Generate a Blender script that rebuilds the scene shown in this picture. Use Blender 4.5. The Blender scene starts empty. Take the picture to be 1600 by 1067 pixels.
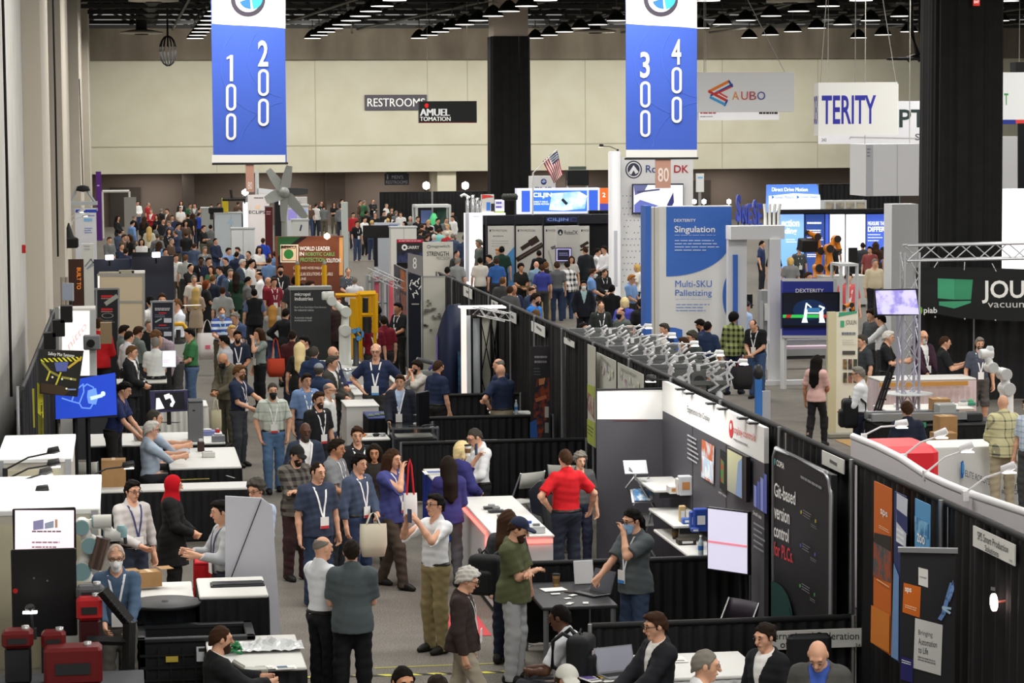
import bpy,math,random
import numpy as np
from mathutils import Matrix,Vector
random.seed(7)
C=bpy.context.scene.collection
SC=bpy.context.scene
# ---------------------------------------------------------------- camera
FPX,EYE=4050.0,5.8
YAW=math.atan2(610,FPX)
PITCH=math.atan(341.5/FPX*math.cos(YAW))
ROLL=math.radians(-0.35)
_F=np.array([math.sin(YAW)*math.cos(PITCH),math.cos(YAW)*math.cos(PITCH),-math.sin(PITCH)])
_R=np.array([math.cos(YAW),-math.sin(YAW),0.0])
_U=np.cross(_R,_F)
_R,_U=_R*math.cos(ROLL)+_U*math.sin(ROLL),_U*math.cos(ROLL)-_R*math.sin(ROLL)
cam=bpy.data.objects.new('camera',bpy.data.cameras.new('camera'))
C.objects.link(cam)
cam.matrix_world=Matrix(((_R[0],_U[0],-_F[0],0),(_R[1],_U[1],-_F[1],0),(_R[2],_U[2],-_F[2],EYE),(0,0,0,1)))
cam.data.sensor_width=36.0
cam.data.lens=FPX/1600*36
cam.data.clip_end=400
cam.data.dof.use_dof=False
SC.camera=cam
# ---------------------------------------------------------------- light and exposure
SC.view_settings.view_transform='Standard'
SC.view_settings.look='None'
SC.view_settings.gamma=1.0
SC.view_settings.use_curve_mapping=False
SC.view_settings.exposure=-0.22
SC.cycles.max_bounces=5
SC.cycles.diffuse_bounces=3
SC.cycles.glossy_bounces=2
SC.cycles.transparent_max_bounces=6
SC.cycles.caustics_reflective=False
SC.cycles.caustics_refractive=False
SC.cycles.use_light_tree=True
world=bpy.data.worlds.new('hall_air')
SC.world=world
world.use_nodes=True
world.node_tree.nodes['Background'].inputs[0].default_value=(1.0,0.985,0.95,1)
world.node_tree.nodes['Background'].inputs[1].default_value=0.36
LAMP_Z=10.4
def area(name,loc,sx,sy,w,col=(1,0.97,0.92),rot=(0,0,0)):
 d=bpy.data.lights.new(name,'AREA');d.shape='RECTANGLE';d.size=sx;d.size_y=sy;d.energy=w;d.color=col
 o=bpy.data.objects.new(name,d);C.objects.link(o);o.location=loc;o.rotation_euler=rot
 return o
for iy in range(11):
 for ix in range(5):
  area('hall_light',(2.6+ix*9.2,1+iy*14.0,LAMP_Z-.3),3.0,5.0,760)
# ---------------------------------------------------------------- pixels to places
def ray(px,py):
 return _F+_R*(px-800)/FPX-_U*(py-533.5)/FPX
E0=np.array([0,0,EYE])
def W(px,py,z=0.0):
 d=ray(px,py);return E0+d*((z-EYE)/d[2])
def WY(px,py,Y):
 d=ray(px,py);return E0+d*(Y/d[1])
def WX(px,py,X):
 d=ray(px,py);return E0+d*(X/d[0])
# ---------------------------------------------------------------- materials
_mats={}
def lin(h):
 if not isinstance(h,str):return tuple(h)
 h=h.lstrip('#')
 if len(h)==3:h=''.join(q*2 for q in h)
 c=[int(h[i:i+2],16)/255 for i in(0,2,4)]
 return tuple(x/12.92 if x<.04045 else((x+.055)/1.055)**2.4 for x in c)
def mat(col,rough=.75,metal=0.0,emit=0.0,kind=None,col2='#ffffff',scale=10.0,spec=.3):
 key=(col,rough,metal,emit,kind,col2,scale,spec)
 if key in _mats:return _mats[key]
 m=bpy.data.materials.new('%s_%s'%(kind or 'paint',str(col).strip('#')));m.use_nodes=True
 nt=m.node_tree;N=nt.nodes;L=nt.links;b=N['Principled BSDF']
 c=lin(col)+(1,)
 m.diffuse_color=c
 b.inputs['Base Color'].default_value=c
 b.inputs['Roughness'].default_value=rough
 b.inputs['Metallic'].default_value=metal
 b.inputs['Specular IOR Level'].default_value=spec
 if emit:
  b.inputs['Emission Color'].default_value=c;b.inputs['Emission Strength'].default_value=emit
 c2=lin(col2)+(1,)
 def mix(fac,a,bb):
  n=N.new('ShaderNodeMix');n.data_type='RGBA'
  if fac is not None:L.new(fac,n.inputs[0])
  for s,v in((6,a),(7,bb)):
   if hasattr(v,'is_output')or hasattr(v,'links'):L.new(v,n.inputs[s])
   else:n.inputs[s].default_value=v
  return n
 def math_(op,a,v=None):
  n=N.new('ShaderNodeMath');n.operation=op
  if hasattr(a,'links'):L.new(a,n.inputs[0])
  else:n.inputs[0].default_value=a
  if v is not None:
   if hasattr(v,'links'):L.new(v,n.inputs[1])
   else:n.inputs[1].default_value=v
  return n.outputs[0]
 if kind:
  tc=N.new('ShaderNodeTexCoord');src=tc.outputs['Object']
 if kind in('noise','carpet','concrete','cloth'):
  mp=N.new('ShaderNodeMapping');L.new(src,mp.inputs[0])
  if kind=='concrete':mp.inputs['Scale'].default_value=(1,1,.35)
  n=N.new('ShaderNodeTexNoise');n.inputs['Scale'].default_value=scale;n.inputs['Detail'].default_value=4
  L.new(mp.outputs[0],n.inputs['Vector'])
  r=N.new('ShaderNodeValToRGB');L.new(n.outputs[0],r.inputs[0])
  r.color_ramp.elements[0].position=.35;r.color_ramp.elements[1].position=.68
  r.color_ramp.elements[0].color=c;r.color_ramp.elements[1].color=c2
  out=r.outputs[0]
  if kind=='carpet':
   n2=N.new('ShaderNodeTexNoise');n2.inputs['Scale'].default_value=3.0;L.new(src,n2.inputs['Vector'])
   r2=N.new('ShaderNodeMapRange');L.new(n2.outputs[0],r2.inputs[0]);r2.inputs[3].default_value=.8;r2.inputs[4].default_value=1.15
   mm=N.new('ShaderNodeVectorMath');mm.operation='SCALE';L.new(out,mm.inputs[0]);L.new(r2.outputs[0],mm.inputs['Scale']);out=mm.outputs[0]
  L.new(out,b.inputs['Base Color'])
  if kind in('cloth',):
   bu=N.new('ShaderNodeBump');bu.inputs['Strength'].default_value=.35;bu.inputs['Distance'].default_value=.02
   L.new(n.outputs[0],bu.inputs['Height']);L.new(bu.outputs[0],b.inputs['Normal'])
 if kind in('plaid','stripe','vstripe','check'):
  sx=N.new('ShaderNodeSeparateXYZ');L.new(src,sx.inputs[0])
  def band(o,w):
   f=math_('FRACT',math_('MULTIPLY',o,scale));return math_('LESS_THAN',f,w)
  bx=band(math_('ADD',sx.outputs[0],math_('MULTIPLY',sx.outputs[1],.8)),.45 if kind!='check' else.16)
  bz=band(sx.outputs[2],.45 if kind!='check' else.16)
  if kind=='stripe':fac=bz
  elif kind=='vstripe':fac=bx
  else:fac=math_('MULTIPLY',math_('ADD',bx,bz),.5)
  L.new(mix(fac,c,c2).outputs[2],b.inputs['Base Color'])
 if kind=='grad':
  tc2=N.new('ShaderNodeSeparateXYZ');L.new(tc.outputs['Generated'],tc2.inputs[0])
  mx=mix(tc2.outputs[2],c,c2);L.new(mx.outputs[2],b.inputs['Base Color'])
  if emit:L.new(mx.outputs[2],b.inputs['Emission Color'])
 if kind=='photo':
  n=N.new('ShaderNodeTexNoise');n.inputs['Scale'].default_value=scale;n.inputs['Detail'].default_value=3;L.new(src,n.inputs['Vector'])
  r=N.new('ShaderNodeValToRGB');L.new(n.outputs[0],r.inputs[0])
  r.color_ramp.elements[0].position=.42;r.color_ramp.elements[1].position=.58
  r.color_ramp.elements[0].color=c;r.color_ramp.elements[1].color=c2
  L.new(r.outputs[0],b.inputs['Base Color'])
  if emit:L.new(r.outputs[0],b.inputs['Emission Color'])
 if kind=='hazard':
  sx=N.new('ShaderNodeSeparateXYZ');L.new(src,sx.inputs[0])
  f=math_('FRACT',math_('MULTIPLY',math_('ADD',math_('ADD',sx.outputs[0],sx.outputs[1]),sx.outputs[2]),scale))
  L.new(mix(math_('LESS_THAN',f,.5),c,c2).outputs[2],b.inputs['Base Color'])
 if kind=='glass':
  b.inputs['Transmission Weight'].default_value=.9;b.inputs['Alpha'].default_value=.35
 _mats[key]=m
 return m
BLACK='#121213';WHITE='#e9e8e4';GREY='#8d8d8d';DRAPE='#0c0c0d'
def steel():return mat('#a9abad',.35,.8)
def chrome():return mat('#c9cbcd',.22,.9)
# ---------------------------------------------------------------- mesh builder
class MB:
 def __init__(s):s.v=[];s.f=[];s.m=[];s.sm=[]
 def add(s,vs,fs,mi=0,smooth=False):
  o=len(s.v);s.v+=[tuple(map(float,v))for v in vs]
  for f in fs:s.f.append(tuple(i+o for i in f));s.m.append(mi);s.sm.append(smooth)
  return s
 def box(s,c,d,rz=0.0,mi=0,rx=0.0,bev=0.0):
  x,y,z=d[0]/2,d[1]/2,d[2]/2
  R=Matrix.Rotation(rz,3,'Z')@Matrix.Rotation(rx,3,'X')
  if bev>0:
   b=min(bev,x*.9,y*.9,z*.9);vs=[]
   for zz,e in((-z,b),(-z+b,0),(z-b,0),(z,b)):
    xx,yy=x-e,y-e;q=b if e==0 else b*.4
    vs+=[(xx-q,yy,zz),(xx,yy-q,zz),(xx,-yy+q,zz),(xx-q,-yy,zz),(-xx+q,-yy,zz),(-xx,-yy+q,zz),(-xx,yy-q,zz),(-xx+q,yy,zz)]
   fs=[tuple(range(7,-1,-1))[::-1][::-1],tuple(range(24,32))[::-1]]
   for k in range(3):
    for i in range(8):fs.append((k*8+i,k*8+(i+1)%8,k*8+8+(i+1)%8,k*8+8+i))
  else:
   vs=[(a,bb,cc)for a in(-x,x)for bb in(-y,y)for cc in(-z,z)]
   fs=[(0,1,3,2),(4,6,7,5),(0,4,5,1),(2,3,7,6),(0,2,6,4),(1,5,7,3)]
  cv=Vector(c)
  return s.add([R@Vector(v)+cv for v in vs],fs,mi)
 def bb(s,x0,x1,y0,y1,z0,z1,mi=0,bev=0.0):
  return s.box(((x0+x1)/2,(y0+y1)/2,(z0+z1)/2),(abs(x1-x0),abs(y1-y0),abs(z1-z0)),0,mi,0,bev)
 def tube(s,pts,r,n=8,mi=0,cap=True,smooth=True):
  pts=[Vector(p)for p in pts];rs=r if isinstance(r,(list,tuple))else[r]*len(pts)
  vs=[];up0=None
  for i,p in enumerate(pts):
   d=(pts[min(i+1,len(pts)-1)]-pts[max(i-1,0)]).normalized()
   if up0 is None:up0=Vector((0,0,1))if abs(d.z)<.9 else Vector((1,0,0))
   a=d.cross(up0).normalized();bq=d.cross(a).normalized()
   for k in range(n):
    t=2*math.pi*k/n;vs.append(p+(a*math.cos(t)+bq*math.sin(t))*rs[i])
  fs=[(i*n+k,i*n+(k+1)%n,(i+1)*n+(k+1)%n,(i+1)*n+k)for i in range(len(pts)-1)for k in range(n)]
  s.add(vs,fs,mi,smooth)
  if cap:s.add(vs[:n],[tuple(range(n))],mi);s.add(vs[-n:],[tuple(range(n))[::-1]],mi)
  return s
 def bar(s,p0,p1,w,h=None,mi=0):
  return s.tube([p0,p1],w*.7071,4,mi,True,False)
 def lathe(s,prof,c=(0,0,0),n=24,mi=0,smooth=True):
  vs=[(c[0]+r*math.cos(2*math.pi*k/n),c[1]+r*math.sin(2*math.pi*k/n),c[2]+z)for r,z in prof for k in range(n)]
  fs=[(i*n+k,i*n+(k+1)%n,(i+1)*n+(k+1)%n,(i+1)*n+k)for i in range(len(prof)-1)for k in range(n)]
  s.add(vs,fs,mi,smooth)
  for i,rev in((0,True),(len(prof)-1,False)):
   if prof[i][0]>1e-4:
    r=tuple(range(i*n,i*n+n));s.add([vs[j]for j in r],[tuple(range(n))[::-1]if rev else tuple(range(n))],mi)
  return s
 def prism(s,poly,y0,y1,mi=0):
  n=len(poly);a=sum(poly[i][0]*poly[(i+1)%n][1]-poly[(i+1)%n][0]*poly[i][1]for i in range(n))
  if a<0:poly=poly[::-1]
  vs=[(x,y0,z)for x,z in poly]+[(x,y1,z)for x,z in poly]
  fs=[tuple(range(n)),tuple(range(n,2*n))[::-1]]+[(i,i+n,(i+1)%n+n,(i+1)%n)for i in range(n)]
  return s.add(vs,fs,mi)
 def xform(s,M_):
  s.v=[tuple(M_@Vector(v))for v in s.v];return s
 def build(s,name,mats,parent=None,loc=None,rz=0.0):
  me=bpy.data.meshes.new(name);me.from_pydata(s.v,[],s.f)
  if not isinstance(mats,(list,tuple)):mats=[mats]
  for m in mats:me.materials.append(m)
  me.polygons.foreach_set('material_index',s.m);me.polygons.foreach_set('use_smooth',s.sm)
  me.update()
  o=bpy.data.objects.new(name,me);C.objects.link(o)
  if parent is not None:o.parent=parent
  if loc is not None:o.location=loc
  if rz:o.rotation_euler=(0,0,rz)
  return o
def tag(o,label,cat,group=None,kind=None):
 o['label']=label;o['category']=cat
 if group:o['group']=group
 if kind:o['kind']=kind
 return o
def thing(name,label,cat,loc=(0,0,0),rz=0.0,group=None):
 o=bpy.data.objects.new(name,None);o.empty_display_size=.2;C.objects.link(o)
 o.location=loc;o.rotation_euler=(0,0,rz)
 return tag(o,label,cat,group)
def struct(name,mb,m):
 o=mb.build(name,m);o['kind']='structure';return o
def copy_thing(o,loc,label=None,rz=None):
 c=o.copy();C.objects.link(c);c.location=loc
 if rz is not None:c.rotation_euler=(0,0,rz)
 if label:c['label']=label
 for ch in list(o.children):
  d=ch.copy();C.objects.link(d);d.parent=c
  for g in list(ch.children):
   e=g.copy();C.objects.link(e);e.parent=d
 return c
# ---------------------------------------------------------------- lettering
_tx={}
def text_mesh(sx,bold=0.0,mono=1.0):
 k=(sx,bold,mono)
 if k not in _tx:
  cu=bpy.data.curves.new('lettering','FONT');cu.body=sx;cu.offset=0 if 'M' in sx.upper()else bold*.6;cu.resolution_u=3
  cu.space_character=mono;cu.align_x='LEFT';cu.space_line=.9
  ob=bpy.data.objects.new('lettering',cu);me=bpy.data.meshes.new_from_object(ob)
  v=np.empty(len(me.vertices)*3);me.vertices.foreach_get('co',v);v=v.reshape(-1,3)
  v=v[:,:2];n=len(v);f=[tuple(p.vertices)for p in me.polygons];q=(0,1,2)if bold and 'M' in sx.upper()else(0,)
  _tx[k]=(np.concatenate([v+(bold*j,0)for j in q]),[tuple(i+n*j for i in p)for j in q for p in f])
  bpy.data.objects.remove(ob);bpy.data.curves.remove(cu);bpy.data.meshes.remove(me)
 return _tx[k]
class Board:
 """a flat thing standing at a real place: pixels of the photograph are projected onto its own plane"""
 def __init__(s,name,label,cat,rect,Y=None,X=None,rz=0.0,t=.04,m=None,floor=False,group=None,root=None,noface=False,bev=0,part='panel',poly=None,quad=None):
  if quad:rect=(min(q[0]for q in quad),min(q[1]for q in quad),max(q[0]for q in quad),max(q[1]for q in quad))
  p0,q0,p1,q1=rect
  s.rz=rz if X is None else(-math.pi/2+rz)
  c=WY((p0+p1)/2,(q0+q1)/2,Y)if X is None else WX((p0+p1)/2,(q0+q1)/2,X)
  s.o=np.array(c);s.n=np.array([math.sin(s.rz),-math.cos(s.rz),0.0]);s.r=np.array([math.cos(s.rz),math.sin(s.rz),0.0])
  s.o=s.o+0*s.n
  zl=[s.hit(p,q1)[2]for p in(p0,p1)]if not quad else[s.hit(*q)[2]for q in quad]
  s.base=np.array([s.o[0],s.o[1],0.0 if floor else min(zl)])
  if root is None:
   s.root=thing(name,label,cat,tuple(s.base),s.rz,group)
  else:
   s.root=root;s.base=np.array(root.location)
  s.t=t;s.k=0;s.yo=-float((s.o-s.base)@s.n)
  if not noface:
   a=[s.uv(p,q)for p,q in(poly or quad or((p0,q1),(p1,q1),(p1,q0),(p0,q0)))]
   if poly is None:
    x0,x1=(a[0][0]+a[3][0])/2,(a[1][0]+a[2][0])/2;z0=(a[0][1]+a[1][1])/2;z1=(a[2][1]+a[3][1])/2
    if floor is True:z0=0.0
    s.x0,s.x1,s.z0,s.z1=x0,x1,z0,z1
    a=[(x0,z0),(x1,z0),(x1,z1),(x0,z1)]
    mb=MB().bb(x0,x1,s.yo,s.yo+t,z0,z1,0,bev)
   else:
    mb=MB().prism(a,s.yo,s.yo+t)
   s.face=mb.build(part,m or mat(WHITE),s.root)
 def hit(s,px,py):
  d=ray(px,py);tt=((s.o-E0)@s.n)/(d@s.n);return E0+d*tt
 def uv(s,px,py):
  p=s.hit(px,py);return float((p-s.base)@s.r),float(p[2]-s.base[2])
 def _y(s,lift=0):
  s.k+=1;return s.yo-.004-.0015*s.k-lift
 def poly(s,pts,m,name='graphic',parent=None,lift=0):
  y=s._y(lift);return MB().prism([s.uv(*p)for p in pts],y,y+.0014).build(name,m,parent or s.root)
 def q4(s,r):
  return list(r)if isinstance(r[0],(tuple,list))else[(r[0],r[3]),(r[2],r[3]),(r[2],r[1]),(r[0],r[1])]
 def rect(s,r,m,name='graphic',parent=None,lift=0):
  return s.poly(s.q4(r),m,name,parent,lift)
 def oval(s,cx,cy,rx,ry,m,name='emblem',n=28,a0=0,a1=360,inner=0.0,parent=None):
  A=[math.radians(a0+(a1-a0)*i/n)for i in range(n+1)]
  out=[(cx+rx*math.cos(a),cy-ry*math.sin(a))for a in A]
  if inner:
   y=s._y();mb=MB()
   inn=[(cx+rx*inner*math.cos(a),cy-ry*inner*math.sin(a))for a in A]
   for i in range(n):mb.prism([s.uv(*q)for q in(out[i],out[i+1],inn[i+1],inn[i])],y,y+.0014)
   return mb.build(name,m,parent or s.root)
  if a1-a0<360:out.append((cx,cy))
  else:out=out[:-1]
  return s.poly(out,m,name,parent)
 def text(s,st,r,m,bold=.012,name='lettering',parent=None,lift=0,mono=1.0):
  v,fs=text_mesh(st,bold,mono)
  if not len(v):return None
  mn,mx=v.min(0),v.max(0);u=(v-mn)/(mx-mn)
  c=[np.array(s.uv(*q))for q in s.q4(r)]
  P=(c[0]*(1-u[:,:1])*(1-u[:,1:])+c[1]*u[:,:1]*(1-u[:,1:])+c[2]*u[:,:1]*u[:,1:]+c[3]*(1-u[:,:1])*u[:,1:])
  y=s._y(lift)
  n=len(P)//(3 if bold and 'M' in st.upper()else 1);return MB().add([(a,y-.0004*(i//n),b)for i,(a,b)in enumerate(P)],fs).build(name,m,parent or s.root)
 def bars(s,r,n,m,fill=.4,ragged=.35,name='small_print',parent=None):
  c=[np.array(s.uv(*q))for q in s.q4(r)];y=s._y();mb=MB();rnd=random.Random(int(c[0][0]*977+c[2][1]*131+n))
  def pt(u,v):p=c[3]*(1-u)*(1-v)+c[2]*u*(1-v)+c[1]*u*v+c[0]*(1-u)*v;return(p[0],p[1])
  for i in range(n):
   v0=i/n;v1=v0+fill/n;w=1-ragged*rnd.random();x=0.0
   while x<w:
    e=min(w,x+rnd.uniform(.06,.2));mb.prism([pt(x,v1),pt(e,v1),pt(e,v0),pt(x,v0)],y,y+.0014);x=e+.025
  return mb.build(name,m,parent or s.root)
 def line(s,pts,w,m,name='graphic',parent=None):
  y=s._y();mb=MB();q=[s.uv(*p)for p in pts]
  for a,b in zip(q,q[1:]):
   d=Vector((b[0]-a[0],b[1]-a[1]));
   if d.length<1e-6:continue
   d.normalize();nn=Vector((-d.y,d.x))*w/2;e=d*w*.3
   mb.prism([(a[0]-nn.x-e.x,a[1]-nn.y-e.y),(b[0]-nn.x+e.x,b[1]-nn.y+e.y),(b[0]+nn.x+e.x,b[1]+nn.y+e.y),(a[0]+nn.x-e.x,a[1]+nn.y-e.y)],y,y+.0014)
  return mb.build(name,m,parent or s.root)
def rr(r,rad,n=5):
 x0,y0,x1,y1=r;out=[]
 for cx,cy,a in((x1-rad,y0+rad,0),(x0+rad,y0+rad,90),(x0+rad,y1-rad,180),(x1-rad,y1-rad,270)):
  for i in range(n+1):
   t=math.radians(a+90*i/n);out.append((cx+rad*math.cos(t),cy-rad*math.sin(t)))
 return out
# ================================================================= the hall
floor=struct('floor',MB().bb(-3,62,-6,156,-.2,0),mat('#86827b',.95,kind='carpet',col2='#5d5953',scale=55,spec=.1))
struct('floor_tan',MB().bb(12.9,16.8,39.6,45.9,0,.012),mat('#b6935f',.5,kind='noise',col2='#a5814f',scale=6))
LW=mat('#c6c4be',.8,kind='noise',col2='#bcb9b2',scale=1.5)
struct('wall_left',MB().bb(-2.4,-1.78,-6,156,0,13),LW)
for i,(y0,y1,x)in enumerate(((50,55.5,-1.44),(67.5,77,-1.43),(95,104,-1.40),(128,136,-1.42))):
 struct('pilaster',MB().bb(-1.79,x,y0,y1,0,12.6),mat('#c4bcae',.85))
struct('trim_1',MB().bb(-1.79,-1.72,33.4,33.9,0,12.6),mat('#c6c4bd',.8))
WB=mat('#c9c6b2',.85,kind='noise',col2='#c1bda7',scale=.6)
for x in(2,9,15.5,26,36):area('lobby_fill',(x,152.6,3.1),3,1.2,70,(1,.93,.86))  # added fill without fixtures, brightens the recessed lobby wall
wb=MB().bb(-3,62,150,156,3.16,9.62);struct('wall_back',wb,WB)
sm=MB().bb(-3,62,149.97,150.0,4.68,4.74)
for x in(5.5,11.2,27.0,35.2,41):sm.bb(x,x+.03,149.98,150,3.2,9.6)
for x in(4,10.1,15.7,21.9,27.7,33.5,39.6):area('lamp_light',(x,141,10.3),.8,.8,260,rot=(math.radians(85),0,0))  # added wash aimed at back wall and beam, separate from the hanging lamps
struct('trim_2',sm,mat('#a9a690'))
struct('ceiling_beam',MB().bb(-3,62,149.3,156,9.62,11.5),mat('#7d7465',.95,kind='concrete',col2='#5f574b',scale=.55))
lob=MB().bb(-3,62,154.5,156,0,3.2)
struct('wall_lobby',lob,mat('#8a7d74',.85))
struct('pillar',MB().bb(18.3,19.4,150.3,154.5,0,3.16),mat('#cfcab4'))
struct('pillar',MB().bb(12.0,13.1,152.5,154.5,0,3.16),mat('#6a5f58'))
struct('pillar',MB().bb(3.6,4.3,153,154.5,0,3.16),mat('#6a625b'))
struct('door_1',MB().bb(-.6,1.2,154.2,154.5,0,2.3).bb(33,35.5,154.2,154.5,0,2.4),mat('#4f4944'))
struct('ceiling',MB().bb(-3,62,-6,156,12.8,13.2),mat('#141414',.95))
for i in range(10):
 y=92+i*6.2;mb=MB().bb(-3,62,y,y+.25,11.35,11.55).bb(-3,62,y+.05,y+.2,12.3,12.5)
 for x in range(-2,60,3):mb.bar((x,y+.12,11.45),(x+1.5,y+.12,12.4),.1);mb.bar((x+1.5,y+.12,12.4),(x+3,y+.12,11.45),.1)
 struct('ceiling_truss',mb,mat('#3a3a38' if i%2 else '#2b2b2a',.8))
for i,x in enumerate((1.2,7,13,19,25,31,37,43,49)):
 struct('ceiling_duct',MB().tube([(x,60,11.9),(x+.6,149,11.9)],.28 if i%3 else.5,10),mat('#33332f' if i%2 else '#232322',.7))
for i in range(14):
 x=-1+i*4.1;struct('ceiling_pipe',MB().tube([(x,85,11.1+.2*(i%3)),(x+6*((i*7)%5-2)*.5,148,11.1+.2*(i%2))],.07,6),mat('#4c4a45',.6))
LL=('front','middle','back')
n=0
lamp0=None
for r,x in enumerate((4.0,10.1,15.7,21.9,27.7,33.5,39.6)):
 for k in range(10):
  y=95.4+4.55*k+(0,.1,0,.1,-.2,0,.2)[r]
  if not-10<y:continue
  lb='black conical hanging lamp with glowing white disc, under the dark ceiling trusses'
  if lamp0 is None:
   lamp0=thing('ceiling_lamp',lb,'lamp',(x,y,10.4),0,'hanging hall lamps')
   MB().lathe([(.46,0),(.45,.05),(.30,.26),(.16,.40),(.07,.46),(0,.48)],n=20).build('lamp_shade',mat('#1c1c1b',.6),lamp0)
   MB().lathe([(.0,-.01),(.44,-.01),(.44,.02),(0,.02)],n=20).build('lens',mat('#fffaf2',.5,emit=2.6),lamp0)
   MB().tube([(0,0,.46),(0,0,.95)],.025,6).build('stem',mat('#555553'),lamp0)
   MB().lathe([(.20,.52),(.20,.60),(0,.60)],n=14).build('ballast',mat('#a5a39d'),lamp0)
  else:copy_thing(lamp0,(x,y,10.4))
dif=None
for i,(px,py,Y,lb)in enumerate(((221,53,141,'round white ceiling air diffuser over the far end of the aisle'),(240,3,100,'round white ceiling air diffuser cut by the top edge beside the tall banner'),(930,51,141,'round white ceiling air diffuser beside the 300 and 400 banner'),(1235,4,100,'round white ceiling air diffuser above the white hanging logo sign'))):
 p=WY(px,py,Y)
 d=thing('air_diffuser',lb,'ceiling vent',tuple(p));s_=1.15 if Y>120 else.95
 MB().lathe([(.42*s_,0),(s_,.02),(s_,.10),(.45*s_,.22)],n=28).build('outer_ring',mat('#b9b4a8'),d)
 MB().lathe([(0,-.05),(.30*s_,-.05),(.40*s_,.1),(0,.12)],n=24).build('core',mat('#2c2b29'),d)
 MB().tube([(0,0,.1),(0,0,12.75-p[2])],.3,12).build('duct_neck',mat('#3a3936'),d)
p=WY(262,62,141);mb=MB()
for k in range(7):
 a=k*.5;mb.tube([(p[0]+math.cos(a+t)*.0+.45*math.sin(t)*math.cos(a),141+.3*math.sin(t)*math.sin(a),p[2]+.3-.9-.9*-math.cos(t)*.9)for t in np.linspace(0,6.28,16)],.03,5)
mb.tube([(p[0],141,p[2]+.1),(p[0],141,12.6)],.06,6)
tag(mb.build('cable_coil',mat('#151515')),'coiled black cable hanging from the dark ceiling trusses above the back wall','cable')
for i,(px,Y,lb)in enumerate(((17,41,'long black cable running down the pale wall before the first pilaster'),(86.5,58,'long black cable down the pale wall after the first pilaster'),(121.5,110,'black cable beside the farther pilasters'))):
 a,b=WY(px,0,Y),WY(px+4,520 if i==0 else 330,Y)
 x=-1.74 if i==0 else WY(px,200,Y)[0]
 tag(MB().tube([(x,Y,b[2]-1),(x+.01,Y,(a[2]+b[2])/2),(x,Y,a[2]+2)],.025,6).build('wall_cable',mat('#171717')),lb,'cable')
q=WX(36,389,-1.76)
al=thing('alarm_box','small red fire alarm box on the pale side wall','alarm',tuple(q),math.pi/2)
MB().bb(-.05,.05,-.05,.02,-.075,.075,0,.01).build('housing',mat('#b3231f',.5),al);MB().bb(-.03,.03,-.056,-.05,-.03,.02).build('pull_handle',mat('#d9d9d6'),al)
# ---------------------------------------------------------------- wrapped columns
def wrap_column(x,y,half,z1,label,zb=0):
 t=thing('column_wrap',label,'column drape',(x,y,0));mb=MB();n=4*26;per=[]
 for k in range(n):
  f=k/n*4;e=int(f);u=(f-e)*2-1
  bx,by=((u,-1),(1,u),(-u,1),(-1,-u))[e];w=1+.05*math.sin(k*1.9)+.03*math.sin(k*.83+1)
  per.append((bx*half*w,by*half*w))
 zs=(zb,z1*.5,z1);vs=[(a*(1+.04*(1-j/2)),b*(1+.04*(1-j/2)),z)for j,z in enumerate(zs)for a,b in per]
 mb.add(vs,[(j*n+k,j*n+(k+1)%n,(j+1)*n+(k+1)%n,(j+1)*n+k)for j in range(2)for k in range(n)],0,True)
 mb.build('black_cloth',mat('#0f0f10',.8,kind='cloth',col2='#161617',scale=3),t)
 MB().bb(-half*.93,half*.93,-half*.93,half*.93,0,12.7).build('column_core',mat('#b5a89a'),t)
 return t
c1=wrap_column(17.62,53.0,.67,12.7,'huge hall column wrapped in black pleated cloth behind the booth truss')
b=Board('x','x','x',(1521,-4,1531,9),Y=52.22,t=.03,m=mat('#d4372a',.5,emit=.6),root=c1,part='exit_sign');b.text('EXIT',(1522,1,1530,5),mat('#ffffff',emit=.8),.02)
c2=wrap_column(16.64,111.0,.8,9.6,'hall column wrapped in black cloth in front of the back wall')
# ---------------------------------------------------------------- signs on the back wall and hanging signs
Wt=mat('#f2f2ee')
b=Board('restroom_sign','dark grey RESTROOMS sign on the cream back wall','sign',(570,148,667,172),Y=149.9,t=.1,m=mat('#55525a'))
b.text('RESTROOMS',(574,153.5,664,166.5),Wt,.01)
b=Board('restroom_sign',"dark MEN'S RESTROOMS sign with a figure, on the shaded lobby wall",'sign',(601,271,639,289),Y=151,t=.1,m=mat('#3b3a42'))
MB().bb(b.x0+.1,b.x1-.1,.03,.07,b.z1,b.z1+.9).build('hanger',mat('#55524e'),b.root);b.text("MEN'S",(612,273.5,630,279.5),mat('#9a9aa2'),.01);b.text('RESTROOMS',(603,282,637,287),mat('#9a9aa2'),.01);b.oval(605.5,273.5,1,1,mat('#9a9aa2'));b.rect((604.5,275,606.5,280),mat('#9a9aa2'))
def hang(root,pts,m=None):
 mb=MB()
 for a,b_ in pts:mb.tube([a,b_],.012,5)
 return mb.build('hanging_wire',m or mat('#9a988f'),root)
b=Board('hanging_sign','black hanging sign with white block letters and a red dot, over RESTROOMS','sign',(655.5,158,745,192),Y=118,t=.5,m=mat('#151717'))
b.text('AMUEL',(656,170,703,181),mat('#d9dada'),.05);b.text('TOMATION',(656,182.5,704,189),Wt,.02);b.oval(666.5,165,3.2,3.6,mat('#d8201c'));b.rect((655.5,191,745,192),mat('#7a1c1c'))
hang(b.root,[((b.x0+.4,.2,b.z1),(b.x0+.4,.2,6)),((b.x1-.4,.2,b.z1),(b.x1-.4,.2,6))])
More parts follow.
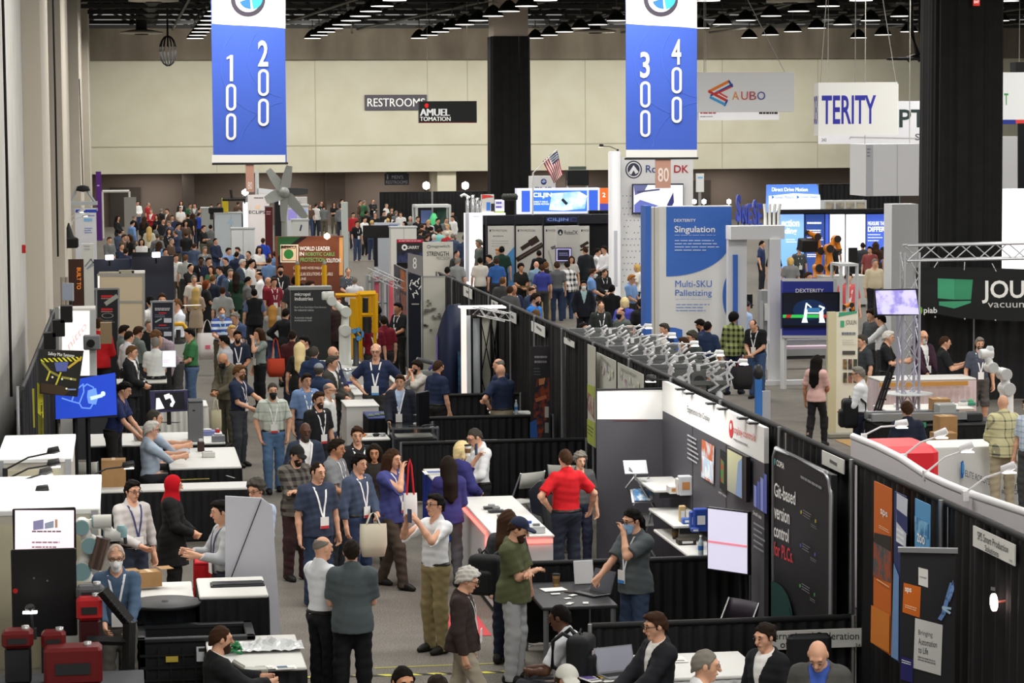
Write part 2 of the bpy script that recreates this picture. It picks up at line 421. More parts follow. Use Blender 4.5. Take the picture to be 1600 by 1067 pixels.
def lane_banner(lb,x0,x1,top,cut,bot,nums,Y,pole):
 b=Board('aisle_banner',lb,'banner',(x0,-60,x1,bot),Y=Y,t=.03,m=mat('#4160c2',.6),part='cloth')
 Wc=mat('#e9e8e2',.7)
 n=24;arc=[(x0+(x1-x0)*i/n,cut+3*math.sin(i/n*3.1)-3+8*max(0,i/n-.35)**2*2.2)for i in range(n+1)]
 b.poly(arc+[(x1,-60),(x0,-60)],Wc,'white_top')
 pale=mat('#5375d6',.6)
 for cx,cy,r in((x0+92,cut+62,78),(x0+118,cut+50,62),(x0+128,cut+205,88)):
  pts=[(cx+r*math.cos(t),cy+r*math.sin(t))for t in np.linspace(1.6,4.9,26)]
  pts=[q for q in pts if x0+1<q[0]<x1-1 and cut+8<q[1]<bot-14]
  if len(pts)>2:b.line(pts,.012,pale,'ring')
 b.rect((x0,bot-12,x1,bot),Wc,'white_foot')
 cx=(x0+x1)/2
 b.oval(cx-1,-1,27,27,mat('#3f3a45'),'emblem');b.oval(cx-1,-1,20,20,Wc,'emblem')
 b.oval(cx+2,-3,17,17,mat('#2f6be0'),'emblem',a0=200,a1=275);b.oval(cx+4,-3,18,18,mat('#39a6e6'),'emblem',a0=280,a1=365)
 for ch,r in nums:
  if ch=='0':
   x_0,y0,x_1,y1=r;b.poly(rr(r,(x_1-x_0)/2,8),Wc,'numeral');b.poly(rr((x_0+4,y0+4.2,x_1-4,y1-4.2),(x_1-x_0)/2-4,8),mat('#4160c2',.6),'numeral_gap')
  elif ch=='1':b.poly([(r[2]-5,r[3]),(r[2],r[3]),(r[2],r[1]),(r[2]-4,r[1]),(r[0],r[1]+4),(r[0],r[1]+7),(r[2]-5,r[1]+5)],Wc,'numeral')
  else:b.text(ch,r,Wc,.03,'numeral')
 MB().bb(b.x0-.03,b.x1+.03,-.02,.05,b.z0-.05,b.z0).build('hem_rail',mat('#2a2a2a'),b.root)
 r=Board('x','x','x',pole[0],Y=Y,t=.03,m=mat('#b98d7c',.7),root=b.root,part='salmon_tag');r.text('80',pole[1],mat('#e6d8cf'),.02)
 MB().tube([(0,.02,b.z1-.05),(0,.02,12.6-b.base[2])],.02,6).build('hanging_wire',mat('#777'),b.root)
lane_banner('tall blue hanging aisle banner with one hundred and two hundred in upright numerals',331,446,0,40,254,[('1',(354,86,364,127)),('0',(353,131,369,173)),('0',(353,177,369,219)),('2',(403,63,419,104)),('0',(403,108,420,150)),('0',(403,154,420,197))],60,((384,255,397,300),(387,284,394,296)))
lane_banner('tall blue hanging aisle banner with three hundred and four hundred, beside the chevron logo box',978,1089,0,40,246,[('3',(1000,81,1015,122)),('0',(1000,127,1016,168)),('0',(1000,172,1016,214)),('4',(1049,61,1064,101)),('0',(1049,105,1065,146)),('0',(1049,151,1065,192))],60,((1024,249,1048,294),(1028,262,1045,284)))
b=Board('hanging_sign','large white hanging box sign with orange and blue chevron logo reading AUBO','sign',(1090,113,1241,175),Y=80,t=.9,m=mat('#d4d5d7'))
og,rd_,bl,cy_=mat('#d9792e'),mat('#c23a35'),mat('#2b4a97'),mat('#3d97cf')
b.line([(1108,143),(1139,127)],.09,og,'logo');b.line([(1111,149),(1144,132)],.06,bl,'logo');b.line([(1108,143),(1135,157)],.08,rd_,'logo');b.line([(1120,143),(1136,152)],.05,mat('#cc4a3a'),'logo');b.line([(1136,157),(1132,165)],.06,bl,'logo');b.line([(1110,152),(1132,163)],.08,cy_,'logo');b.line([(1116,148),(1144,135)],.05,rd_,'logo');b.line([(1139,127),(1144,135)],.06,bl,'logo')
for ch,x,cc in(('A',1144,'#d98a3e'),('U',1158,'#c9503c'),('B',1171,'#a8434f'),('O',1183,'#4a4f96')):b.text(ch,(x,143,x+10.5+(2 if ch=='O' else 0),156),mat(cc),.0)
hang(b.root,[((b.x0+.3,.4,b.z1),(b.x0+.3,.4,5)),((b.x1-.2,.4,b.z1),(b.x1-2.3,.4,5.2))])
b=Board('hanging_sign','white hanging sign with cropped red letters, under the chevron logo box','sign',(1092,160,1217,187.5),Y=92,t=.5,m=mat('#e6e6ea'))
b.bars((1094,174.5,1132,178),1,mat('#a33a44'),.9);b.bars((1094,181.5,1119,183),1,mat('#666'),.8);b.bars((1186,174.5,1216,179),1,mat('#333'),.8)
hang(b.root,[((b.x0+.3,.2,b.z1),(b.x0+.3,.2,5))])
p=WY(1356,168,62);ds=thing('hanging_sign','white four-sided hanging box sign with dark blue capitals reading DEXTERITY','sign',(p[0],p[1]+1.0,p[2]-.68),math.radians(-12))
MB().bb(-1.0,.93,-.95,.95,0,1.3).build('box',mat('#e8e8e4'),ds);MB().bb(.935,.96,-.9,.9,.03,1.26).build('side_cloth',mat('#f4f4f2'),ds)
v,fs=text_mesh('TERITY',.03);mn,mx=v.min(0),v.max(0);u=(v-mn)/(mx-mn)
MB().add([(-.92+a*1.33,-.953,.28+c_*.70)for a,c_ in u],fs).build('lettering',mat('#3536a0'),ds)
v,fs=text_mesh('DEX',.03);mn,mx=v.min(0),v.max(0);u=(v-mn)/(mx-mn)
MB().add([(-1.003,.9-a*1.75,.28+c_*.70)for a,c_ in u],fs).build('lettering',mat('#3536a0'),ds)
hang(ds,[((-.95,-.9,1.3),(-.6,-.3,6)),((.9,-.9,1.3),(.2,0,6)),((0,.5,1.3),(0,.5,6))])
b=Board('hanging_sign','wide white hanging sign with dark letters PT, behind the four-sided box sign','sign',(1283,158,1470,224.5),Y=88,t=.4,m=mat('#e4e5ea'))
b.text('PT',(1405,171,1447,199),mat('#2c3c3c'),.03);b.text('S',(1430,209,1437,219),mat('#444'),0);b.text('243',(1283.5,216,1291,221),mat('#666'),0)
b.poly([(1285.5,186),(1288.5,195),(1285,204),(1283.6,195)],mat('#5aa542'),'leaf');b.line([(1327,217),(1329,214),(1440,216)],.03,mat('#bbb'))
hang(b.root,[((b.x0+.3,.2,b.z1),(b.x0+.3,.2,5.5))])
t=thing('hanging_sign','blank white hanging box sign beside the huge black column','tower',tuple(W(1398,307,3.4)*0+WY(1398,307,70)))
bb_=Board('x','x','x',(1353,225,1445,306),Y=70,t=1.6,m=mat('#dcdde0'),root=t,part='fascia');bb_.rect((1353,226,1364,306),mat('#b9bac0'),'edge_strip');bb_.bars((1354.5,232,1361,248),3,mat('#777b88'))
bb_.line([(1402,226),(1402,306)],.015,mat('#b5b6ba'))
hang(t,[((bb_.x0+.2,.8,bb_.z1),(bb_.x0+.2,.8,12.7-t.location.z)),((bb_.x1-.2,.8,bb_.z1),(bb_.x1-.2,.8,12.7-t.location.z))])
b=Board('hanging_sign','white hanging sign with green letter and blue and red lower band, beside the black column','sign',(1560,113,1610,188),Y=75,t=.6,m=mat('#dfe2e2'))
b.text('T',(1569,146,1575.5,164),mat('#3f9a55'),.02);b.poly([(1560,187),(1587,187),(1587,194),(1560,194)],mat('#28358a'),'band');b.poly([(1587,187),(1610,187),(1610,192.5),(1587,193)],mat('#d33f3c'),'band')
b=Board('speaker','black box loudspeaker hanging above the far white sign','speaker',(1587,97,1604,113),Y=90,t=.6,m=mat('#151515'))
hang(b.root,[((b.x0+.2,.2,b.z1),(b.x0+.2,.2,5))])
mb=MB()
for k,x in enumerate((1400,1411,1424,1436)):
 a=WY(x,94,95);mb.lathe([(.35,0),(.38,.06),(.2,.1)],a,12)
for k,(x,x1)in enumerate(((1418,1423),(1434,1439))):
 a=WY(x,93,95);c_=WY(x1,45,95);mb.tube([a,(a[0]+.4,95,a[2]+.2),(c_[0],95,c_[2]),(c_[0],95,12.6)],.12,8)
tag(mb.build('cable_loom',mat('#20201f')),'black looped cable loom hanging in front of the back wall by the huge column','cable')
b=Board('purple_banner','tall narrow purple hanging banner at the far end by the side wall','banner',(150.5,268,159,376),Y=128,t=.1,m=mat('#5b2a80'))
b.bars((151.5,289,156,291),1,mat('#d9c6ea'),.9)
# ================================================================= pipe and drape
def curtain(name,parent,p0,p1,z0,z1,m,amp=.035,wl=.2,sag=0.0,seed=0):
 p0=Vector(p0);p1=Vector(p1);L=(p1-p0).length;d=(p1-p0)/L;nn=Vector((-d.y,d.x,0));n=max(6,int(L/wl*6));rnd=random.Random(seed)
 ph=[rnd.uniform(-.6,.6)for _ in range(n+1)];vs=[]
 zs=(z0,z0+(z1-z0)*.5,z1-.05,z1)
 for j,z in enumerate(zs):
  for i in range(n+1):
   x=i/n*L;a=amp*(1,.9,.6,.45)[j];o=a*math.sin(2*math.pi*x/wl+ph[i]*.8)+a*.5*math.sin(2*math.pi*x/wl*.37+seed)
   vs.append(p0+d*x+nn*o+Vector((0,0,z-(sag*math.sin(math.pi*i/n)if j>1 else 0))))
 fs=[(j*(n+1)+i,j*(n+1)+i+1,(j+1)*(n+1)+i+1,(j+1)*(n+1)+i)for j in range(3)for i in range(n)]
 return MB().add(vs,fs,0,True).build(name,m,parent)
DM=mat('#101012',.62,kind='cloth',col2='#17171a',scale=4,spec=.35)
UP=mat('#9a9ca0',.35,.7)
def drape(p0,p1,z1,label,posts=(1,1),amp=.035,wl=.2,sag=.0,seed=0,m=None,group=None,z0=.02):
 p0=Vector(p0);p1=Vector(p1);t=thing('pipe_and_drape',label,'drape',(p0.x,p0.y,0),0,group);q=p1-p0
 curtain('curtain',t,(0,0,0),(q.x,q.y,0),z0,z1,m or DM,amp,wl,sag,seed)
 d=q.normalized();nn=Vector((d.y,-d.x,0))*.06
 MB().tube([(0,0,z1),(q.x,q.y,z1)],.032,8).build('top_rail',DM,t)
 for k,e in enumerate(((0,0),(q.x,q.y))):
  if posts[k]:MB().tube([(e[0]+nn.x,e[1]+nn.y,0),(e[0]+nn.x,e[1]+nn.y,z1+.03)],.022,8).build('upright',UP,t);MB().lathe([(.07,0),(.07,.012),(.02,.016)],(e[0]+nn.x,e[1]+nn.y,0),14).build('base_plate',UP,t)
 return t
DX=7.2
SPAN=[(19.1,'beside the SPS name sign and red lamp'),(21.95,'behind the retractable SPS banner'),(24.8,'behind the hanging orange banner'),(27.65,'behind the tall Git-based display'),(30.5,'behind the wall of the drive-controls booth'),(33.35,'beyond the drive-controls booth, above the green posters'),(36.2,'behind the tall green and white poster'),(39.05,'behind the narrow robot roll-up banner'),(41.9,'behind two men in navy polos'),(44.75,'with a pair of white name cards'),(47.6,'beside the curved truss display'),(50.45,'behind the white lit column'),(53.3,'above the dark blue curved display'),(56.15,'joining the white wall panel')]
for i,(y,lb)in enumerate(SPAN):drape((DX,y+2.85,0),(DX,y,0),2.44,'tall black drape section '+lb,posts=(1,0),seed=i,wl=.18+.03*(i%3))
def xcard(quad,lb,txt=None,X=7.13,m=None):
 b=Board('name_card',lb,'name card',(0,0,0,0),X=X,quad=quad,t=.012,m=m or mat('#dcdcd8',.6))
 return b
for quad,lb in(([(724,463),(737,466.5),(737,451),(724,448)],'small white name card on the farthest tall black drape'),([(767.5,481),(777,485),(777,472),(767.5,469)],'white name card peeping behind the curved truss display'),([(795,502),(806,505),(806,490),(795,485)],'white name card on black drape beside the truss display'),([(830,518),(851,526),(851,511),(830,501)],'white name card on black drape, third from the truss display'),([(881,536.5),(897,543),(897,534),(881,527)],'white name card on black drape above the men in navy polos')):
 b=xcard(quad,lb);b.bars([(quad[0][0]*.5+quad[1][0]*.5-2,quad[0][1]-5),(quad[1][0]-3,quad[1][1]-5.5),(quad[1][0]-3,quad[1][1]-10),(quad[0][0]*.5+quad[1][0]*.5-2,quad[0][1]-10)],1,mat('#777'),.8)
b=xcard([(1284,723),(1318,743),(1318,722),(1284,700)],'white name card pinned above the Git-based display')
b.bars([(1297,723),(1309,730),(1309,724),(1297,717)],1,mat('#666'),.8)
b=xcard([(1520,854),(1585,883),(1585,851),(1520,821)],'white name sign SPS Smart Production Solutions on black drape')
b.text('SPS Smart Production',[(1528,842),(1576,864),(1576,853),(1528,829.5)],mat('#222'),.0);b.text('Solutions',[(1540,860.5),(1561,871),(1561,860.5),(1540,850.5)],mat('#222'),.0);b.text('240',[(1578,876.5),(1583,879),(1583,875.5),(1578,873)],mat('#444'),0)
def low(x0,x1,y,lb,z=.92,seed=1,y2=None):return drape((x0,y,0),(x1,y if y2 is None else y2,0),z,lb,amp=.02,wl=.13,seed=seed)
low(4.45,7.1,24.62,'low black drape rail in front of the laptop table',seed=3)
low(4.4,6.95,28.3,'low black drape rail in front of the drive-controls booth',seed=5)
low(4.2,7.1,39.5,'low black drape rail behind the white folding chairs',seed=6)
low(4.35,7.1,42.6,'low black drape rail behind the glass case',.95,seed=8)
low(5.3,7.1,46.2,'low black drape rail below the men in navy polos',.95,seed=9)
b=Board('name_sign','white International Federation name sign on the low black drape by the black chair','sign',(1192,984,1350,1013),Y=24.5,t=.015,m=mat('#d8d8d4'))
b.text('International Federation',(1193,987.5,1342,999),mat('#222'),.0);b.text('of Robotics',(1219,1001,1290,1012),mat('#222'),0);b.text('241',(1336,1005,1347,1010.5),mat('#444'),0)
drape((-1.25,48.5,0),(-1.3,34.0,0),2.44,'tall black drape along the pale side wall behind the safety poster',wl=.25,seed=21)
drape((-1.67,33.6,0),(-1.68,26.2,0),2.5,'tall black drape along the side wall by the white lit cabinets',wl=.22,seed=22)
drape(WY(592,296,140)*[1,1,0],WY(674,296,140)*[1,1,0],2.22,'far black drape below the restroom sign',seed=23)
drape(WY(676,296,140)*[1,1,0],WY(765,296,140)*[1,1,0],2.22,'far black drape beside the draped column',seed=24)
for px,lb in((666,'bright white spot lamp on the far black drape below the sign'),(727,'bright white spot lamp on the far black drape near the draped column')):
 p=WY(px,290,139.5);s_=thing('spot_lamp',lb,'lamp',tuple(p));MB().lathe([(0,-.22),(.16,-.15),(.2,0),(.16,.15),(0,.22)],n=14).build('lens',mat('#ffffff',.5,emit=9),s_);MB().tube([(0,.5,-.3),(0,.05,0)],.03,6).build('arm',mat('#333'),s_)
b=Board('room_divider','grey back-of-booth panel with white header at the far wall','panel',(194,308,213,345),Y=126,floor=True,m=mat('#98958f'))
t=thing('goal_stand','thin white goal-shaped frame at the far side wall','frame',tuple(WY(182,325,138)*[1,1,0]));
a=WY(160,299,138);c_=WY(202,299,138)
MB().bar((a[0]-t.location.x,0,0),(a[0]-t.location.x,0,a[2]),.08).build('post',mat('#d8d8d2'),t);MB().bar((c_[0]-t.location.x,0,0),(c_[0]-t.location.x,0,c_[2]),.08).build('post',mat('#d8d8d2'),t);MB().bar((a[0]-t.location.x,0,a[2]),(c_[0]-t.location.x,0,a[2]),.1).build('crossbar',mat('#d8d8d2'),t)
# ================================================================= booth furniture builders
TOPW=mat('#d6d6d2',.5)
BC=mat('#111113',.75,kind='cloth',col2='#18181b',scale=4)
def table(lb,x0,x1,y0,y1,z=.75,top=None,cloth=None,drop=None,name='draped_table',seed=1,oversail=.0,cat='table',sides=True):
 t=thing(name,lb,cat,((x0+x1)/2,(y0+y1)/2,0));hx,hy=(x1-x0)/2,(y1-y0)/2
 MB().bb(-hx-oversail,hx+oversail,-hy-oversail,hy+oversail,z-.035,z,0,.01).build('tabletop',top or TOPW,t)
 if cloth is not False:
  cm=cloth or BC;mb=0
  z0=.02 if drop is None else z-drop
  curtain('skirt',t,(-hx,-hy,0),(hx,-hy,0),z0,z-.035,cm,.015,.11,0,seed)
  if sides:
   curtain('skirt',t,(hx,-hy,0),(hx,hy,0),z0,z-.035,cm,.015,.11,0,seed+1);curtain('skirt',t,(-hx,hy,0),(-hx,-hy,0),z0,z-.035,cm,.015,.11,0,seed+2)
   curtain('skirt',t,(hx,hy,0),(-hx,hy,0),z0,z-.035,cm,.015,.11,0,seed+3)
 if cloth is False or drop is not None:
  lm=mat('#8d8f92',.4,.6)
  for a in(-1,1):
   for c_ in(-1,1):MB().bar((a*(hx-.05),c_*(hy-.05),0),(a*(hx-.05),c_*(hy-.05),z-.035),.04).build('leg',lm,t)
 return t
def block(lb,x0,x1,y0,y1,z,m,name='display_counter',cat='counter',topm=None,z0=0.0,group=None,plinth=True):
 t=thing(name,lb,cat,((x0+x1)/2,(y0+y1)/2,z0),0,group);hx,hy=(x1-x0)/2,(y1-y0)/2;h=z-z0
 if plinth and h>.5:MB().bb(-hx+.03,hx-.03,-hy+.03,hy-.03,0,.08).build('plinth',mat('#3a3a3c'),t)
 MB().bb(-hx,hx,-hy,hy,.08 if plinth and h>.5 else 0,h-.03,0,.006).build('body',m,t);MB().bb(-hx-.015,hx+.015,-hy-.015,hy+.015,h-.03,h,0,.008).build('countertop',topm or TOPW,t)
 return t
def small(name,lb,cat,loc,mb,m,rz=0.0,group=None):
 o=mb.build(name,m,None,loc,rz);return tag(o,lb,cat,group)
def monitor(lb,rect,Y,scr,rz=0.0,stand=0.0,back=False,bez='#141416',t=.05,quad=None,X=None):
 b=Board('monitor',lb,'monitor',rect,Y=Y,X=X,rz=rz,t=t,m=mat(bez,.4),part='housing',bev=.01,quad=quad)
 if not back:
  q=b.q4(quad or rect);cx=sum(p[0]for p in q)/4;cy=sum(p[1]for p in q)/4
  b.rect([(cx+(p[0]-cx)*.93,cy+(p[1]-cy)*.93)for p in q],scr,'screen')
 if stand:
  if isinstance(stand,(int,float))and stand>0:
   zb=float(b.base[2]);mx=(b.x0+b.x1)/2
   MB().bar((mx,t+.03,stand-zb),(mx,t+.03,b.z0+(b.z1-b.z0)*.4),.06).build('stand',mat('#222224',.4),b.root);MB().bb(mx-.16,mx+.16,-.08,.2,stand-zb,stand-zb+.015).build('foot',mat('#222224',.4),b.root)
 return b
def arm_lamp(lb,p0,p1,name='arm_lamp',glow=4.0,m=None,group=None,head=.09):
 p0,p1=Vector(p0),Vector(p1);t=thing(name,lb,'lamp',tuple(p0),0,group);d=p1-p0;mm=m or mat('#2b2b2c',.4)
 MB().tube([(0,0,0),d*.5+Vector((0,0,.04)),d*.92],.012,6).build('arm',mm,t);MB().bb(-.03,.03,-.03,.03,-.08,.02).build('clamp',mm,t)
 e=d.normalized()*head
 MB().tube([d*.92,d*.96+Vector((0,0,.01)),d+e],[.015,.05,.04],8).build('lamp_head',mm,t)
 MB().box(tuple(d+e*.4-Vector((0,0,.045))),(.13,.09,.012)).build('lens',mat('#fffaf0',.5,emit=glow),t);return t
def robot(lb,base,pts,rad=.06,m=None,capm=None,name='jointed_robot',ped=0.0):
 base=Vector(base);t=thing(name,lb,'robot',tuple(base));m=m or mat('#dededa',.35);capm=capm or mat('#b9bcbd',.4)
 P_=[Vector(p)for p in pts]
 MB().lathe([(rad*1.6,0),(rad*1.6,.03),(rad*1.2,.05),(rad*1.15,max(.08,P_[0].z))],n=18).build('base',m,t)
 for i,(a,b_)in enumerate(zip(P_,P_[1:])):
  r=rad*(1-.1*i);MB().tube([a,a+(b_-a)*.15,a+(b_-a)*.85,b_],[r,r*.82,r*.75,r*.85],14).build('link',m,t)
 for i,a in enumerate(P_[:-1]):
  r=rad*(1.15-.1*i);c_=Vector((0,1,0))if i<3 else Vector((1,0,0))
  MB().tube([a-c_*r*1.25,a+c_*r*1.25],r,16).build('joint',m,t);MB().tube([a-c_*r*1.45,a-c_*r*1.25],r*.9,16).build('joint_cap',capm,t)
 e=P_[-1];MB().lathe([(rad*.6,-.06),(rad*.7,.02),(rad*.45,.06)],e,12).build('wrist',capm,t)
 MB().bar(e+Vector((.03,0,-.04)),e+Vector((.04,0,-.13)),.025).build('gripper_finger',mat('#333335',.4),t);MB().bar(e+Vector((-.03,0,-.04)),e+Vector((-.04,0,-.13)),.025).build('gripper_finger',mat('#333335',.4),t)
 return t
def truss_mb(mb,p0,p1,w=.28,up=(0,0,1),step=.42,r=.022):
 p0,p1=Vector(p0),Vector(p1);d=(p1-p0);L=d.length;d.normalize();u=Vector(up);s_=d.cross(u).normalized();u=s_.cross(d).normalized();h=w/2
 ch=[s_*a*h+u*b*h for a in(-1,1)for b in(-1,1)]
 for c_ in ch:mb.tube([p0+c_,p1+c_],r,8)
 n=max(2,int(L/step));
 for i in range(n):
  a,b=p0+d*L*i/n,p0+d*L*(i+1)/n
  for q,w_ in((0,1),(1,3),(3,2),(2,0)):
   k1,k2=(q,w_)if i%2 else(w_,q);mb.tube([a+ch[k1],b+ch[k2]],r*.45,5)
 return mb
def chair(lb,loc,rz,m,seat=.45,name='folding_chair',cm=None,group=None):
 t=thing(name,lb,'chair',loc,math.radians(rz),group);cm=cm or mat('#b5b7b9',.35,.6)
 MB().box((0,-.02,seat),(.44,.42,.03),0,0,.04,.012).build('seat',m,t)
 mb=MB();n=8
 for i in range(n+1):
  x=-.21+.42*i/n;yy=.24+.03*(1-(x/.21)**2)
  for z,o in((seat+.24,0),(seat+.46,.06)):mb.v.append((x,yy+o,z));
 mb.f=[(2*i,2*i+2,2*i+3,2*i+1)for i in range(n)];mb.m=[0]*n;mb.sm=[True]*n
 o=mb.build('backrest',m,t);md=o.modifiers.new('thick','SOLIDIFY');md.thickness=.02
 for s_ in(-1,1):
  MB().tube([(s_*.22,-.24,0),(s_*.22,.05,seat),(s_*.22,.30,seat+.46)],.012,6).build('leg',cm,t);MB().tube([(s_*.22,.26,0),(s_*.22,-.18,seat-.02)],.012,6).build('leg',cm,t)
 MB().tube([(-.22,.2,.12),(.22,.2,.12)],.01,6).build('crossbar',cm,t)
 return t
def bottle(lb,loc,h=.22,r=.033):
 t=thing('water_bottle',lb,'bottle',loc);MB().lathe([(r,0),(r,h*.6),(r*.8,h*.72),(r*.4,h*.86),(r*.4,h*.92)],n=12).build('bottle_body',mat('#b9cbd6',.15),t)
 MB().lathe([(r*1.03,h*.28),(r*1.03,h*.5)],n=12).build('bottle_label',mat('#3f78c4'),t);MB().lathe([(r*.45,h*.92),(r*.45,h),(0,h)],n=10).build('cap',mat('#e8e8e8'),t);return t
def cup(lb,loc,h=.13,m='#9a7a4e'):
 t=thing('coffee_cup',lb,'cup',loc);MB().lathe([(.032,0),(.043,h)],n=14).build('cup_body',mat(m),t);MB().lathe([(.046,h),(.046,h+.015),(.03,h+.02),(0,h+.02)],n=14).build('lid',mat('#1c1a19'),t);MB().lathe([(.037,h*.3),(.042,h*.75)],n=14).build('sleeve',mat('#6b5130'),t);return t
def laptop(lb,loc,rz,scr='#6d7484',em=.5,m='#5a5b5e',w=.36):
 t=thing('laptop',lb,'laptop',loc,math.radians(rz));mm=mat(m,.4,.3)
 MB().bb(-w/2,w/2,-.12,.12,0,.018,0,.004).build('base',mm,t);MB().bb(-w/2+.02,w/2-.02,-.04,.09,.018,.020).build('keyboard',mat('#1c1c1e'),t)
 l=MB().bb(-w/2,w/2,-.006,.006,0,.24);l.xform(Matrix.Translation((0,.12,.015))@Matrix.Rotation(math.radians(-18),4,'X'));l=l.build('lid',mm,t)
 s_=MB().bb(-w/2+.012,w/2-.012,-.008,-.006,.012,.228);s_.xform(Matrix.Translation((0,.12,.015))@Matrix.Rotation(math.radians(-18),4,'X'));s_.build('screen',mat(scr,.4,emit=em),l)
 return t
def sheet(lb,loc,w=.22,d=.3,rz=0,m='#eeeeea',name='paper_sheet',cat='paper',mark=None):
 t=thing(name,lb,cat,loc,math.radians(rz));MB().bb(-w/2,w/2,-d/2,d/2,0,.004).build('page',mat(m),t)
 if mark:MB().bb(-w*.38,w*.1,-d*.1,d*.38,.004,.0055).build('printed_block',mat(mark),t);MB().bb(-w*.38,w*.38,-d*.35,-d*.2,.004,.0055).build('printed_line',mat('#8a8a8a'),t)
 return t
def carton(lb,loc,w,d,h,rz=0,open_=False):
 t=thing('cardboard_box',lb,'box',loc,math.radians(rz));m=mat('#a9845a',.85,kind='noise',col2='#9c784f',scale=5)
 MB().bb(-w/2,w/2,-d/2,d/2,0,h).build('carton_body',m,t);MB().bb(-.025,.025,-d/2-.002,d/2+.002,h-.0,h+.003).build('packing_tape',mat('#c2a67c',.4),t)
 if open_:
  for s_ in(-1,1):MB().box((s_*(w/2+.06),0,h+.02),(.14,d,.005),0,0,0).build('flap',m,t)
 return t
def on(px,py,z):p=W(px,py,z);return(p[0],p[1],z)
# ================================================================= side booths along the pale wall
CAB=mat('#ecebe6',.5)
t=thing('office_chair','light grey moulded chair back cut by the bottom edge beside the wall','chair',(-.75,22.2,0))
mb=MB();n=12
for i in range(n+1):
 u=-1+2*i/n;x=u*.36;y=.06*u*u
 for z,e in((.50,0),(.70,0),(.90,0),(.965-.05*abs(u)**4,0)):mb.v.append((x,-y,z))
mb.f=[(4*i+j,4*i+4+j,4*i+5+j,4*i+1+j)for i in range(n)for j in range(3)];mb.m=[0]*len(mb.f);mb.sm=[True]*len(mb.f)
o=mb.build('backrest',mat('#c9c9cf',.5),t);o.modifiers.new('thick','SOLIDIFY').thickness=.04
MB().bb(-.3,.3,.02,.5,.44,.5,0,.03).build('seat',mat('#b9b9bf',.6),t);MB().tube([(0,.2,.05),(0,.2,.44)],.04,10).build('pedestal',chrome(),t)
for k in range(5):a=k*1.2566;MB().bar((0,.2,.06),(.3*math.cos(a),.2+.3*math.sin(a),.05),.04).build('leg',mat('#333'),t)
PK=mat('#f3dfe6',.5,emit=1.0)
b=monitor('large black display with a pale pink page, beside the white lit cabinets',(20,794,119,880),25.2,PK)
b.rect((34,806,108,872),PK,'screen');b.bars((50,829,96,838),1,mat('#8a7c84'),.25,.1);b.bars((50,846,100,868),3,mat('#c79aa8'),.3);b.poly([(52,814),(68,811),(68,826),(52,828)],mat('#b9b8ec'),'graphic');b.poly([(70,817),(84,813),(84,824),(70,826)],mat('#c3d2ee'));b.rect((86,811,90,824),mat('#f0c6a6'))
MB().bar((0,.1,-1.0),(0,.1,0),.07).build('stand',mat('#1a1a1b'),b.root)
b=monitor('black monitor seen from behind, in front of the pink screen',(18,858,120,995),24.6,None,back=True)
for dx in(53,74):b.oval(dx,903 if dx<60 else 907,1.6,1.6,mat('#6a6a6c'),'screw')
b.oval(24,923,4,4,mat('#b3231f'),'red_knob')
mxb=(b.x0+b.x1)/2;MB().bar((mxb,.09,-.72),(mxb,.09,.2),.06).build('stand',mat('#1a1a1b'),b.root)
p=W(48,950,1.1);arm_lamp('glowing clip lamp with black hood in front of the black monitor back',WY(52,985,24.1),WY(47,951,24.05),glow=9,head=.03)
RD=mat('#651417',.4);RDb=mat('#b32328',.4)
t=block('grey worktop bench carrying red machine parts by the wall',-1.35,.12,23.0,24.0,.78,mat('#3d3e42'),name='work_bench',cat='bench',topm=mat('#4a4b50'))
def redpart(lb,px,py,Y,w,h,d,m=None,rz=0):
 p=WY(px,py,Y);t=thing('machine_housing',lb,'machine part',(p[0],p[1],p[2]),rz)
 if p[2]>.82:MB().bb(-w*.42,w*.42,-d*.3,d*.4,.79-p[2],0,0,.02).build('support_bracket',mat('#3b1416' if h>.2 else '#26262a',.4),t)
 MB().bb(-w/2,w/2,-d/2,d/2,0,h,0,.03).build('casing',m or RD,t);MB().bb(-w*.3,w*.3,-d/2-.012,-d/2,h*.3,h*.6).build('cover_plate',mat('#2a2a2c',.4),t);MB().lathe([(.035,h),(.035,h+.03),(0,h+.03)],(w*.25,0,0),12).build('knob',mat('#c0c0c0',.3,.7),t);return t
redpart('dark red machine housing behind the grey chair back',115,1066,23.4,.52,.34,.3)
redpart('dark red block below the black monitor, by the picture edge',28,1010,23.6,.28,.16,.25)
redpart('dark red block with steel ends right of the clip lamp',84,1012,23.6,.22,.16,.2)
redpart('red gripper body beside the black slotted bracket',140,968,24.3,.24,.22,.16,RDb)
redpart('grey motor box beside the black slotted bracket',141,935,24.5,.26,.13,.2,mat('#55565a'))
mb=MB();a,b_=WY(160,922,24.2),WY(202,972,24.2);c_=WY(200,1062,24.2)
mb.bar(a,b_,.085);mb.bar(b_,c_,.085);e=WY(135,1000,24.2);f=WY(200,1002,24.2);mb.bar(e,f,.06)
t=thing('slotted_bracket','black slotted steel bracket frame in front of the masked man in blue','bracket',tuple(c_))
mb.xform(Matrix.Translation(-Vector(c_)));mb.build('rail',mat('#131315',.5),t);hb=MB()
for k in range(8):
 q=a+(b_-a)*(k+.5)/8;hb.box(tuple(Vector(q)-Vector(c_)+Vector((0,-.045,0))),(.02,.01,.02))
for k in range(9):
 q=b_+(c_-b_)*(k+.5)/9;hb.box(tuple(Vector(q)-Vector(c_)+Vector((0,-.045,0))),(.02,.01,.02))
hb.build('slot',mat('#8d8d90'),t)
bp=WY(135,900,26.3);J_=[(118,885),(128,838),(150,812),(176,830),(200,822),(202,838)]
def R3(base,pix,Y):return[tuple(WY(px,py,Y)-np.array(base))for px,py in pix]
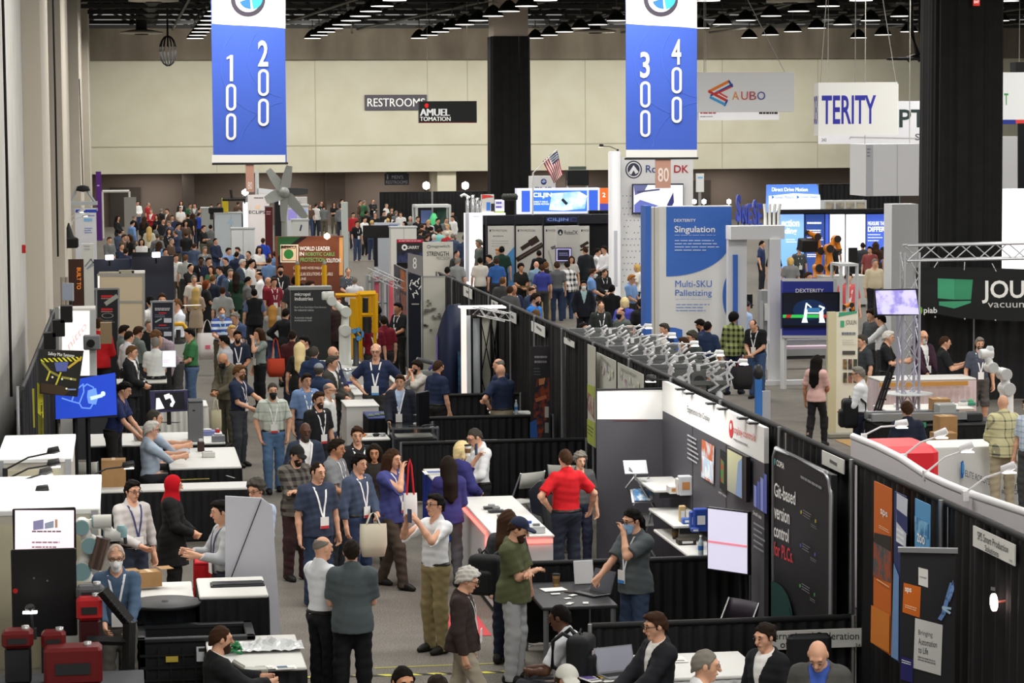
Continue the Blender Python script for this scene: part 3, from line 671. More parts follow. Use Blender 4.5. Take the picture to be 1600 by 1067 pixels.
base=tuple(WY(128,906,26.2));robot('white jointed robot arm with pale teal caps, beside the pink screen',base,R3(base,[(128,890),(140,850),(128,822),(160,815),(176,836),(190,830)],26.2),.085,mat('#d6d6d0',.35),mat('#86a9ae',.4))
p0,p1=WY(162,840,26.1),WY(148,888,26.1);small('steel_tube','brown tinted steel tube link leaning on the white robot','tube',tuple(p1),MB().tube([(0,0,0),tuple(p0-p1)],.075,14),mat('#6d5a52',.3,.6))
block('grey pedestal under the white robot arm with teal caps',-.75,-.1,25.9,26.6,1.04,mat('#b7b7b3'),name='robot_pedestal',cat='pedestal')
def cabinet(lb,px0,px1,Y0,Y1,z,front=True):
 x0,x1=-1.5,(px1-188)/4050*Y0;t=thing('display_cabinet',lb,'cabinet',((x0+x1)/2,Y0,0));hx=(x1-x0)/2
 MB().bb(-hx,hx,0,Y1-Y0,.05,z-.06).build('carcass',mat('#c6c2b6',.6),t);MB().bb(-hx-.02,hx+.02,-.02,Y1-Y0,z-.06,z,0,.01).build('top_panel',mat('#f1f3f2',.4),t)
 MB().bb(-hx+.08,hx-.16,-.015,0,.3,z-.14).build('front_panel',mat('#cfc9ae',.7),t)
 for x in(-hx,hx-.07):MB().bb(x,x+.07,-.025,.03,0,z-.02).build('frame_post',mat('#a3a5a8',.4),t)
 return t
cabinet('white lit display cabinet with beige front panel, beside the pink screen',0,145,26.6,29.2,1.93)
cabinet('second white lit cabinet behind the first, below the yellow striped tape',0,105,31.2,33.6,1.88)
area('cabinet_light',(-.85,28.6,3.3),.5,1.6,55);area('cabinet_light',(-.9,32.6,3.3),.5,1.6,40)
for i,((a0,b0),(a1,b1),Y,lb)in enumerate((((20,728),(80,706),31,'black stem lamp over the rear white cabinet, topmost of four'),((20,744),(80,725),30,'black stem lamp over the white cabinets, second from the top'),((2,770),(68,739),29,'black stem lamp over the white cabinets, third from the top'),((0,782),(62,766),28,'black stem lamp lowest over the white cabinets'))):
 arm_lamp(lb,WY(a0-12,b0+6,Y),WY(a1,b1,Y),glow=3,head=.1)
arm_lamp('black stem lamp reaching over the cardboard box on the table strip',WY(137,746,34.6),WY(196,728,34.6),glow=2,head=.12)
t=thing('pallet_crate','large black ribbed plastic crate in front of the round turntable','crate',(.66,25.75,0));hx=.55;t.scale=(1,1,.82);CR=mat('#17181a',.55)
for n_,x0,x1,y0,y1 in(('wall_panel',-hx,hx,-.36,-.31),('wall_panel',-hx+.06,hx-.06,.31,.36),('wall_panel',-hx,-hx+.05,-.36,.36),('wall_panel',hx-.05,hx,-.36,.36)):
 mb=MB().bb(x0,x1,y0,y1,.12,.93)
 if y1<0:
  for z in(.3,.45,.6,.75):mb.bb(x0,x1,y0-.025,y0,z,z+.03)
  for k in range(9):mb.bb(x0+.05+k*.12,x0+.07+k*.12,y0-.02,y0,.2,.85)
 mb.build(n_,CR,t)
mb=MB();
for x0,x1,y0,y1 in((-hx-.03,hx+.03,-.39,-.3),(-hx-.03,hx+.03,.3,.39),(-hx-.03,-hx+.06,-.39,.39),(hx-.06,hx+.03,-.39,.39)):mb.bb(x0,x1,y0,y1,.92,.975,0,.01)
mb.build('rim',mat('#25272a',.5),t);MB().bb(-hx,hx,-.35,.35,0,.13).build('base',CR,t)
MB().bb(.0,.12,-.392,-.388,.68,.86).build('label_sheet',mat('#dfe3e6'),t);MB().box((-.24,-.392,.72),(.12,.004,.07),0).build('sticker',mat('#c9b24a'),t);MB().bb(.02,.1,-.395,-.392,.8,.84).build('label_heading',mat('#333'),t)
table('white side table behind the black crate with the round turntable',-.45,.68,26.4,27.7,.95,cloth=mat('#2a2d33'),seed=31)
p=on(258,944,.98);tt_=thing('turntable','round flat black turntable on the white table behind the crate','turntable',(p[0],p[1],.95));MB().lathe([(.2,0),(.2,.02),(.36,.025),(.37,.05),(.36,.06),(0,.06)],n=36).build('disc',mat('#26282b',.5),tt_);MB().lathe([(.04,.06),(.03,.075),(0,.075)],n=12).build('hub',mat('#555'),tt_)
carton('open cardboard box on the red cloth behind the masked man',on(232,915,.98),.24,.2,.16,15,True)
table('pedestal table in black cloth with white top, in front of the tall white panel',.72,1.42,26.2,27.3,1.05,seed=33)
p=on(374,914,1.05);small('tray','flat dark tray on the white pedestal table','tray',(p[0]-.02,p[1],1.05),MB().bb(-.28,.28,-.12,.12,0,.02,0,.005).bb(-.26,.26,-.1,.1,.02,.03),mat('#26282c',.5))
b=Board('display_stand','tall plain white leaning display panel beside the black pedestal table','panel',(352,775,442,1000),Y=27.6,t=.03,m=mat('#cdced8',.55),poly=[(352,1035),(442,1035),(425,790),(408,778),(352,775)])
MB().tube([(b.uv(408,780)[0],-.02,b.uv(408,780)[1]),(b.uv(360,905)[0],-.02,b.uv(360,905)[1])],.006,5).build('cord',mat('#333'),b.root)
table('white front table with plastic netting and papers, by the seated man in black',.75,1.65,24.0,25.6,.75,seed=35)
mb=MB();rnd=random.Random(3);nx,ny=16,12;vs=[(-.3+.6*i/nx,-.22+.44*j/ny,.01+.10*rnd.random()*math.sin(math.pi*i/nx)*math.sin(math.pi*j/ny)+.02*rnd.random())for j in range(ny+1)for i in range(nx+1)]
mb.add(vs,[(j*(nx+1)+i,j*(nx+1)+i+1,(j+1)*(nx+1)+i+1,(j+1)*(nx+1)+i)for j in range(ny)for i in range(nx)]);p=on(425,1012,.76)
o=small('plastic_bag','crumpled clear plastic bubble bag on the white front table','bag',p,mb,mat('#dcdfe0',.25));
mb=MB()
for k in range(5):mb.tube([(.1*math.cos(t_+k)*(1-k*.12),.07*math.sin(t_*1+k*2),.02+.02*k+.02*math.sin(3*t_))for t_ in np.linspace(0,6.3,14)],.014,5)
small('wire_bundle','tangled green wire bundle on the white front table','wire',on(362,1020,.76),mb,mat('#2c7a4a',.4))
for i,(px,py,mk,lb)in enumerate(((412,1043,'#3a4552','printed white sheet with dark photo on the front table edge'),(446,1043,'#49647c','printed white sheet with bluish photo at the front table corner'),(398,1052,'#3f7f5a','printed white sheet with green photo by the metal box'))):sheet(lb,on(px,py,.755),.2,.16,5,mark=mk)
p=on(398,1064,.76);small('metal_box','small grey metal box cut by the bottom edge on the front table','box',p,MB().bb(-.12,.12,-.08,.08,0,.12,0,.01).tube([(-.1,-.05,.13),(-.2,-.02,.19)],.03,8),mat('#8f8f86',.4,.3))
table('red-clothed stand beside the woman in the red headscarf',.02,.55,28.3,28.9,.62,top=mat('#b01c26'),cloth=mat('#b3141f',.8,kind='cloth',col2='#a0101a',scale=5),seed=36)
table('red-clothed stand behind the man in pale grey, by the white panel',.75,1.25,28.9,29.4,.95,top=mat('#b01c26'),cloth=mat('#b3141f',.8,kind='cloth',col2='#a0101a',scale=5),seed=37)
table('white topped table strip in black cloth with a cardboard box, behind the red headscarf',-.55,1.72,36.3,36.95,.75,seed=38)
p=on(178,760,.76);carton('cardboard box standing on the white table strip',(p[0],p[1]+.15,.75),.34,.28,.38,0)
sheet('yellow ruler lying on the white table strip',on(300,749,.76),.5,.035,4,m='#b3a13f',name='ruler',cat='ruler')
table('white topped exhibit table in black cloth where two grey-haired men sit',.65,1.72,38.6,41.0,.75,seed=39)
table('white topped work table behind, with monitor and grey computer case',-.6,1.6,41.6,43.2,.75,seed=40)
mn_=Board('x','x','x',(0,0,1,1),Y=42.6,noface=True,root=thing('monitor','desktop monitor showing white robot arm on black, on the work table','monitor',tuple(WY(264,645,42.4))),floor=False)
mn_.o=WY(264,630,42.4);mn_.yo=0.0
q=[(236,645),(295,642),(293,609),(234,611)]
MB().prism([mn_.uv(*a)for a in q],0,.04).build('housing',mat('#47456b',.4),mn_.root);q2=[(243,641),(289,639),(287.5,612),(242,614)]
mn_.rect(q2,mat('#23222a',.4,emit=.25),'screen');wh=mat('#f4f4f6',.5,emit=.9)
mn_.poly([(243.5,640),(257,638),(249,621.5),(244,622)],wh,'screen_graphic');mn_.line([(259,622),(267,619),(271,628),(268,634)],.045,wh,'screen_graphic');mn_.oval(268,632,2.2,3,wh,'screen_graphic');mn_.line([(258,619),(264,617)],.05,wh,'screen_graphic')
MB().bar((0,.06,-.2),(0,.06,.05),.05).build('stand',mat('#222'),mn_.root)
p=on(305,680,.75);pc=thing('computer_case','grey upright computer case at the end of the work table','computer',(p[0]-.02,41.95,.75));MB().bb(-.11,.13,-.18,.3,0,.63,0,.01).build('case',mat('#77787a',.5),pc);MB().bb(-.11,.13,-.18,.3,.63,.66,0,.01).build('top_cover',mat('#45464a'),pc);MB().bb(-.04,.0,-.19,-.18,.5,.52).build('power_button',mat('#333'),pc)
sheet('black keyboard on the slanted work table',on(262,660,.77),.42,.14,-20,m='#2c2c33',name='keyboard',cat='keyboard')
lapt=laptop('open laptop with white lid beside the young man in navy polo',(.36,42.2,.75),160,m='#c9cacc')
rnd=random.Random(11)
for i,(px,py,nm,m_,sz,lb)in enumerate(((302,680,'motor','#2f5d46',(.1,.1,.12),'small green motor on the exhibit table'),(314,705,'canister','#3a2522',(.07,.07,.13),'small dark brown canister on the exhibit table'),(282,708,'leaflet_stand','#dfe6f2',(.2,.06,.1),'white leaflet stand with blue print on the exhibit table'),(322,680,'gauge_block','#7b83b6',(.2,.12,.07),'lilac gauge block on the exhibit table'),(341,690,'gauge_block','#8a8c94',(.14,.1,.09),'grey gauge block at the exhibit table corner'),(326,714,'sample_box','#cfcfc8',(.13,.1,.07),'small white sample box near the exhibit table edge'),(276,698,'flat_case','#bdbdb6',(.3,.2,.03),'flat grey case between the two grey-haired men and the leaflets'),(340,676,'red_button','#b0292d',(.05,.05,.05),'small red push button at the far table corner'))):
 sz=[q*1.5 for q in sz];p=on(px,py,.75);t=thing(nm,lb,'exhibit',p,rnd.uniform(-.3,.3));MB().bb(-sz[0]/2,sz[0]/2,-sz[1]/2,sz[1]/2,0,sz[2]*.8,0,.01).build('body',mat(m_,.5),t);MB().bb(-sz[0]*.3,sz[0]*.3,-sz[1]*.3,sz[1]*.3,sz[2]*.8,sz[2],0,.004).build('top',mat('#c9c9c9',.4),t)
sheet('clear stand card leaning at the exhibit table front corner',on(360,745,.76),.03,.3,20,m='#9aa0a2',name='stylus',cat='stylus')
b=Board('display_screen','big blue display with white line drawing of a robot gripper','display',(0,0,1,1),Y=37.6,quad=[(86,657),(184,650),(181,579),(84,596)],t=.08,m=mat('#1a1c24',.4),part='housing')
BS=mat('#2447c4',.5,emit=.75);b.k=0
b.poly([(87,655),(183,648),(180,582),(86,598)],BS,'screen');lb_=mat('#6f9df0',.5,emit=.8);lw_=mat('#cfe6ff',.5,emit=.9)
b.line([(97,622),(112,627),(118,610),(130,600),(131,612),(124,630),(112,627)],.018,lb_,'screen_graphic');b.line([(124,630),(128,637),(141,638),(148,626)],.018,lb_,'screen_graphic');b.line([(131,604),(136,600),(146,605),(146,612)],.018,lb_,'screen_graphic')
b.poly([(137,610),(150,606),(153,622),(150,632),(138,630),(136,620)],lb_,'screen_graphic');b.line([(143,622),(158,618)],.05,lw_,'screen_graphic');b.oval(161,615,3.6,4,lw_,'screen_graphic')
for px in(117,137):q=b.uv(px,655);MB().bar((q[0],.1,-1.0),(q[0],.1,.1),.05).build('stand_leg',mat('#15151a'),b.root)
p=on(124,690,.4);chair('pale chair back standing below the blue display',(-.62,38.6,0),180,mat('#bdbdb4'),name='side_chair')
p=W(165,755,.2);small('flight_case','grey storage case below the blue display','case',(-.75,35.2,0),MB().bb(-.32,.32,-.2,.2,0,.75,0,.02).bb(-.34,.34,-.22,.22,.7,.74),mat('#7b7a76',.6))
b=Board('safety_poster','black hanging poster Safety Mat Systems with yellow hazard stripes','poster',(62,546,131,620),Y=35.2,t=.02,m=mat('#15130f',.5),poly=[(62,615),(121,620),(131,548),(63,546)])
b.text('Safety Mat Systems',[(75,556),(116,560),(116.5,553),(75.5,549.5)],Wt,.01);b.poly([(63,566),(126,564),(128,557),(64,560)],mat('#d9d32f',kind='hazard',col2='#15130f',scale=16),'hazard_stripe')
b.line([(66,566),(78,580),(95,589),(118,593)],.03,mat('#8f8a3d'),'graphic');b.line([(78,580),(73,594)],.022,mat('#c9c23a'));b.line([(95,582),(85,607)],.022,mat('#c9c23a'));b.line([(107,574),(126,560)],.03,mat('#c9a93a'));b.poly([(85,566),(107,565),(104,580),(88,580)],mat('#5a66a8'),'graphic');b.poly([(64,598),(95,602),(112,608),(100,618),(64,613)],mat('#3f3020'),'graphic')
for q in((82,589),(97,592),(111,592),(104,607)):b.oval(q[0],q[1],1.6,1.6,mat('#f3f0d2'),'light_dot')
b.bars((106,607,120,610),1,mat('#8899cc'),.8)
b=Board('hazard_tape','vertical yellow striped hazard tape on the black drape under the poster','tape',(59,598,68,697),Y=35.4,t=.01,m=mat('#d6cf3a',kind='hazard',col2='#6b681e',scale=1.2));b.bars([(61,690),(61,605),(66,605),(66,690)],1,mat('#54521e'),.4)
Board('hazard_tape','second thinner yellow tape strip left of the vertical hazard tape','tape',(50.5,607,54,668),Y=36.5,t=.01,m=mat('#c4bd34'))
rl=[]
for a in((88,478),(76,500),(62,520),(45,560),(30,590),(18,640)):
 p=WY(a[0],a[1],40);rl.append(MB().bb(p[0]+.06,p[0]+.24,39.9,40.2,p[2]-.25,p[2]))
t=thing('rigging_lights','row of black rigging lights on the wall drape rail above the hazard tape','lights',tuple(WY(60,560,40)));[m_.xform(Matrix.Translation(-t.location)).build('lamp_housing',mat('#161618',.5),t)for m_ in rl]
# ================================================================= middle-distance booths along the pale wall
b=Board('lit_cabinet','glowing white cabinet with pink slanted lettering beside the grey machine','cabinet',(92,482,150,600),Y=47,t=.7,m=mat('#d7d6d2',.5),floor=True,part='cabinet_body')
b.rect((97,486,140,596),mat('#fff4ee',.5,emit=1.05),'lit_panel');b.text('nitto',[(108,548),(136,512),(133,500),(105,536)],mat('#eec6c4',.5,emit=.7),.02);b.rect((141,484,150,598),mat('#b5b7b6'),'edge_strip')
b.rect((86,480,92,600),mat('#8c8e8c'),'side_post')
t=thing('inspection_machine','grey machine head on a white column beside the glowing cabinet','machine',tuple(WY(146,600,46)*[1,1,0]));z=WY(146,535,46)[2]
MB().bb(-.06,.06,.0,.12,0,2.05).build('column',mat('#d3d4d2',.4),t);MB().bb(-.16,.14,-.16,.02,z-.12,z+.14,0,.02).build('head',mat('#77797a',.4),t);MB().tube([(-.03,-.2,z),(-.03,-.15,z)],.07,14).build('camera_lens',mat('#202124',.2),t);MB().bb(.14,.34,-.1,.12,z-.02,z+.35).build('carton',mat('#8a765a'),t);MB().bb(-.3,.45,-.2,.3,0,.95,0,.01).build('cabinet_base',mat('#3c3e42',.5),t)
def rollup(name,lb,rect,Y,m,post=True,**k):
 b=Board(name,lb,'roll-up banner',rect,Y=Y,t=.012,m=m,part='printed_sheet',**k)
 w0,w1=b.x0,b.x1
 MB().bb(w0-.02,w1+.02,-.015,.03,b.z1-.01,b.z1+.03).build('top_rail',UP,b.root)
 if k.get('floor'):MB().bb(w0-.03,w1+.03,-.12,.14,0,.07,0,.02).build('base_case',mat('#8f9194',.4,.5),b.root)
 MB().tube([((w0+w1)/2,.05,b.z0),((w0+w1)/2,.05,b.z1)],.012,6).build('pole',UP,b.root);return b
DKP=mat('#232428',.6)
b=rollup('roll_up_banner','dark roll-up banner with red headings and cable picture, before the beige booth panels',(150,452,185,560),55,DKP,floor=True)
b.rect((149,451,152,556),mat('#8f9194'),'side_rail');b.rect((184,451,187,556),mat('#8f9194'),'side_rail')
for y in(461,481.5):b.rect((158,y,176,y+3.5),mat('#c2303a'),'heading');b.bars((158,y+4.5,176,y+6.5),1,mat('#b98888'),.8)
b.line([(166,474),(182,463)],.09,mat('#a4aaa2'),'picture');b.oval(168,493,9.5,4,mat('#8d938b'),'picture',inner=.8);b.bars((160,500,180,505),2,mat('#777'),.5)
b=rollup('roll_up_banner','dark navy roll-up banner with white boxes, beside the man in white at the monitor',(237,472,271,560),53,mat('#242733',.6),floor=True)
b.rect((235.5,471,238,556),mat('#a9abb0'),'side_rail');b.rect((270,471,272.5,556),mat('#a9abb0'),'side_rail')
b.bars((242,481,266,486),2,mat('#cfcfd4'),.55,.1);b.rect((248,488,260,490),mat('#c2303a'));b.bars((242,491.5,262,497),2,mat('#777c8a'),.5);b.rect((256,497,268,504),mat('#c3c9d4'),'white_box');b.line([(243,503),(252,498)],.03,mat('#9aa'));b.rect((248,507,260,509),mat('#c2303a'));b.bars((242,511,268,515),2,mat('#777c8a'),.5);b.rect((256,518,268,525),mat('#c3c9d4'),'white_box')
b=Board('booth_wall','beige booth wall panels in grey frame behind the dark roll-up banners','booth wall',(153,428,225,560),Y=58.5,t=.08,m=mat('#cbbb9f',.7),floor=True,part='panel')
fr=mat('#9b9a95',.4)
for r in((153,427,226,432),(153,470,226,473.5),(153,427,156,560),(223,427,226.5,560)):b.rect(r,fr,'frame_bar')
b.rect((153,431,155.5,452),mat('#fffaf0',.5,emit=.8),'light_strip')
cz=b.z1+b.base[2]
for i,(px,w_,d_,h_,c_,lb)in enumerate(((172,.5,.3,.05,'#a8a392','flat grey case lying on top of the beige booth wall'),(198,.35,.3,.08,'#9c9888','small grey case on top of the beige booth wall'),(216,.3,.25,.07,'#e9e6e8','white box with papers on top of the beige booth wall'))):
 p=WY(px,428,58.6);small('case',lb,'case',(p[0],58.56,cz),MB().bb(-w_/2,w_/2,0,.07,0,h_,0,.01),mat(c_))
b=Board('booth_wall','dark slate booth wall lit by a bright lamp, nearer the pale wall','booth wall',(147,405,203,470),Y=68,t=.08,m=mat('#2c3040',.5),floor=True)
b=Board('booth_wall','dark slate booth wall lit by a bright lamp, behind the white-shirted man','booth wall',(206,400,272,480),Y=66,t=.08,m=mat('#262832',.5),floor=True)
b.rect((206,394,236,401),mat('#15161c'),'header')
for px,py,Y,lb in((171,402,67.6,'dazzling white lamp on the slate booth wall nearer the pale wall'),(244,398,65.6,'dazzling white lamp on the slate booth wall by the crowd')):
 p=WY(px,py,Y);s_=thing('flood_lamp',lb,'lamp',tuple(p));MB().bb(-.1,.1,-.05,.03,-.06,.06,0,.01).build('lens',mat('#ffffff',.5,emit=14),s_);MB().tube([(0,.03,-.05),(0,.25,-.1),(0,.43,-.25)],.02,6).build('arm',mat('#222'),s_)
 area('flood_light',(p[0],p[1]-.1,p[2]),.2,.1,18,(.85,.9,1),(math.radians(-40),0,0))
b=Board('booth_backdrop','tall white booth panel with blue top and blue text by the pale wall','booth panel',(118,327,151,440),Y=88,t=.5,m=mat('#cfd0d6',.5),floor=True)
b.rect((118,327,151,332),mat('#2b45a8'),'blue_header');b.rect((131,341,144,346),mat('#7fb1d8'));b.bars((132,356,146,366),3,mat('#6a7fc8'),.35);b.bars((134,336,150,339),1,mat('#6a7fc8'),.5)
t=thing('lighting_canopy','white rigged canopy frame above the blue-topped booth panel','canopy',tuple(WY(130,325,92)))
mb=MB().bb(-.45,.5,0,.6,.1,.22).bb(-.5,.5,0,.1,-.1,.0);mb.bar((-.45,.3,.1),(-.2,.3,.75),.06).bar((.4,.3,.2),(0,.3,.8),.06);mb.build('frame',mat('#a9b0b2',.3),t);MB().lathe([(0,.55),(.25,.6),(.2,.75),(0,.8)],(0,.3,0),14).build('spot',mat('#222'),t);MB().tube([(0,.3,.75),(-.05,.3,4.5)],.02,6).build('cable',mat('#151515'),t)
b=Board('booth_backdrop','lower white panel with faint sketch of machine parts below the blue-topped panel','booth panel',(128,381,147,470),Y=74,t=.3,m=mat('#c9cbc8',.5),floor=True);b.bars((131,384,142,393),2,mat('#9aa0a8'),.3);b.line([(133,416),(142,405),(146,410),(136,420)],.04,mat('#7f8790'));b.line([(136,420),(146,414)],.04,mat('#8b97a5'))
for i,((a0,b0),(a1,b1),lb)in enumerate((((108,343),(124,332),'silver booth arm lamp over the blue-topped panel, upper one'),((112,347),(130,338),'silver booth arm lamp over the blue-topped panel, lower one'))):arm_lamp(lb,WY(a0,b0,80),WY(a1,b1,80),m=mat('#cfcfcc',.3),glow=2.5,head=.2)
t=thing('equipment_heap','black flight case and camera gear piled on the wall booth roof','gear',tuple(WY(108,385,70)));MB().box((0,0,.1),(.45,.4,.28),.2,0,0,.04).build('soft_case',mat('#161616'),t);MB().lathe([(.18,.2),(.12,.3),(.02,.62),(0,.63)],n=12).build('hood',mat('#1d1d1d'),t);MB().box((-.2,-.15,.05),(.2,.2,.2),.1,0,0,.03).build('bag',mat('#2a211d'),t)
b=Board('drape_banner','dark brown hanging banner with vertical orange letters BUILT TO','banner',(107,405,131,460),Y=62,t=.06,m=mat('#3a2018',.6),floor=True)
b.text('BUILT TO',[(120,418),(120,452),(126.5,452),(126.5,418)],mat('#e8852a',.5,emit=.3),.03)
for px in(97,104):q=b.uv(px,440);MB().bar((q[0],-.1,0),(q[0],-.1,2.3),.06).build('light_mast',mat('#9a8f82',.4),b.root)
monitor('pale grey monitor seen from the side below the brown banner',(97,442,113,470),52,mat('#8d97aa',.4,emit=.3),rz=math.radians(-50),bez='#a9adb2',stand=.95)
block('grey counter under the side-on monitor by the wall',-1.25,-.78,51.5,53.2,.95,mat('#9a9c98'))
table('white round info counter edge with green square, behind the man in the green polo',.55,1.45,45.4,46.3,.95,cloth=mat('#e3e3dd'),name='info_counter',cat='counter',seed=51)
b=monitor('white desktop monitor beside the man in white polo, back view crowd',(253,548,275,574),47,mat('#dfe6f4',.5,emit=.8),stand=.95,bez='#cfd2d6');b.bars((255,562,268,568),2,mat('#e8b8c4',.5,emit=.6),.4)
table('black draped counter where the three onlookers stand, below the roll-up banners',-.5,.9,49.8,50.6,.95,seed=52,top=mat('#c9c9c2'))
t=thing('yellow_robot','small yellow desk robot on the counter beside the man in green','robot',on(279,537,1.2));MB().lathe([(.14,0),(.14,.05),(.05,.1),(.05,.3)],n=12).build('base',mat('#2b2b2d'),t);MB().tube([(-.16,0,.32),(-.1,0,.42),(.1,0,.42),(.16,0,.32)],.05,10).build('arm',mat('#d9a51c',.4),t)
MB().bb(-.2,.2,-.15,.15,-1.2,0).build('stand',mat('#c9c9c4'),t)
# ---------------------------------------------------------------- far end, middle of the hall
def plainbox(name,lb,cat,rect,Y,d,m,top=None):
 b=Board(name,lb,cat,rect,Y=Y,t=d,m=m,floor=True,part='body');MB().bb(b.x0-.03,b.x1+.03,-.03,d+.03,b.z1,b.z1+.05).build('top_edge',top or mat('#b9bcbc'),b.root);return b
b=plainbox('cabinet','white two-door cabinet standing before the tall white booth in the far crowd','cabinet',(362,358,398,420),92,.6,mat('#d5d8d8'));b.line([(380,360),(380,418)],.02,mat('#a9abab'),'door_gap')
b=plainbox('cabinet','pale blue white cabinet in the far crowd behind the front white cabinet','cabinet',(336,334,378,392),98,.6,mat('#cbd5dc'));b.line([(361,336),(361,390)],.02,mat('#9fb0b9'),'door_gap');b.poly([(354,350),(360,340),(366,350)],mat('#b3cfe0'),'faint_logo')
p=WY(352,332,98.2);t=thing('yellow_machine','yellow machine post with black arm on top of the pale cabinet','machine',tuple(p));MB().bb(-.12,.12,0,.25,0,.55,0,.03).build('post',mat('#d8c22c',.4),t);MB().bar((-.1,0,.5),(.75,0,.5),.1).build('arm',mat('#2a2622'),t);MB().bar((.25,0,.5),(.22,0,.85),.07).build('prong',mat('#222'),t);MB().box((-.35,0,.08),(.55,.4,.25),0,0,0,.04).build('motor',mat('#171717'),t)
b=plainbox('machine_cabinet','grey machine cabinet with dark side window far down the aisle','cabinet',(315,326,333,352),111.5,.8,mat('#a7aaa6'));b.rect((328,327,333,343),mat('#23262c'),'window')
b=Board('booth_tower','white ECLIPSE booth tower with pale gold mark in the far crowd','tower',(387,305,421,370),Y=104,t=.8,m=mat('#ddd6d4',.5),floor=True);b.text('ECLIPSE',(389,329,419,334),mat('#2a2a2c'),.02);b.poly([(398,322),(407,319),(406,327),(399,327)],mat('#e8cdb0'),'mark');b.bars((397,308.5,414,310),1,mat('#333'),.8)
b=Board('light_column','glowing white column with dark cap left of the ECLIPSE tower','light',(380,316,387,340),Y=103,t=.15,m=mat('#eef2ff',.5,emit=1.3),floor=True,part='lit_face');b.rect((379,305,387,316),mat('#6f6f72'),'cap')
p=WY(383,300.5,102.5);s_=thing('spot_lamp','bright white spot lamp on the glowing column beside ECLIPSE','lamp',tuple(p));MB().lathe([(0,-.14),(.13,-.05),(.13,.05),(0,.14)],n=12).build('lens',mat('#ffffff',.5,emit=9),s_);MB().bar((0,.5,-.45),(0,.05,0),.04).build('arm',mat('#333'),s_)
b=rollup('roll_up_banner','dark red narrow roll-up banner right of the ECLIPSE tower',(414,323,426,360),96,mat('#5a1c22',.6),floor=True);b.bars((416,330,425,337),2,mat('#c9a0a0'),.5)
b=plainbox('machine_tower','tall black machine tower behind the brown cable-protection backdrop','machine',(430,312,444,380),88,.5,mat('#17171a'));b.rect((435.5,313,438.5,320),mat('#f0f0ee',.5,emit=.5),'label')
b=plainbox('machine_cabinet','white control cabinet with dark slot behind the brown backdrop','cabinet',(457,345,482,372),82,.6,mat('#d9dcda'));b.line([(469,360),(471,352)],.05,mat('#3a4260'),'dark_slot')
b=plainbox('machine_cell','white framed machine cell with purple glow behind the brown backdrop','machine',(447,322,482,345),90,.8,mat('#c3c6ca'));b.rect((450,327,464,344),mat('#8d84c8',.5,emit=.4),'glow_window');b.rect((467,327,479,344),mat('#8ea2dc',.5,emit=.3),'glow_window')
b=Board('booth_sign','white booth header with black specks far behind the turbine blades','booth sign',(452,308,480,325),Y=112,t=.4,m=mat('#e2e0df'));b.bars((456,314,476,319),2,mat('#aaa'),.5);MB().bb(b.x0,b.x1,.05,.35,-b.base[2],0).build('support_wall',mat('#b9b6b2'),b.root)
b=Board('booth_sign','white slanted booth header behind the dark machine tower','booth sign',(402,296,440,308),Y=115,t=.4,m=mat('#e7eaee'),poly=[(404,306),(440,306),(436,298),(404,294)]);MB().bar((b.uv(402,305)[0],.2,-b.base[2]),(b.uv(402,292)[0],.2,1.2),.12).build('mast',mat('#c9cbc9'),b.root)
c_=WY(444,300,84);t=thing('turbine','grey five-bladed wind turbine model towering behind the brown backdrop','turbine',(c_[0],c_[1],0));TM=mat('#9da09c',.4)
MB().tube([(0,.15,0),(0,.15,c_[2])],[.12,.08],12).build('mast',TM,t);MB().lathe([(0,-.22),(.13,-.15),(.16,0),(.16,.2),(0,.25)],n=16).xform(Matrix.Translation((0,0,c_[2]))@Matrix.Rotation(math.pi/2,4,'X')).build('hub',TM,t)
for px,py,w_ in((419,265,.16),(452,259,.17),(415,313,.2),(478,341,.17),(481,299,.13),(443,346,.13)):
 e=WY(px,py,84)-np.array(c_);e=Vector(e);d=e.normalized();nn=Vector((d.z,0,-d.x));a=Vector((0,0,c_[2]))
 vs=[];
 for u,ww in((.04,.5),(.2,1),(.6,.9),(1,.6)):
  for sgn in(-1,1):
   for yy in(-.02,.02):q=a+e*u+nn*w_*ww*sgn;vs.append((q.x,q.y+yy+sgn*.04,q.z))
 fs=[]
 for k in range(3):
  o=4*k;fs+=[(o,o+2,o+6,o+4),(o+1,o+5,o+7,o+3),(o,o+4,o+5,o+1),(o+2,o+3,o+7,o+6)]
 MB().add(vs,fs).build('blade',TM if px not in(481,)else mat('#55575a',.4),t)
b=Board('curved_display','tall narrow curved white panel right of the brown backdrop','panel',(535,316,544,420),Y=86,t=.35,m=mat('#c3cac6',.4),floor=True)
t0_=76
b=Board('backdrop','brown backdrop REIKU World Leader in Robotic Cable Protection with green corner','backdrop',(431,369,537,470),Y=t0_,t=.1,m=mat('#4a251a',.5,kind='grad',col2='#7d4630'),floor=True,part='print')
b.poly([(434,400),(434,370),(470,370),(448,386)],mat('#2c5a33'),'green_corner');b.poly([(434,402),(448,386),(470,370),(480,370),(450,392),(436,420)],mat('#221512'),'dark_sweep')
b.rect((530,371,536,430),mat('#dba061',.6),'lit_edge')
cr=mat('#e9dfc9');b.poly([(438,382),(466,382),(466,410),(438,410)],cr,'logo_frame');b.poly([(440,384),(464,384),(464,408),(440,408)],mat('#6b3a28'),'logo_gap');b.poly([(441,388),(463,385),(463,407),(441,407)],mat('#e3c9a8'),'logo_field');b.oval(451,397,7.5,7.5,mat('#2f7a3b'),'green_disc');b.text('REIKU',(439,383.5,462,388.5),mat('#191311'),.02)
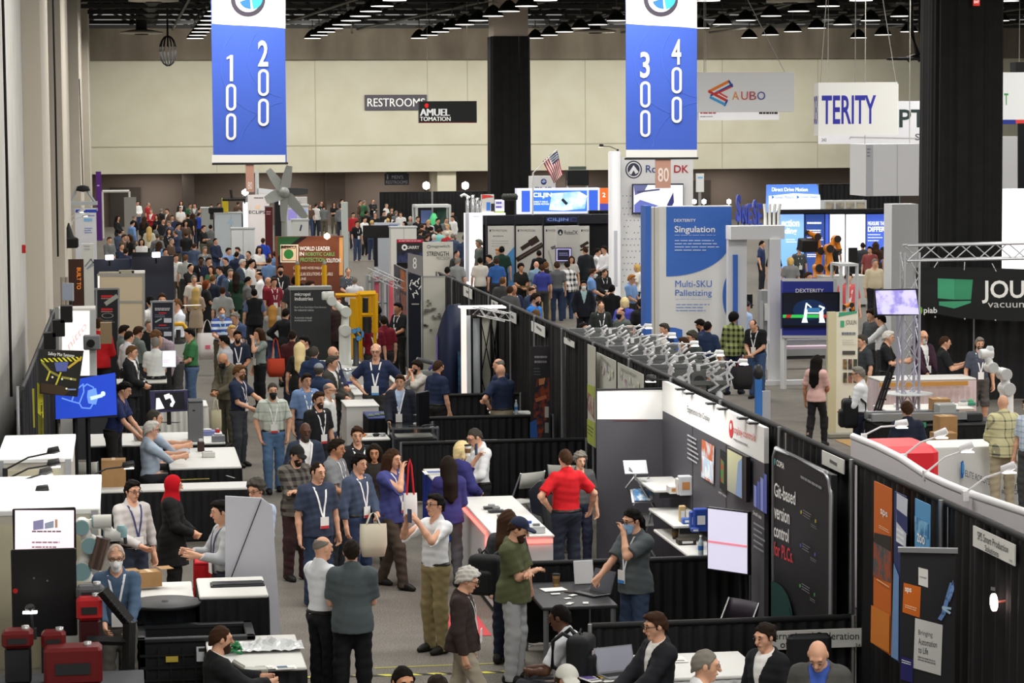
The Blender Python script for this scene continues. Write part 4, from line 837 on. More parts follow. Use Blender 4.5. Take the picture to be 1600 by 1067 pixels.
b.text('WORLD LEADER',(468,385,516,391.5),Wt,.03);b.text('IN',(468,393.5,475,399.5),Wt,.03);b.text('ROBOTIC CABLE',(477,394,523,399.8),mat('#7db06a'),.02);b.text('PROTECTION',(469,402.5,508,409),mat('#6fae63'),.02);b.text('SOLUTIONS',(510,403.5,533,410),Wt,.03);b.text('CABLE AND HOSE FAILURE',(458,416.5,506,420.5),mat('#e3d3c6'),.01);b.text('MODULAR SOLUTIONS AVAILABLE',(459,425.5,520,430.5),mat('#e3d3c6'),.01);b.text('ONLINE',(460,433.5,478,437.5),mat('#e3d3c6'),.01)
area('backdrop_light',(b.o[0]+.2,t0_-.5,2.75),1.6,.2,22,(1,.8,.6),(math.radians(-25),0,0))
p=WY(511,369,t0_-.3);s_=thing('spot_lamp','warm lamp shining on top of the brown cable-protection backdrop','lamp',tuple(p));MB().lathe([(0,-.1),(.09,-.04),(.09,.04),(0,.1)],n=12).build('lens',mat('#ffd9a8',.5,emit=7),s_);MB().bar((0,.05,0),(0,.3,-.02),.03).build('arm',mat('#333'),s_)
chair('orange moulded chair before the brown backdrop',(WY(500,440,73)[0],73,0),0,mat('#c98a3e',.5),name='side_chair',seat=.55)
b=Board('booth_backdrop','dark grey micropsi industries booth panel beside the white robot arm','booth panel',(455,453,517,560),Y=55,t=.35,m=mat('#303436',.5),floor=True)
MB().bb(b.x0-.03,b.x1+.03,-.03,.38,b.z1,b.z1+.07).build('top_cap',mat('#8f9290'),b.root)
b.text('micropsi',(460.5,457,485,463.5),Wt,.02);b.text('industries',(460.5,463.5,489,469.5),Wt,.02);b.text('Real-Time Hand-Eye-Coordination',(460,478.5,510,482),mat('#c9cbc9'),.0);b.text('for industrial robots',(460,482.5,490,486),mat('#c9cbc9'),0);b.text('Automate manual',(460,494.5,487,498),mat('#c9cbc9'),0);b.text('workstations now',(460,498.5,487,502),mat('#c9cbc9'),0)
block('white robot counter with white robot arm beside the dark grey booth panel',3.95,4.8,51.6,53.4,.98,mat('#d9d8d2'))
base=(WY(539,532,52.4)[0],52.4,.98);robot('large white jointed robot arm reaching over the dark grey booth panel',base,R3(base,[(539,516),(540,487),(518,470),(513,462),(510,460)],52.4),.105,mat('#d3d5ce',.35),mat('#c3c6c0',.4))
base=(WY(556,532,52)[0],52.0,.98);robot('small robot gripper with blue caps on the white robot counter',base,R3(base,[(560,528),(553,517),(560,515),(566,522)],52),.05,mat('#3a3d42',.4),mat('#4a86b8',.4))
sheet('orange tray of parts on the white robot counter',on(530,560,1.0)[:2]+(.985,),.25,.2,3,m='#d8682a',name='parts_tray',cat='tray')
YM=mat('#d9a313',.45)
t=thing('safety_guard','yellow steel safety frame beside the white robot arm','frame',tuple(WY(570,560,54)*[1,1,0]));o0=np.array(t.location)
def yb(px0,py0,px1,py1,Y=54,w_=.07):a,c_=WY(px0,py0,Y)-o0,WY(px1,py1,Y)-o0;MB().bar(a,c_,w_).build('beam',YM,t)
for x,y0,y1,w_ in((555,466,560,.16),(561,458,560,.1),(586,458,520,.09),(578,462,494,.05)):yb(x,y0,x,y1,w_=w_)
yb(524,461,586,461,w_=.06);yb(558,460,587,459,w_=.1);yb(562,492,584,492,w_=.06);yb(586,494,586,560,w_=.05)
MB().tube([WY(573,465,54.1)-o0,WY(573,520,54.1)-o0],.1,12).build('cylinder',mat('#2a2a2c',.3),t)
for i,(px,lb)in enumerate(((465,'yellow post with grey cap by the seated visitors, nearer the wall side'),(507,'yellow post with grey cap beside the white text SOLUTIONS'))):
 p=WY(px,448,62);q=WY(px,414,62);t=thing('yellow_post',lb,'post',(p[0],p[1],0));MB().bar((0,0,0),(0,0,q[2]),.085).build('post',YM,t);MB().lathe([(.04,0),(.05,.04),(.03,.1),(0,.1)],(0,0,q[2]),12).build('cap',mat('#8d9188',.4),t)
block('white bench counter behind the big man in navy polo with hands on hips',4.15,4.7,46.8,48.4,.95,mat('#dcdbd5'));block('tall white box plinth in front of the white bench counter',3.75,4.3,43.9,44.9,1.05,mat('#dddcd8'),name='plinth',cat='plinth')
t=thing('glass_jar','clear glass jar of shiny parts on the tall white plinth','jar',on(542,598,1.06));MB().lathe([(.1,0),(.12,.05),(.12,.2),(.1,.24)],n=16).build('jar_body',mat('#b9c0c4',.1,.3),t);MB().lathe([(.12,.24),(.12,.26),(0,.27)],n=16).build('lid',chrome(),t);MB().bb(-.05,.16,-.13,.1,-.01,.03).build('blue_tray',mat('#27398c'),t)
t=thing('truss_rack','tall silver truss rack with white and pink parts beside the draped display','rack',tuple(WY(585,470,60)*[1,1,0]));o0=np.array(t.location)
for i,px in enumerate((574,583,598,607)):
 a=WY(px,500,60)-o0;MB().bar((a[0],.05*i,0),(a[0],.05*i,2.35-.04*i),.06).build('upright',mat('#a8abad',.35,.6),t)
for z in(.7,1.2,1.7,2.2):MB().bar((WY(574,400,60)[0]-o0[0],.05,z),(WY(607,400,60)[0]-o0[0],.15,z),.04).build('shelf_rail',mat('#a8abad',.35,.6),t)
MB().bb(.02,.13,.12,.18,.5,2.3).build('pink_cover',mat('#d8657a'),t);MB().bb(.16,.3,.14,.2,.4,2.25).build('white_cover',mat('#e6e0e4'),t);MB().bb(.36,.46,.14,.2,.5,2.2).build('pink_cover',mat('#d8606c'),t)
mb=MB();truss_mb(mb,(-.05,.3,2.42),(.45,-1.6,2.2),.16,step=.3,r=.012);mb.build('top_truss',steel(),t)
b=Board('poster_wall','dark poster wall of robot photographs beside the truss rack','poster wall',(0,0,0,0),X=6.75,quad=[(616,560),(641,575),(641,428),(616,411)],t=.05,m=mat('#23222a',.5))
b.rect([(617,480),(624,484),(624,418),(617,413)],mat('#4a4a5c',kind='photo',col2='#2a2a36',scale=5),'photo');b.rect([(626,452),(637,458),(637,428),(626,420)],mat('#c26a34',kind='photo',col2='#7a4428',scale=6),'photo');b.rect([(617,545),(625,550),(625,445),(617,440)],mat('#8a7f88',kind='photo',col2='#4f4148',scale=6),'photo');b.rect([(627,500),(638,508),(638,464),(627,457)],mat('#a04a32',kind='photo',col2='#5c4a4a',scale=7),'photo')
b=Board('roll_up_banner','dark navy banner with white machine drawing under a grey header','roll-up banner',(638,427,658,600),Y=56,t=.05,m=mat('#1b2030',.5),floor=True)
MB().bb(b.x0-.03,b.x0,-.02,.04,0,b.z1+.1).build('side_rail',UP,b.root);b.poly([(637,424),(660,432),(660,400),(637,395)],mat('#8d8a8c',.5),'grey_header');b.text('8',(645,402,651,420),Wt,.01)
rnd=random.Random(5)
for k in range(14):x,y=642+rnd.random()*13,436+rnd.random()*24;b.line([(x,y),(x+rnd.uniform(-5,5),y+rnd.uniform(-7,7))],.025,Wt,'drawing')
b.bars((643,474,656,477),1,Wt,.6)
b=Board('booth_wall','plain white framed booth wall end beside the dark blue curved display','booth wall',(659,432,696,600),Y=55.2,t=.06,m=mat('#cfcfc4',.6),floor=True)
b.rect((659,431,696,434),mat('#a9aaa5'),'frame_bar');b.rect((659,431,661.5,600),mat('#8d8f90'),'frame_bar')
t=thing('parts_display','cluster of small tubing parts hanging on the white booth wall','display',tuple(WY(674,500,55.17)));mb=MB();rnd=random.Random(8)
for k in range(16):x,z=rnd.uniform(-.15,.2),rnd.uniform(-.3,.45);mb.box((x,-.03,z),(rnd.uniform(.03,.1),.05,rnd.uniform(.02,.05)),0)
mb.build('fittings',mat('#7c8078',.4,.4),t)
b=Board('booth_sign','black booth sign with red top and white Q logo, far middle','booth sign',(620,374,662,410),Y=86,t=.06,m=mat('#2a282c',.5));b.rect((620,374,662,379),mat('#b8273f'),'red_band');b.bars((623,375.5,660,377.5),1,mat('#e8b0bc'),.8,.1);b.oval(632,386.5,4.5,4.8,Wt,'emblem',inner=.45);b.text('UARRY',(636,384,655,389),Wt,.02);b.rect((620,394,662,410),mat('#3b4468',kind='photo',col2='#232538',scale=4),'photo');MB().bb(b.x0,b.x1,.06,.1,-b.base[2],0).build('support_wall',mat('#1c1c1e'),b.root)
b=Board('booth_sign','white booth sign magswitch Strength Precision, far middle','booth sign',(661,378,708,445),Y=84,t=.06,m=mat('#e3e1d6',.5),floor=True);b.text('magswitch',(672,382.5,703,388),mat('#6f736f'),.02);b.oval(670,385.5,2.8,3,mat('#8a8d8a'),'emblem',inner=.6);b.text('STRENGTH',(667,393,701,400),mat('#2d2f31'),.02);b.text('PRECISION',(682,401,703,406),mat('#8d8f8b'),0)
b=monitor('large black monitor back on a far white counter',(567,352,608,372),95,None,back=True);MB().bar(((b.x0+b.x1)/2,.1,-1.05),((b.x0+b.x1)/2,.1,.1),.1).build('stand',mat('#1a1a1b'),b.root)
b=plainbox('counter','long white two-panel counter right of the far black monitor','counter',(611,356,651,390),94,.6,mat('#d7d6cf'));b.line([(631,357),(631,388)],.02,mat('#a7a7a0'),'panel_gap')
b=Board('booth_sign','pale blue header sign with dark script behind the far counter','booth sign',(585,348,625,358),Y=100,t=.2,m=mat('#c3c9d6'));b.bars((608,351,622,354),1,mat('#445a9a'),.9,.1);MB().bb(b.x0,b.x1,.02,.18,-b.base[2],0).build('support_wall',mat('#b4b9c2'),b.root)
t=thing('machine_enclosure','white framed glass machine enclosure with green light before the far black drape','machine',tuple(WY(677,360,119)*[1,1,0]));o0=np.array(t.location);zt=WY(677,322,119)[2]
a,c_=WY(651,340,119)[0]-o0[0],WY(703,340,119)[0]-o0[0]
for x in(a,c_):
 for y in(0,1.3):MB().bar((x,y,0),(x,y,zt),.09).build('post',mat('#c5c9c7'),t)
MB().bb(a-.05,c_+.05,-.05,1.35,zt-.06,zt+.06).build('roof',mat('#cfd3d1'),t);MB().bb(a,c_,-.02,1.3,0,1.1).build('base',mat('#aeb2b2'),t);MB().bb(a+.25,a+.75,.4,.45,1.3,zt-.2).build('screen',mat('#5b6a9c',.4,emit=.3),t);MB().bb(.25,c_-.1,.5,.6,1.15,zt-.1).build('back_panel',mat('#3f5a52'),t);MB().lathe([(.12,1.2),(.2,1.5),(.1,1.75),(0,1.8)],(.05,.2,0),12).build('green_cover',mat('#5fd18a',.4,emit=.2),t)
# ================================================================= booths beyond the long drape
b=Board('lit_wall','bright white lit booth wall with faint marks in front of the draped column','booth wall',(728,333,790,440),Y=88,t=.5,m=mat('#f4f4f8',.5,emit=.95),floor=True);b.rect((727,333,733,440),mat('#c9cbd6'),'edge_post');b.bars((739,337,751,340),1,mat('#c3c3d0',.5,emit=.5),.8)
t=thing('chrome_fixture','group of shiny steel nozzle columns on top of the lit white wall','fixture',tuple(WY(740,332,88.2)))
for k,(x,r,h)in enumerate(((-.18,.07,.55),(.0,.08,.6),(.16,.09,.5),(.3,.08,.42))):MB().lathe([(r,0),(r,h*.7),(r*.6,h*.8),(r*.7,h),(0,h)],(x,.2,0),14).build('nozzle',chrome(),t)
MB().tube([(-.1,.2,.5),(-.3,.2,.62),(-.42,.2,.55)],.05,8).build('spout',mat('#dfe0e0',.3),t)
b=Board('booth_sign','white sign with red curved top beside the steel nozzles','booth sign',(753,304,772,333),Y=88.1,t=.3,m=mat('#d9d6d4'));b.poly([(753,311),(753,304),(766,305),(772,308),(760,309)],mat('#d8453c'),'red_sweep');b.rect((760,316,766,329),mat('#3d74c8',.5,emit=.3),'blue_panel');b.rect((767,318,773,330),mat('#333338'),'dark_panel')
b=Board('booth_sign','small white and violet sign with exclamation mark beside the red-topped sign','booth sign',(774,312,788,330),Y=88.1,t=.2,m=mat('#e9e8f6',.5,emit=.4));b.bars((775,315,784,328),2,mat('#5b56b0',.5,emit=.2),.55,.05);b.rect((785,316,787,325),Wt)
MB().bb(b.x0,b.x1,.02,.18,-.2,0).build('foot',mat('#a9c95a'),b.root)
mb=MB()
for k in range(4):a=WY(789+k*5,309,86);mb.lathe([(0,-.1),(.1,-.06),(.12,.06),(.06,.14),(0,.14)],tuple(a),10)
mb.bar(WY(786,305,86.1),WY(808,306,86.1),.03);mb.bar(WY(805,306,86.1),WY(805,306,86.1)*[1,1,0],.05)
tag(mb.build('spot_bar',mat('#3a3d36',.5)),'bar of four dark spot lamps beside the blue lightbox sign','lamps')
FRM=mat('#20222c',.5);WP=mat('#dcdad3',.5)
Yt=84
for i,(r,lb)in enumerate((((762,353,804,450),'white linear-motion panel with blue corner, nearest the lit wall'),((806,353,848,450),'white linear-motion panel with two black rail modules'),((850,353,872,450),'white linear-motion panel with small machine picture behind the robot panel'),((905,353,921,450),'white linear-motion panel right of the robot panel'))):
 b=Board('booth_backdrop',lb,'booth panel',r,Y=Yt,t=.08,m=WP,floor=True);x0,x1=r[0],r[2]
 b.text('TM MOTION',(x0+6,358.5,min(x0+30,x1-1),362),mat('#44464a'),.0);b.rect((x0+3,358.5,x0+5,362),mat('#44464a'))
 MB().bb(b.x0-.045,b.x0+.005,-.03,.12,0,b.z1+.3).build('frame_post',FRM,b.root)
 if i==0:b.poly([(789,450),(804,450),(804,385),(789,402)],mat('#5b9bd6'),'blue_corner');b.bars((770,368,792,370),1,mat('#8c8c8a'),.8);b.bars((768,376,796,388),3,mat('#b3b2ac'),.25)
 dk=mat('#3b2d29')
 if i==1:
  b.line([(816,388),(836,375)],.14,dk,'rail_module');b.line([(830,379),(838,374)],.22,dk,'rail_module');b.line([(809,405),(846,383)],.16,dk,'rail_module');b.line([(812,403),(846,382)],.04,mat('#6a5a54'),'rail_module')
 if i==2:b.poly([(860,386),(870,382),(869,388),(862,390)],mat('#6f6f70'));b.line([(857,392),(868,432)],.05,mat('#b9b9b4'))
 if i==3:b.line([(908,385),(918,379)],.1,dk,'rail_module');b.line([(907,391),(919,386)],.05,dk,'rail_module')
t=thing('booth_fascia','dark fascia beam with blue CILJIN lettering over the linear-motion panels','fascia',tuple(WY(850,350,Yt+.4)));o0=np.array(t.location);a,c_=WY(756,350,Yt+.4)-o0,WY(952,350,Yt+.4)-o0
MB().bb(a[0],c_[0],0,.2,0,.3).build('beam',FRM,t);MB().bb(a[0],c_[0],.2,.3,-o0[2],.3).build('back_wall',mat('#14151a'),t)
b=Board('x','x','x',(853,339,905,347),Y=Yt+.3,t=.05,m=mat('#2c3563',.5),root=t,part='letter_board');b.text('CILJIN',(855,340.5,888,346.5),mat('#7f9ce0',.5,emit=.2),.03);b.oval(897,343,6,3.5,mat('#55628f'),'emblem',inner=.8)
b=Board('lightbox','long blue glowing lightbox sign CILJIN with bright machine picture','lightbox',(808,294,937,334),Y=90,t=.5,m=mat('#d8dced',.5,emit=.55),part='frame');MB().bb(b.x0+.1,b.x1-.1,.1,.4,-b.base[2],0).build('support_wall',mat('#14151a'),b.root)
BB=mat('#3d76d8',.5,emit=.7);b.rect((815,298,828,331),mat('#3a62d6',.5,emit=.6),'blue_strip');b.rect((920,297,934,331),mat('#3a62d6',.5,emit=.6),'blue_strip');b.rect((832,297.5,917,330),BB,'picture');b.poly([(862,302),(905,299),(917,306),(914,326),(880,329),(858,328)],mat('#e6f3ff',.5,emit=.8,kind='photo',col2='#8ec0ea',scale=1.6),'picture');b.text('CILJIN',(833,301,862,310),mat('#ffffff',.5,emit=.9),.04);b.text('DIRECT DRIVE',(834,314,856,316.5),mat('#ffffff',.5,emit=.9),.01);b.text('LINEAR MOTORS',(834,317.5,858,320),mat('#ffffff',.5,emit=.9),.01);b.line([(879,312),(885,318)],.1,mat('#28303c'),'picture')
b=Board('screen','orange and blue glowing screen with 2 beside the CILJIN lightbox','screen',(936,294,955,332),Y=92,t=.2,m=mat('#d9662a',.5,emit=.7));b.rect((936,318,955,332),mat('#4a4fb8',.5,emit=.4),'blue_part');b.text('2',(941,301,946,308),mat('#ffffff',.5,emit=.8),.02);MB().bb(b.x0,b.x1,.02,.18,-b.base[2],0).build('support_wall',mat('#1a1a1e'),b.root)
b=Board('booth_sign','white box sign with small globe and letters PHS behind the flag','booth sign',(830,275,868,300),Y=95,t=.6,m=mat('#e2e2e2'));b.oval(849.5,284,4.5,4.8,mat('#2b3a78'),'globe');b.poly([(846,284),(850,280),(853,284),(849,286)],mat('#aab9e0'),'globe');b.text('PHS',(836,292,862,299),mat('#3c4a78'),.02);MB().bb(b.x0+.1,b.x1-.1,.1,.5,-b.base[2],0).build('support_wall',mat('#333338'),b.root)
b=Board('speaker_case','black equipment case on posts behind the white booths right of the flag','case',(887,266,920,290),Y=100,t=.5,m=mat('#1b1c1e'));MB().bar((b.x0+.05,.2,-b.base[2]),(b.x0+.05,.2,.2),.08).build('post',mat('#c9cbc9'),b.root);MB().bar((b.x1-.05,.2,-b.base[2]),(b.x1-.05,.2,.2),.08).build('post',mat('#c9cbc9'),b.root);MB().bb(b.x0+.1,b.x1-.1,0,.4,.62,.75).build('lamp_bar',mat('#55605a'),b.root)
p0,p1=WY(833,270,88),WY(871,233,88);t=thing('flag','American flag on an angled pole in front of the cream back wall','flag',tuple(p0));d=Vector(p1-p0)
MB().tube([(0,0,0),tuple(d)],.02,6).build('pole',mat('#d9d9d6'),t);MB().tube([(0,0,0),(-.05,.1,-p0[2])],.03,6).build('bracket',mat('#c9c9c6'),t)
cor=[WY(848,252,88)-p0,WY(870,234,88)-p0,WY(879,272,87.8)-p0,WY(866,287,88.1)-p0]
def fl(u,v):return Vector(cor[0])*(1-u)*(1-v)+Vector(cor[1])*u*(1-v)+Vector(cor[2])*u*v+Vector(cor[3])*(1-u)*v+Vector((0,.06*math.sin(v*7+u*3),0))
mb=MB();N_=13
for k in range(N_):
 for j in range(8):
  u0,u1,v0,v1=1-(k+1)/N_,1-k/N_,j/8,(j+1)/8
  mi=2 if(k<7 and j<3)else(0 if k%2==0 else 1)
  mb.add([fl(u0,v0),fl(u1,v0),fl(u1,v1),fl(u0,v1)],[(0,1,2,3)],mi)
mb.build('cloth',[mat('#b02a35'),mat('#e8e4e2'),mat('#2b3466')],t)
mb=MB()
for k in range(5):
 for j in range(4):q=fl(.5+.1*k,.04+.085*j);mb.box(tuple(q+Vector((0,-.03,0))),(.05,.01,.05),0,0,.78)
mb.build('stars',mat('#f2f2f2'),t)
b=Board('booth_backdrop','narrow white RoboDK kiosk panel with a screen, among the crowd','booth panel',(870,353,906,470),Y=82.5,t=.25,m=mat('#d4d3cf',.5),floor=True);b.oval(875.5,363,4,4.8,mat('#2e3038'),'emblem');b.poly([(873.5,366),(875.5,361),(877.5,366)],Wt,'emblem_mark');b.text('RoboDK',(882,360,903,366.5),mat('#3a3c42'),.0)
m_=Board('x','x','x',(868,387,893,409),Y=82.35,t=.06,m=mat('#2a2838',.4),root=b.root,part='screen_housing');m_.rect((869,388.5,892,408),mat('#b9b2e8',.5,emit=.7),'screen_border');m_.rect((871,390,889.5,406.5),mat('#26263a',.5,emit=.2),'screen');m_.bars((873.5,395,888,401),2,mat('#9a9ac8',.5,emit=.5),.35)
drape(tuple(WY(919,400,86)*[1,1,0]),tuple(WY(954,400,86)*[1,1,0]),2.9,'black curtain between the RoboDK kiosk and the dotted white tower',seed=41)
YR=78
b=Board('booth_tower','tall white RoboDK tower dotted with blue specks, with a video screen','tower',(971,246,1083,470),Y=YR,t=1.2,m=mat('#dfdfe0',.5),floor=True,part='tower_body')
b.oval(990,265,13,14,mat('#3c3f52'),'emblem');b.oval(990,265,11,12,mat('#e6e6e6'),'emblem_ring',inner=.86);b.poly([(982,270),(990,258),(998,269),(993,272),(990,266),(986,273)],mat('#e9e9ec'),'emblem_mark')
b.text('Robo',(1009,258,1044,270),mat('#4a5a8c'),.02);b.text('DK',(1053,258,1076,270),mat('#b3303c'),.03)
y=b._y();rnd=random.Random(4);mb=MB()
for r_ in range(15):
 for k in range(8):
  px,py=973+k*6+(r_%2)*2.4,306+r_*9.6
  if px>1007:continue
  if rnd.random()<.85:mb.prism([b.uv(px+dx,py+dy)for dx,dy in((-.5,1),(.7,.6),(.6,-1),(-.6,-.7))],y,y+.0014)
mb.build('dot_pattern',mat('#4a557c'),b.root)
m_=Board('x','x','x',(988,287,1068,334),Y=YR-.12,t=.08,m=mat('#30303e',.4),root=b.root,part='video_screen');m_.rect((990,289,1067,332),mat('#e8e8f6',.5,emit=.75),'screen');m_.poly([(990,289),(1012,289),(1006,300),(992,305)],mat('#6a70a0',.5,emit=.3),'screen_graphic');m_.poly([(991,320),(1000,312),(1040,325),(1048,332),(991,332)],mat('#6c78c8',.5,emit=.35),'screen_graphic');m_.poly([(1042,320),(1052,300),(1053,316),(1046,330)],mat('#3a4080',.5,emit=.2),'screen_graphic');m_.line([(996,300),(1030,296)],.05,mat('#555a80'),'screen_graphic')
t=Board('light_column','rounded white lit side column of the dotted RoboDK tower','column',(952,238,972,470),Y=77.2,noface=True,floor=True);zt=t.uv(960,238)[1];r_=(t.uv(972,300)[0]-t.uv(953,300)[0])/2
MB().lathe([(r_,0),(r_,zt),(r_*.8,zt+.03),(0,zt+.04)],n=28).build('column',mat('#f0f1f4',.4,emit=.12),t.root);t.root.location.y+=r_
t.o=t.o+np.array([0,-.0,0]);t.k=0
MB().prism([(-.05,.9),(.05,.9),(.05,2.6),(-.05,2.6)],-r_-.008,-r_-.004).build('text_strip',mat('#c9ccd6'),t.root)
arm_lamp('thin black arm lamp curving from the dotted tower roof',WY(965,234,77.6),WY(941,228,77.6),glow=1.0)
b=Board('name_card','small white sign with blue band beside the dotted tower','sign',(1088,271,1100,300),Y=90,t=.1,m=mat('#d9dad8'));b.rect((1090,276,1098,279),mat('#7fb6dc'));MB().bar(((b.x0+b.x1)/2,.05,-b.base[2]),((b.x0+b.x1)/2,.05,0),.08).build('post',mat('#999'),b.root)
YD=57.5
b=Board('booth_wall','white and blue Dexterity booth wall headed Singulation and Multi-SKU Palletizing','booth wall',(1030,322,1143,565),Y=YD,t=.3,m=mat('#e2e2e0',.5),floor=True,part='front_panel')
BLU=mat('#3f6fc6',.5)
n=20;arc=[(1041+102*math.sin(math.pi/2*i/n),371+61*math.cos(math.pi/2*i/n))for i in range(n+1)]
b.poly([(1041,323),(1143,323)][::-1]+[(1041,323)]+arc,BLU,'blue_quarter')if False else b.poly([(1041,323)]+arc+[(1143,323)],BLU,'blue_quarter')
arc2=[(1143-14*math.cos(math.pi/2*i/n),458-30*math.sin(math.pi/2*i/n))for i in range(n+1)]
b.poly([(1143,428)]+[(1143-14*math.sin(math.pi*i/n),463-36*math.cos(math.pi*i/n))for i in range(n+1)],BLU,'blue_curve')
b.poly([(1041,565),(1067,565),(1066,515),(1055,512),(1041,511)],BLU,'blue_foot')
b.text('DEXTERITY',(1053,342,1087,346.5),Wt,.02);b.text('Singulation',(1054,353,1117,366),Wt,.025);b.bars((1054,367,1120,369),1,mat('#b9c9ea'),.4,.05);b.bars((1054,375,1128,395),4,mat('#c3d2ee'),.3);b.text('Multi-SKU',(1055,438,1112,448.5),BLU,.0);b.text('Palletizing',(1055,452.5,1112,465),BLU,.0);b.bars((1056,467,1112,469),1,mat('#9fb5dd'),.35,.05);b.bars((1056,475,1120,489),3,mat('#7d97cc'),.3)
t=thing('booth_column','blue and white slotted end column of the Dexterity booth wall','column',(b.root.location.x,YD,0));a0,a1,a2=WY(1008,400,YD)[0]-t.location.x,WY(1017,400,YD)[0]-t.location.x,WY(1030,400,YD)[0]-t.location.x
MB().bb(a0,a1,-.05,.5,0,b.z1+.02).build('blue_edge',BLU,t);MB().bb(a1,a2-.005,-.02,.5,0,b.z1-.02).build('white_return',mat('#d3d0c9',.5),t);MB().bb(a1+.07,a1+.085,-.025,-.02,0,b.z1).build('slot',mat('#8a8a88'),t)
for i,(px,lb)in enumerate(((1085,'small white lamp on the Dexterity wall top nearer the tower'),(1100,'dazzling white lamp in the middle of the Dexterity wall top'),(1139,'dazzling warm lamp on the Dexterity wall top by the blue letters'))):
 p=WY(px,315,YD+.2);s_=thing('spot_lamp',lb,'lamp',tuple(p));MB().lathe([(0,-.06),(.05,-.03),(.05,.03),(0,.06)],n=12).build('lens',mat('#fff6ea',.5,emit=16 if i else 3),s_);MB().bar((0,.05,-.1),(0,.05,0),.03).build('arm',mat('#444'),s_)
area('booth_light',(WY(1100,300,57)[0],56.2,4.3),1.6,.3,14,(1,.97,.93),(math.radians(-30),0,0))
t=thing('roof_letters','row of blue standing capital letters on the white gateway roof','letters',tuple(WY(1151,352,56.6)));o0=np.array(t.location);LBm=mat('#3b4aa6',.4)
for ch,r in zip('SNESE',((1150,304,1157,347),(1159,320,1166,350),(1168,318,1174,350),(1176,312,1182,352),(1183,318,1190,356))):
 m_=Board('x','x','x',r,Y=56.6,noface=True,root=t);v,fs=text_mesh(ch,.05);mn,mx=v.min(0),v.max(0);u=(v-mn)/(mx-mn);c0,c1_=m_.uv(r[0],r[3]),m_.uv(r[2],r[1])
 mb=MB();pts=[(c0[0]+a*(c1_[0]-c0[0]),c0[1]+q*(c1_[1]-c0[1]))for a,q in u];mb.add([(a,-.06,q)for a,q in pts]+[(a,.06,q)for a,q in pts],list(fs)+[tuple(i+len(pts)for i in f[::-1])for f in fs]);
 e={}
 for f in fs:
  for a_,b_ in zip(f,f[1:]+f[:1]):e[(a_,b_)]=1
 for a_,b_ in list(e):
  if(b_,a_)not in e:mb.add([mb.v[a_],mb.v[b_],mb.v[b_+len(pts)],mb.v[a_+len(pts)]],[(0,3,2,1)])
 mb.build('letter',LBm,t);MB().bar(((c0[0]+c1_[0])/2,0,c0[1]-.07),((c0[0]+c1_[0])/2,0,c0[1]+.05),.02).build('peg',mat('#222'),t)
t=thing('roof_letters','white standing letters right of the blue letters on the gateway roof','letters',tuple(WY(1208,352,56.4)))
for k in range(4):MB().tube([(-.18+k*.1,0,0),(-.18+k*.1,0,.25),(-.2+k*.12,0,.48)],.035,10).build('letter',mat('#e3e3de',.4),t)
t=thing('gateway','white gateway frame of the Dexterity booth behind the man in the cap','frame',tuple(WY(1183,600,56)*[1,1,0]));o0=np.array(t.location);GW=mat('#dcdddf',.5)
def gx(px,Y=56):return WY(px,400,Y)[0]-o0[0]
zt=WY(1183,353,56)[2];zb=WY(1183,374,56)[2]
MB().bb(gx(1142),gx(1226),0,.5,zb,zt).build('lintel',GW,t);MB().bb(gx(1143),gx(1172),.3,.5,0,zb).build('rear_post',GW,t);MB().bb(gx(1202),gx(1219),-.05,.15,0,zb).build('front_post',GW,t);MB().bb(gx(1150),gx(1157),.24,.3,.6,2.9).build('blue_stripe',BLU,t);MB().bb(gx(1140),gx(1305),-.1,.1,0,.1).build('floor_beam',GW,t)
MB().bb(gx(1160),gx(1300),0,.06,.92,1.0).build('mid_rail',GW,t);MB().bb(gx(1212),gx(1222),.5,.6,0,zb).build('inner_post',mat('#b9bbbd'),t)
t=thing('machine_rack','white machine rack with black camera head inside the gateway frame','machine',tuple(WY(1180,600,59)*[1,1,0]));o0=np.array(t.location)
for px in(1140,1190):MB().bar((gx(px,59),0,0),(gx(px,59),0,WY(px,470,59)[2]),.06).build('post',mat('#a9abad',.4),t)
MB().bb(gx(1146,59),gx(1176,59),0,.2,WY(1160,482,59)[2],WY(1160,460,59)[2]).build('camera_head',mat('#151518',.4),t);MB().bb(gx(1192,59),gx(1215,59),.1,.5,.5,1.9).build('control_box',mat('#8f9294'),t);MB().bb(gx(1196,59),gx(1206,59),.05,.1,1.2,1.6).build('window',mat('#dfe0dc',.4),t);MB().bb(gx(1140,59),gx(1300,59),.2,.6,.5,.56).build('shelf',mat('#c9b4c4'),t)
for k in range(4):MB().tube([(gx(1197+k*3,59),-.1,.05),(gx(1197+k*3,59),-.1,.75),(gx(1200+k*3,59),.1,.8)],.012,6).build('rail',mat('#d6d6d6',.3),t)
YK=55
b=Board('screen_kiosk','blue DEXTERITY kiosk with video screen of two white robots','kiosk',(1223,438,1305,527),Y=YK,t=.18,m=mat('#2c3796',.5),part='sign_board')
b.rect((1222,435,1306,439.5),mat('#d9dadc'),'white_edge');b.rect((1302,436,1308,526),mat('#c9cacc'),'white_edge');b.rect((1222,524,1306,528),mat('#c9cacc'),'white_edge');b.text('DEXTERITY',(1243,451,1287,457),Wt,.02)
m_=Board('x','x','x',(1222,457,1312,511),Y=YK-.1,t=.07,m=mat('#0f1014',.3),root=b.root,part='screen_housing');m_.rect((1224,459,1309,508),mat('#0d1a38',.4,emit=.25,kind='grad',col2='#12141c'),'screen');m_.oval(1265,484,26,16,mat('#14305e',.4,emit=.3),'screen_glow');wq=mat('#e9f2f6',.5,emit=.9)
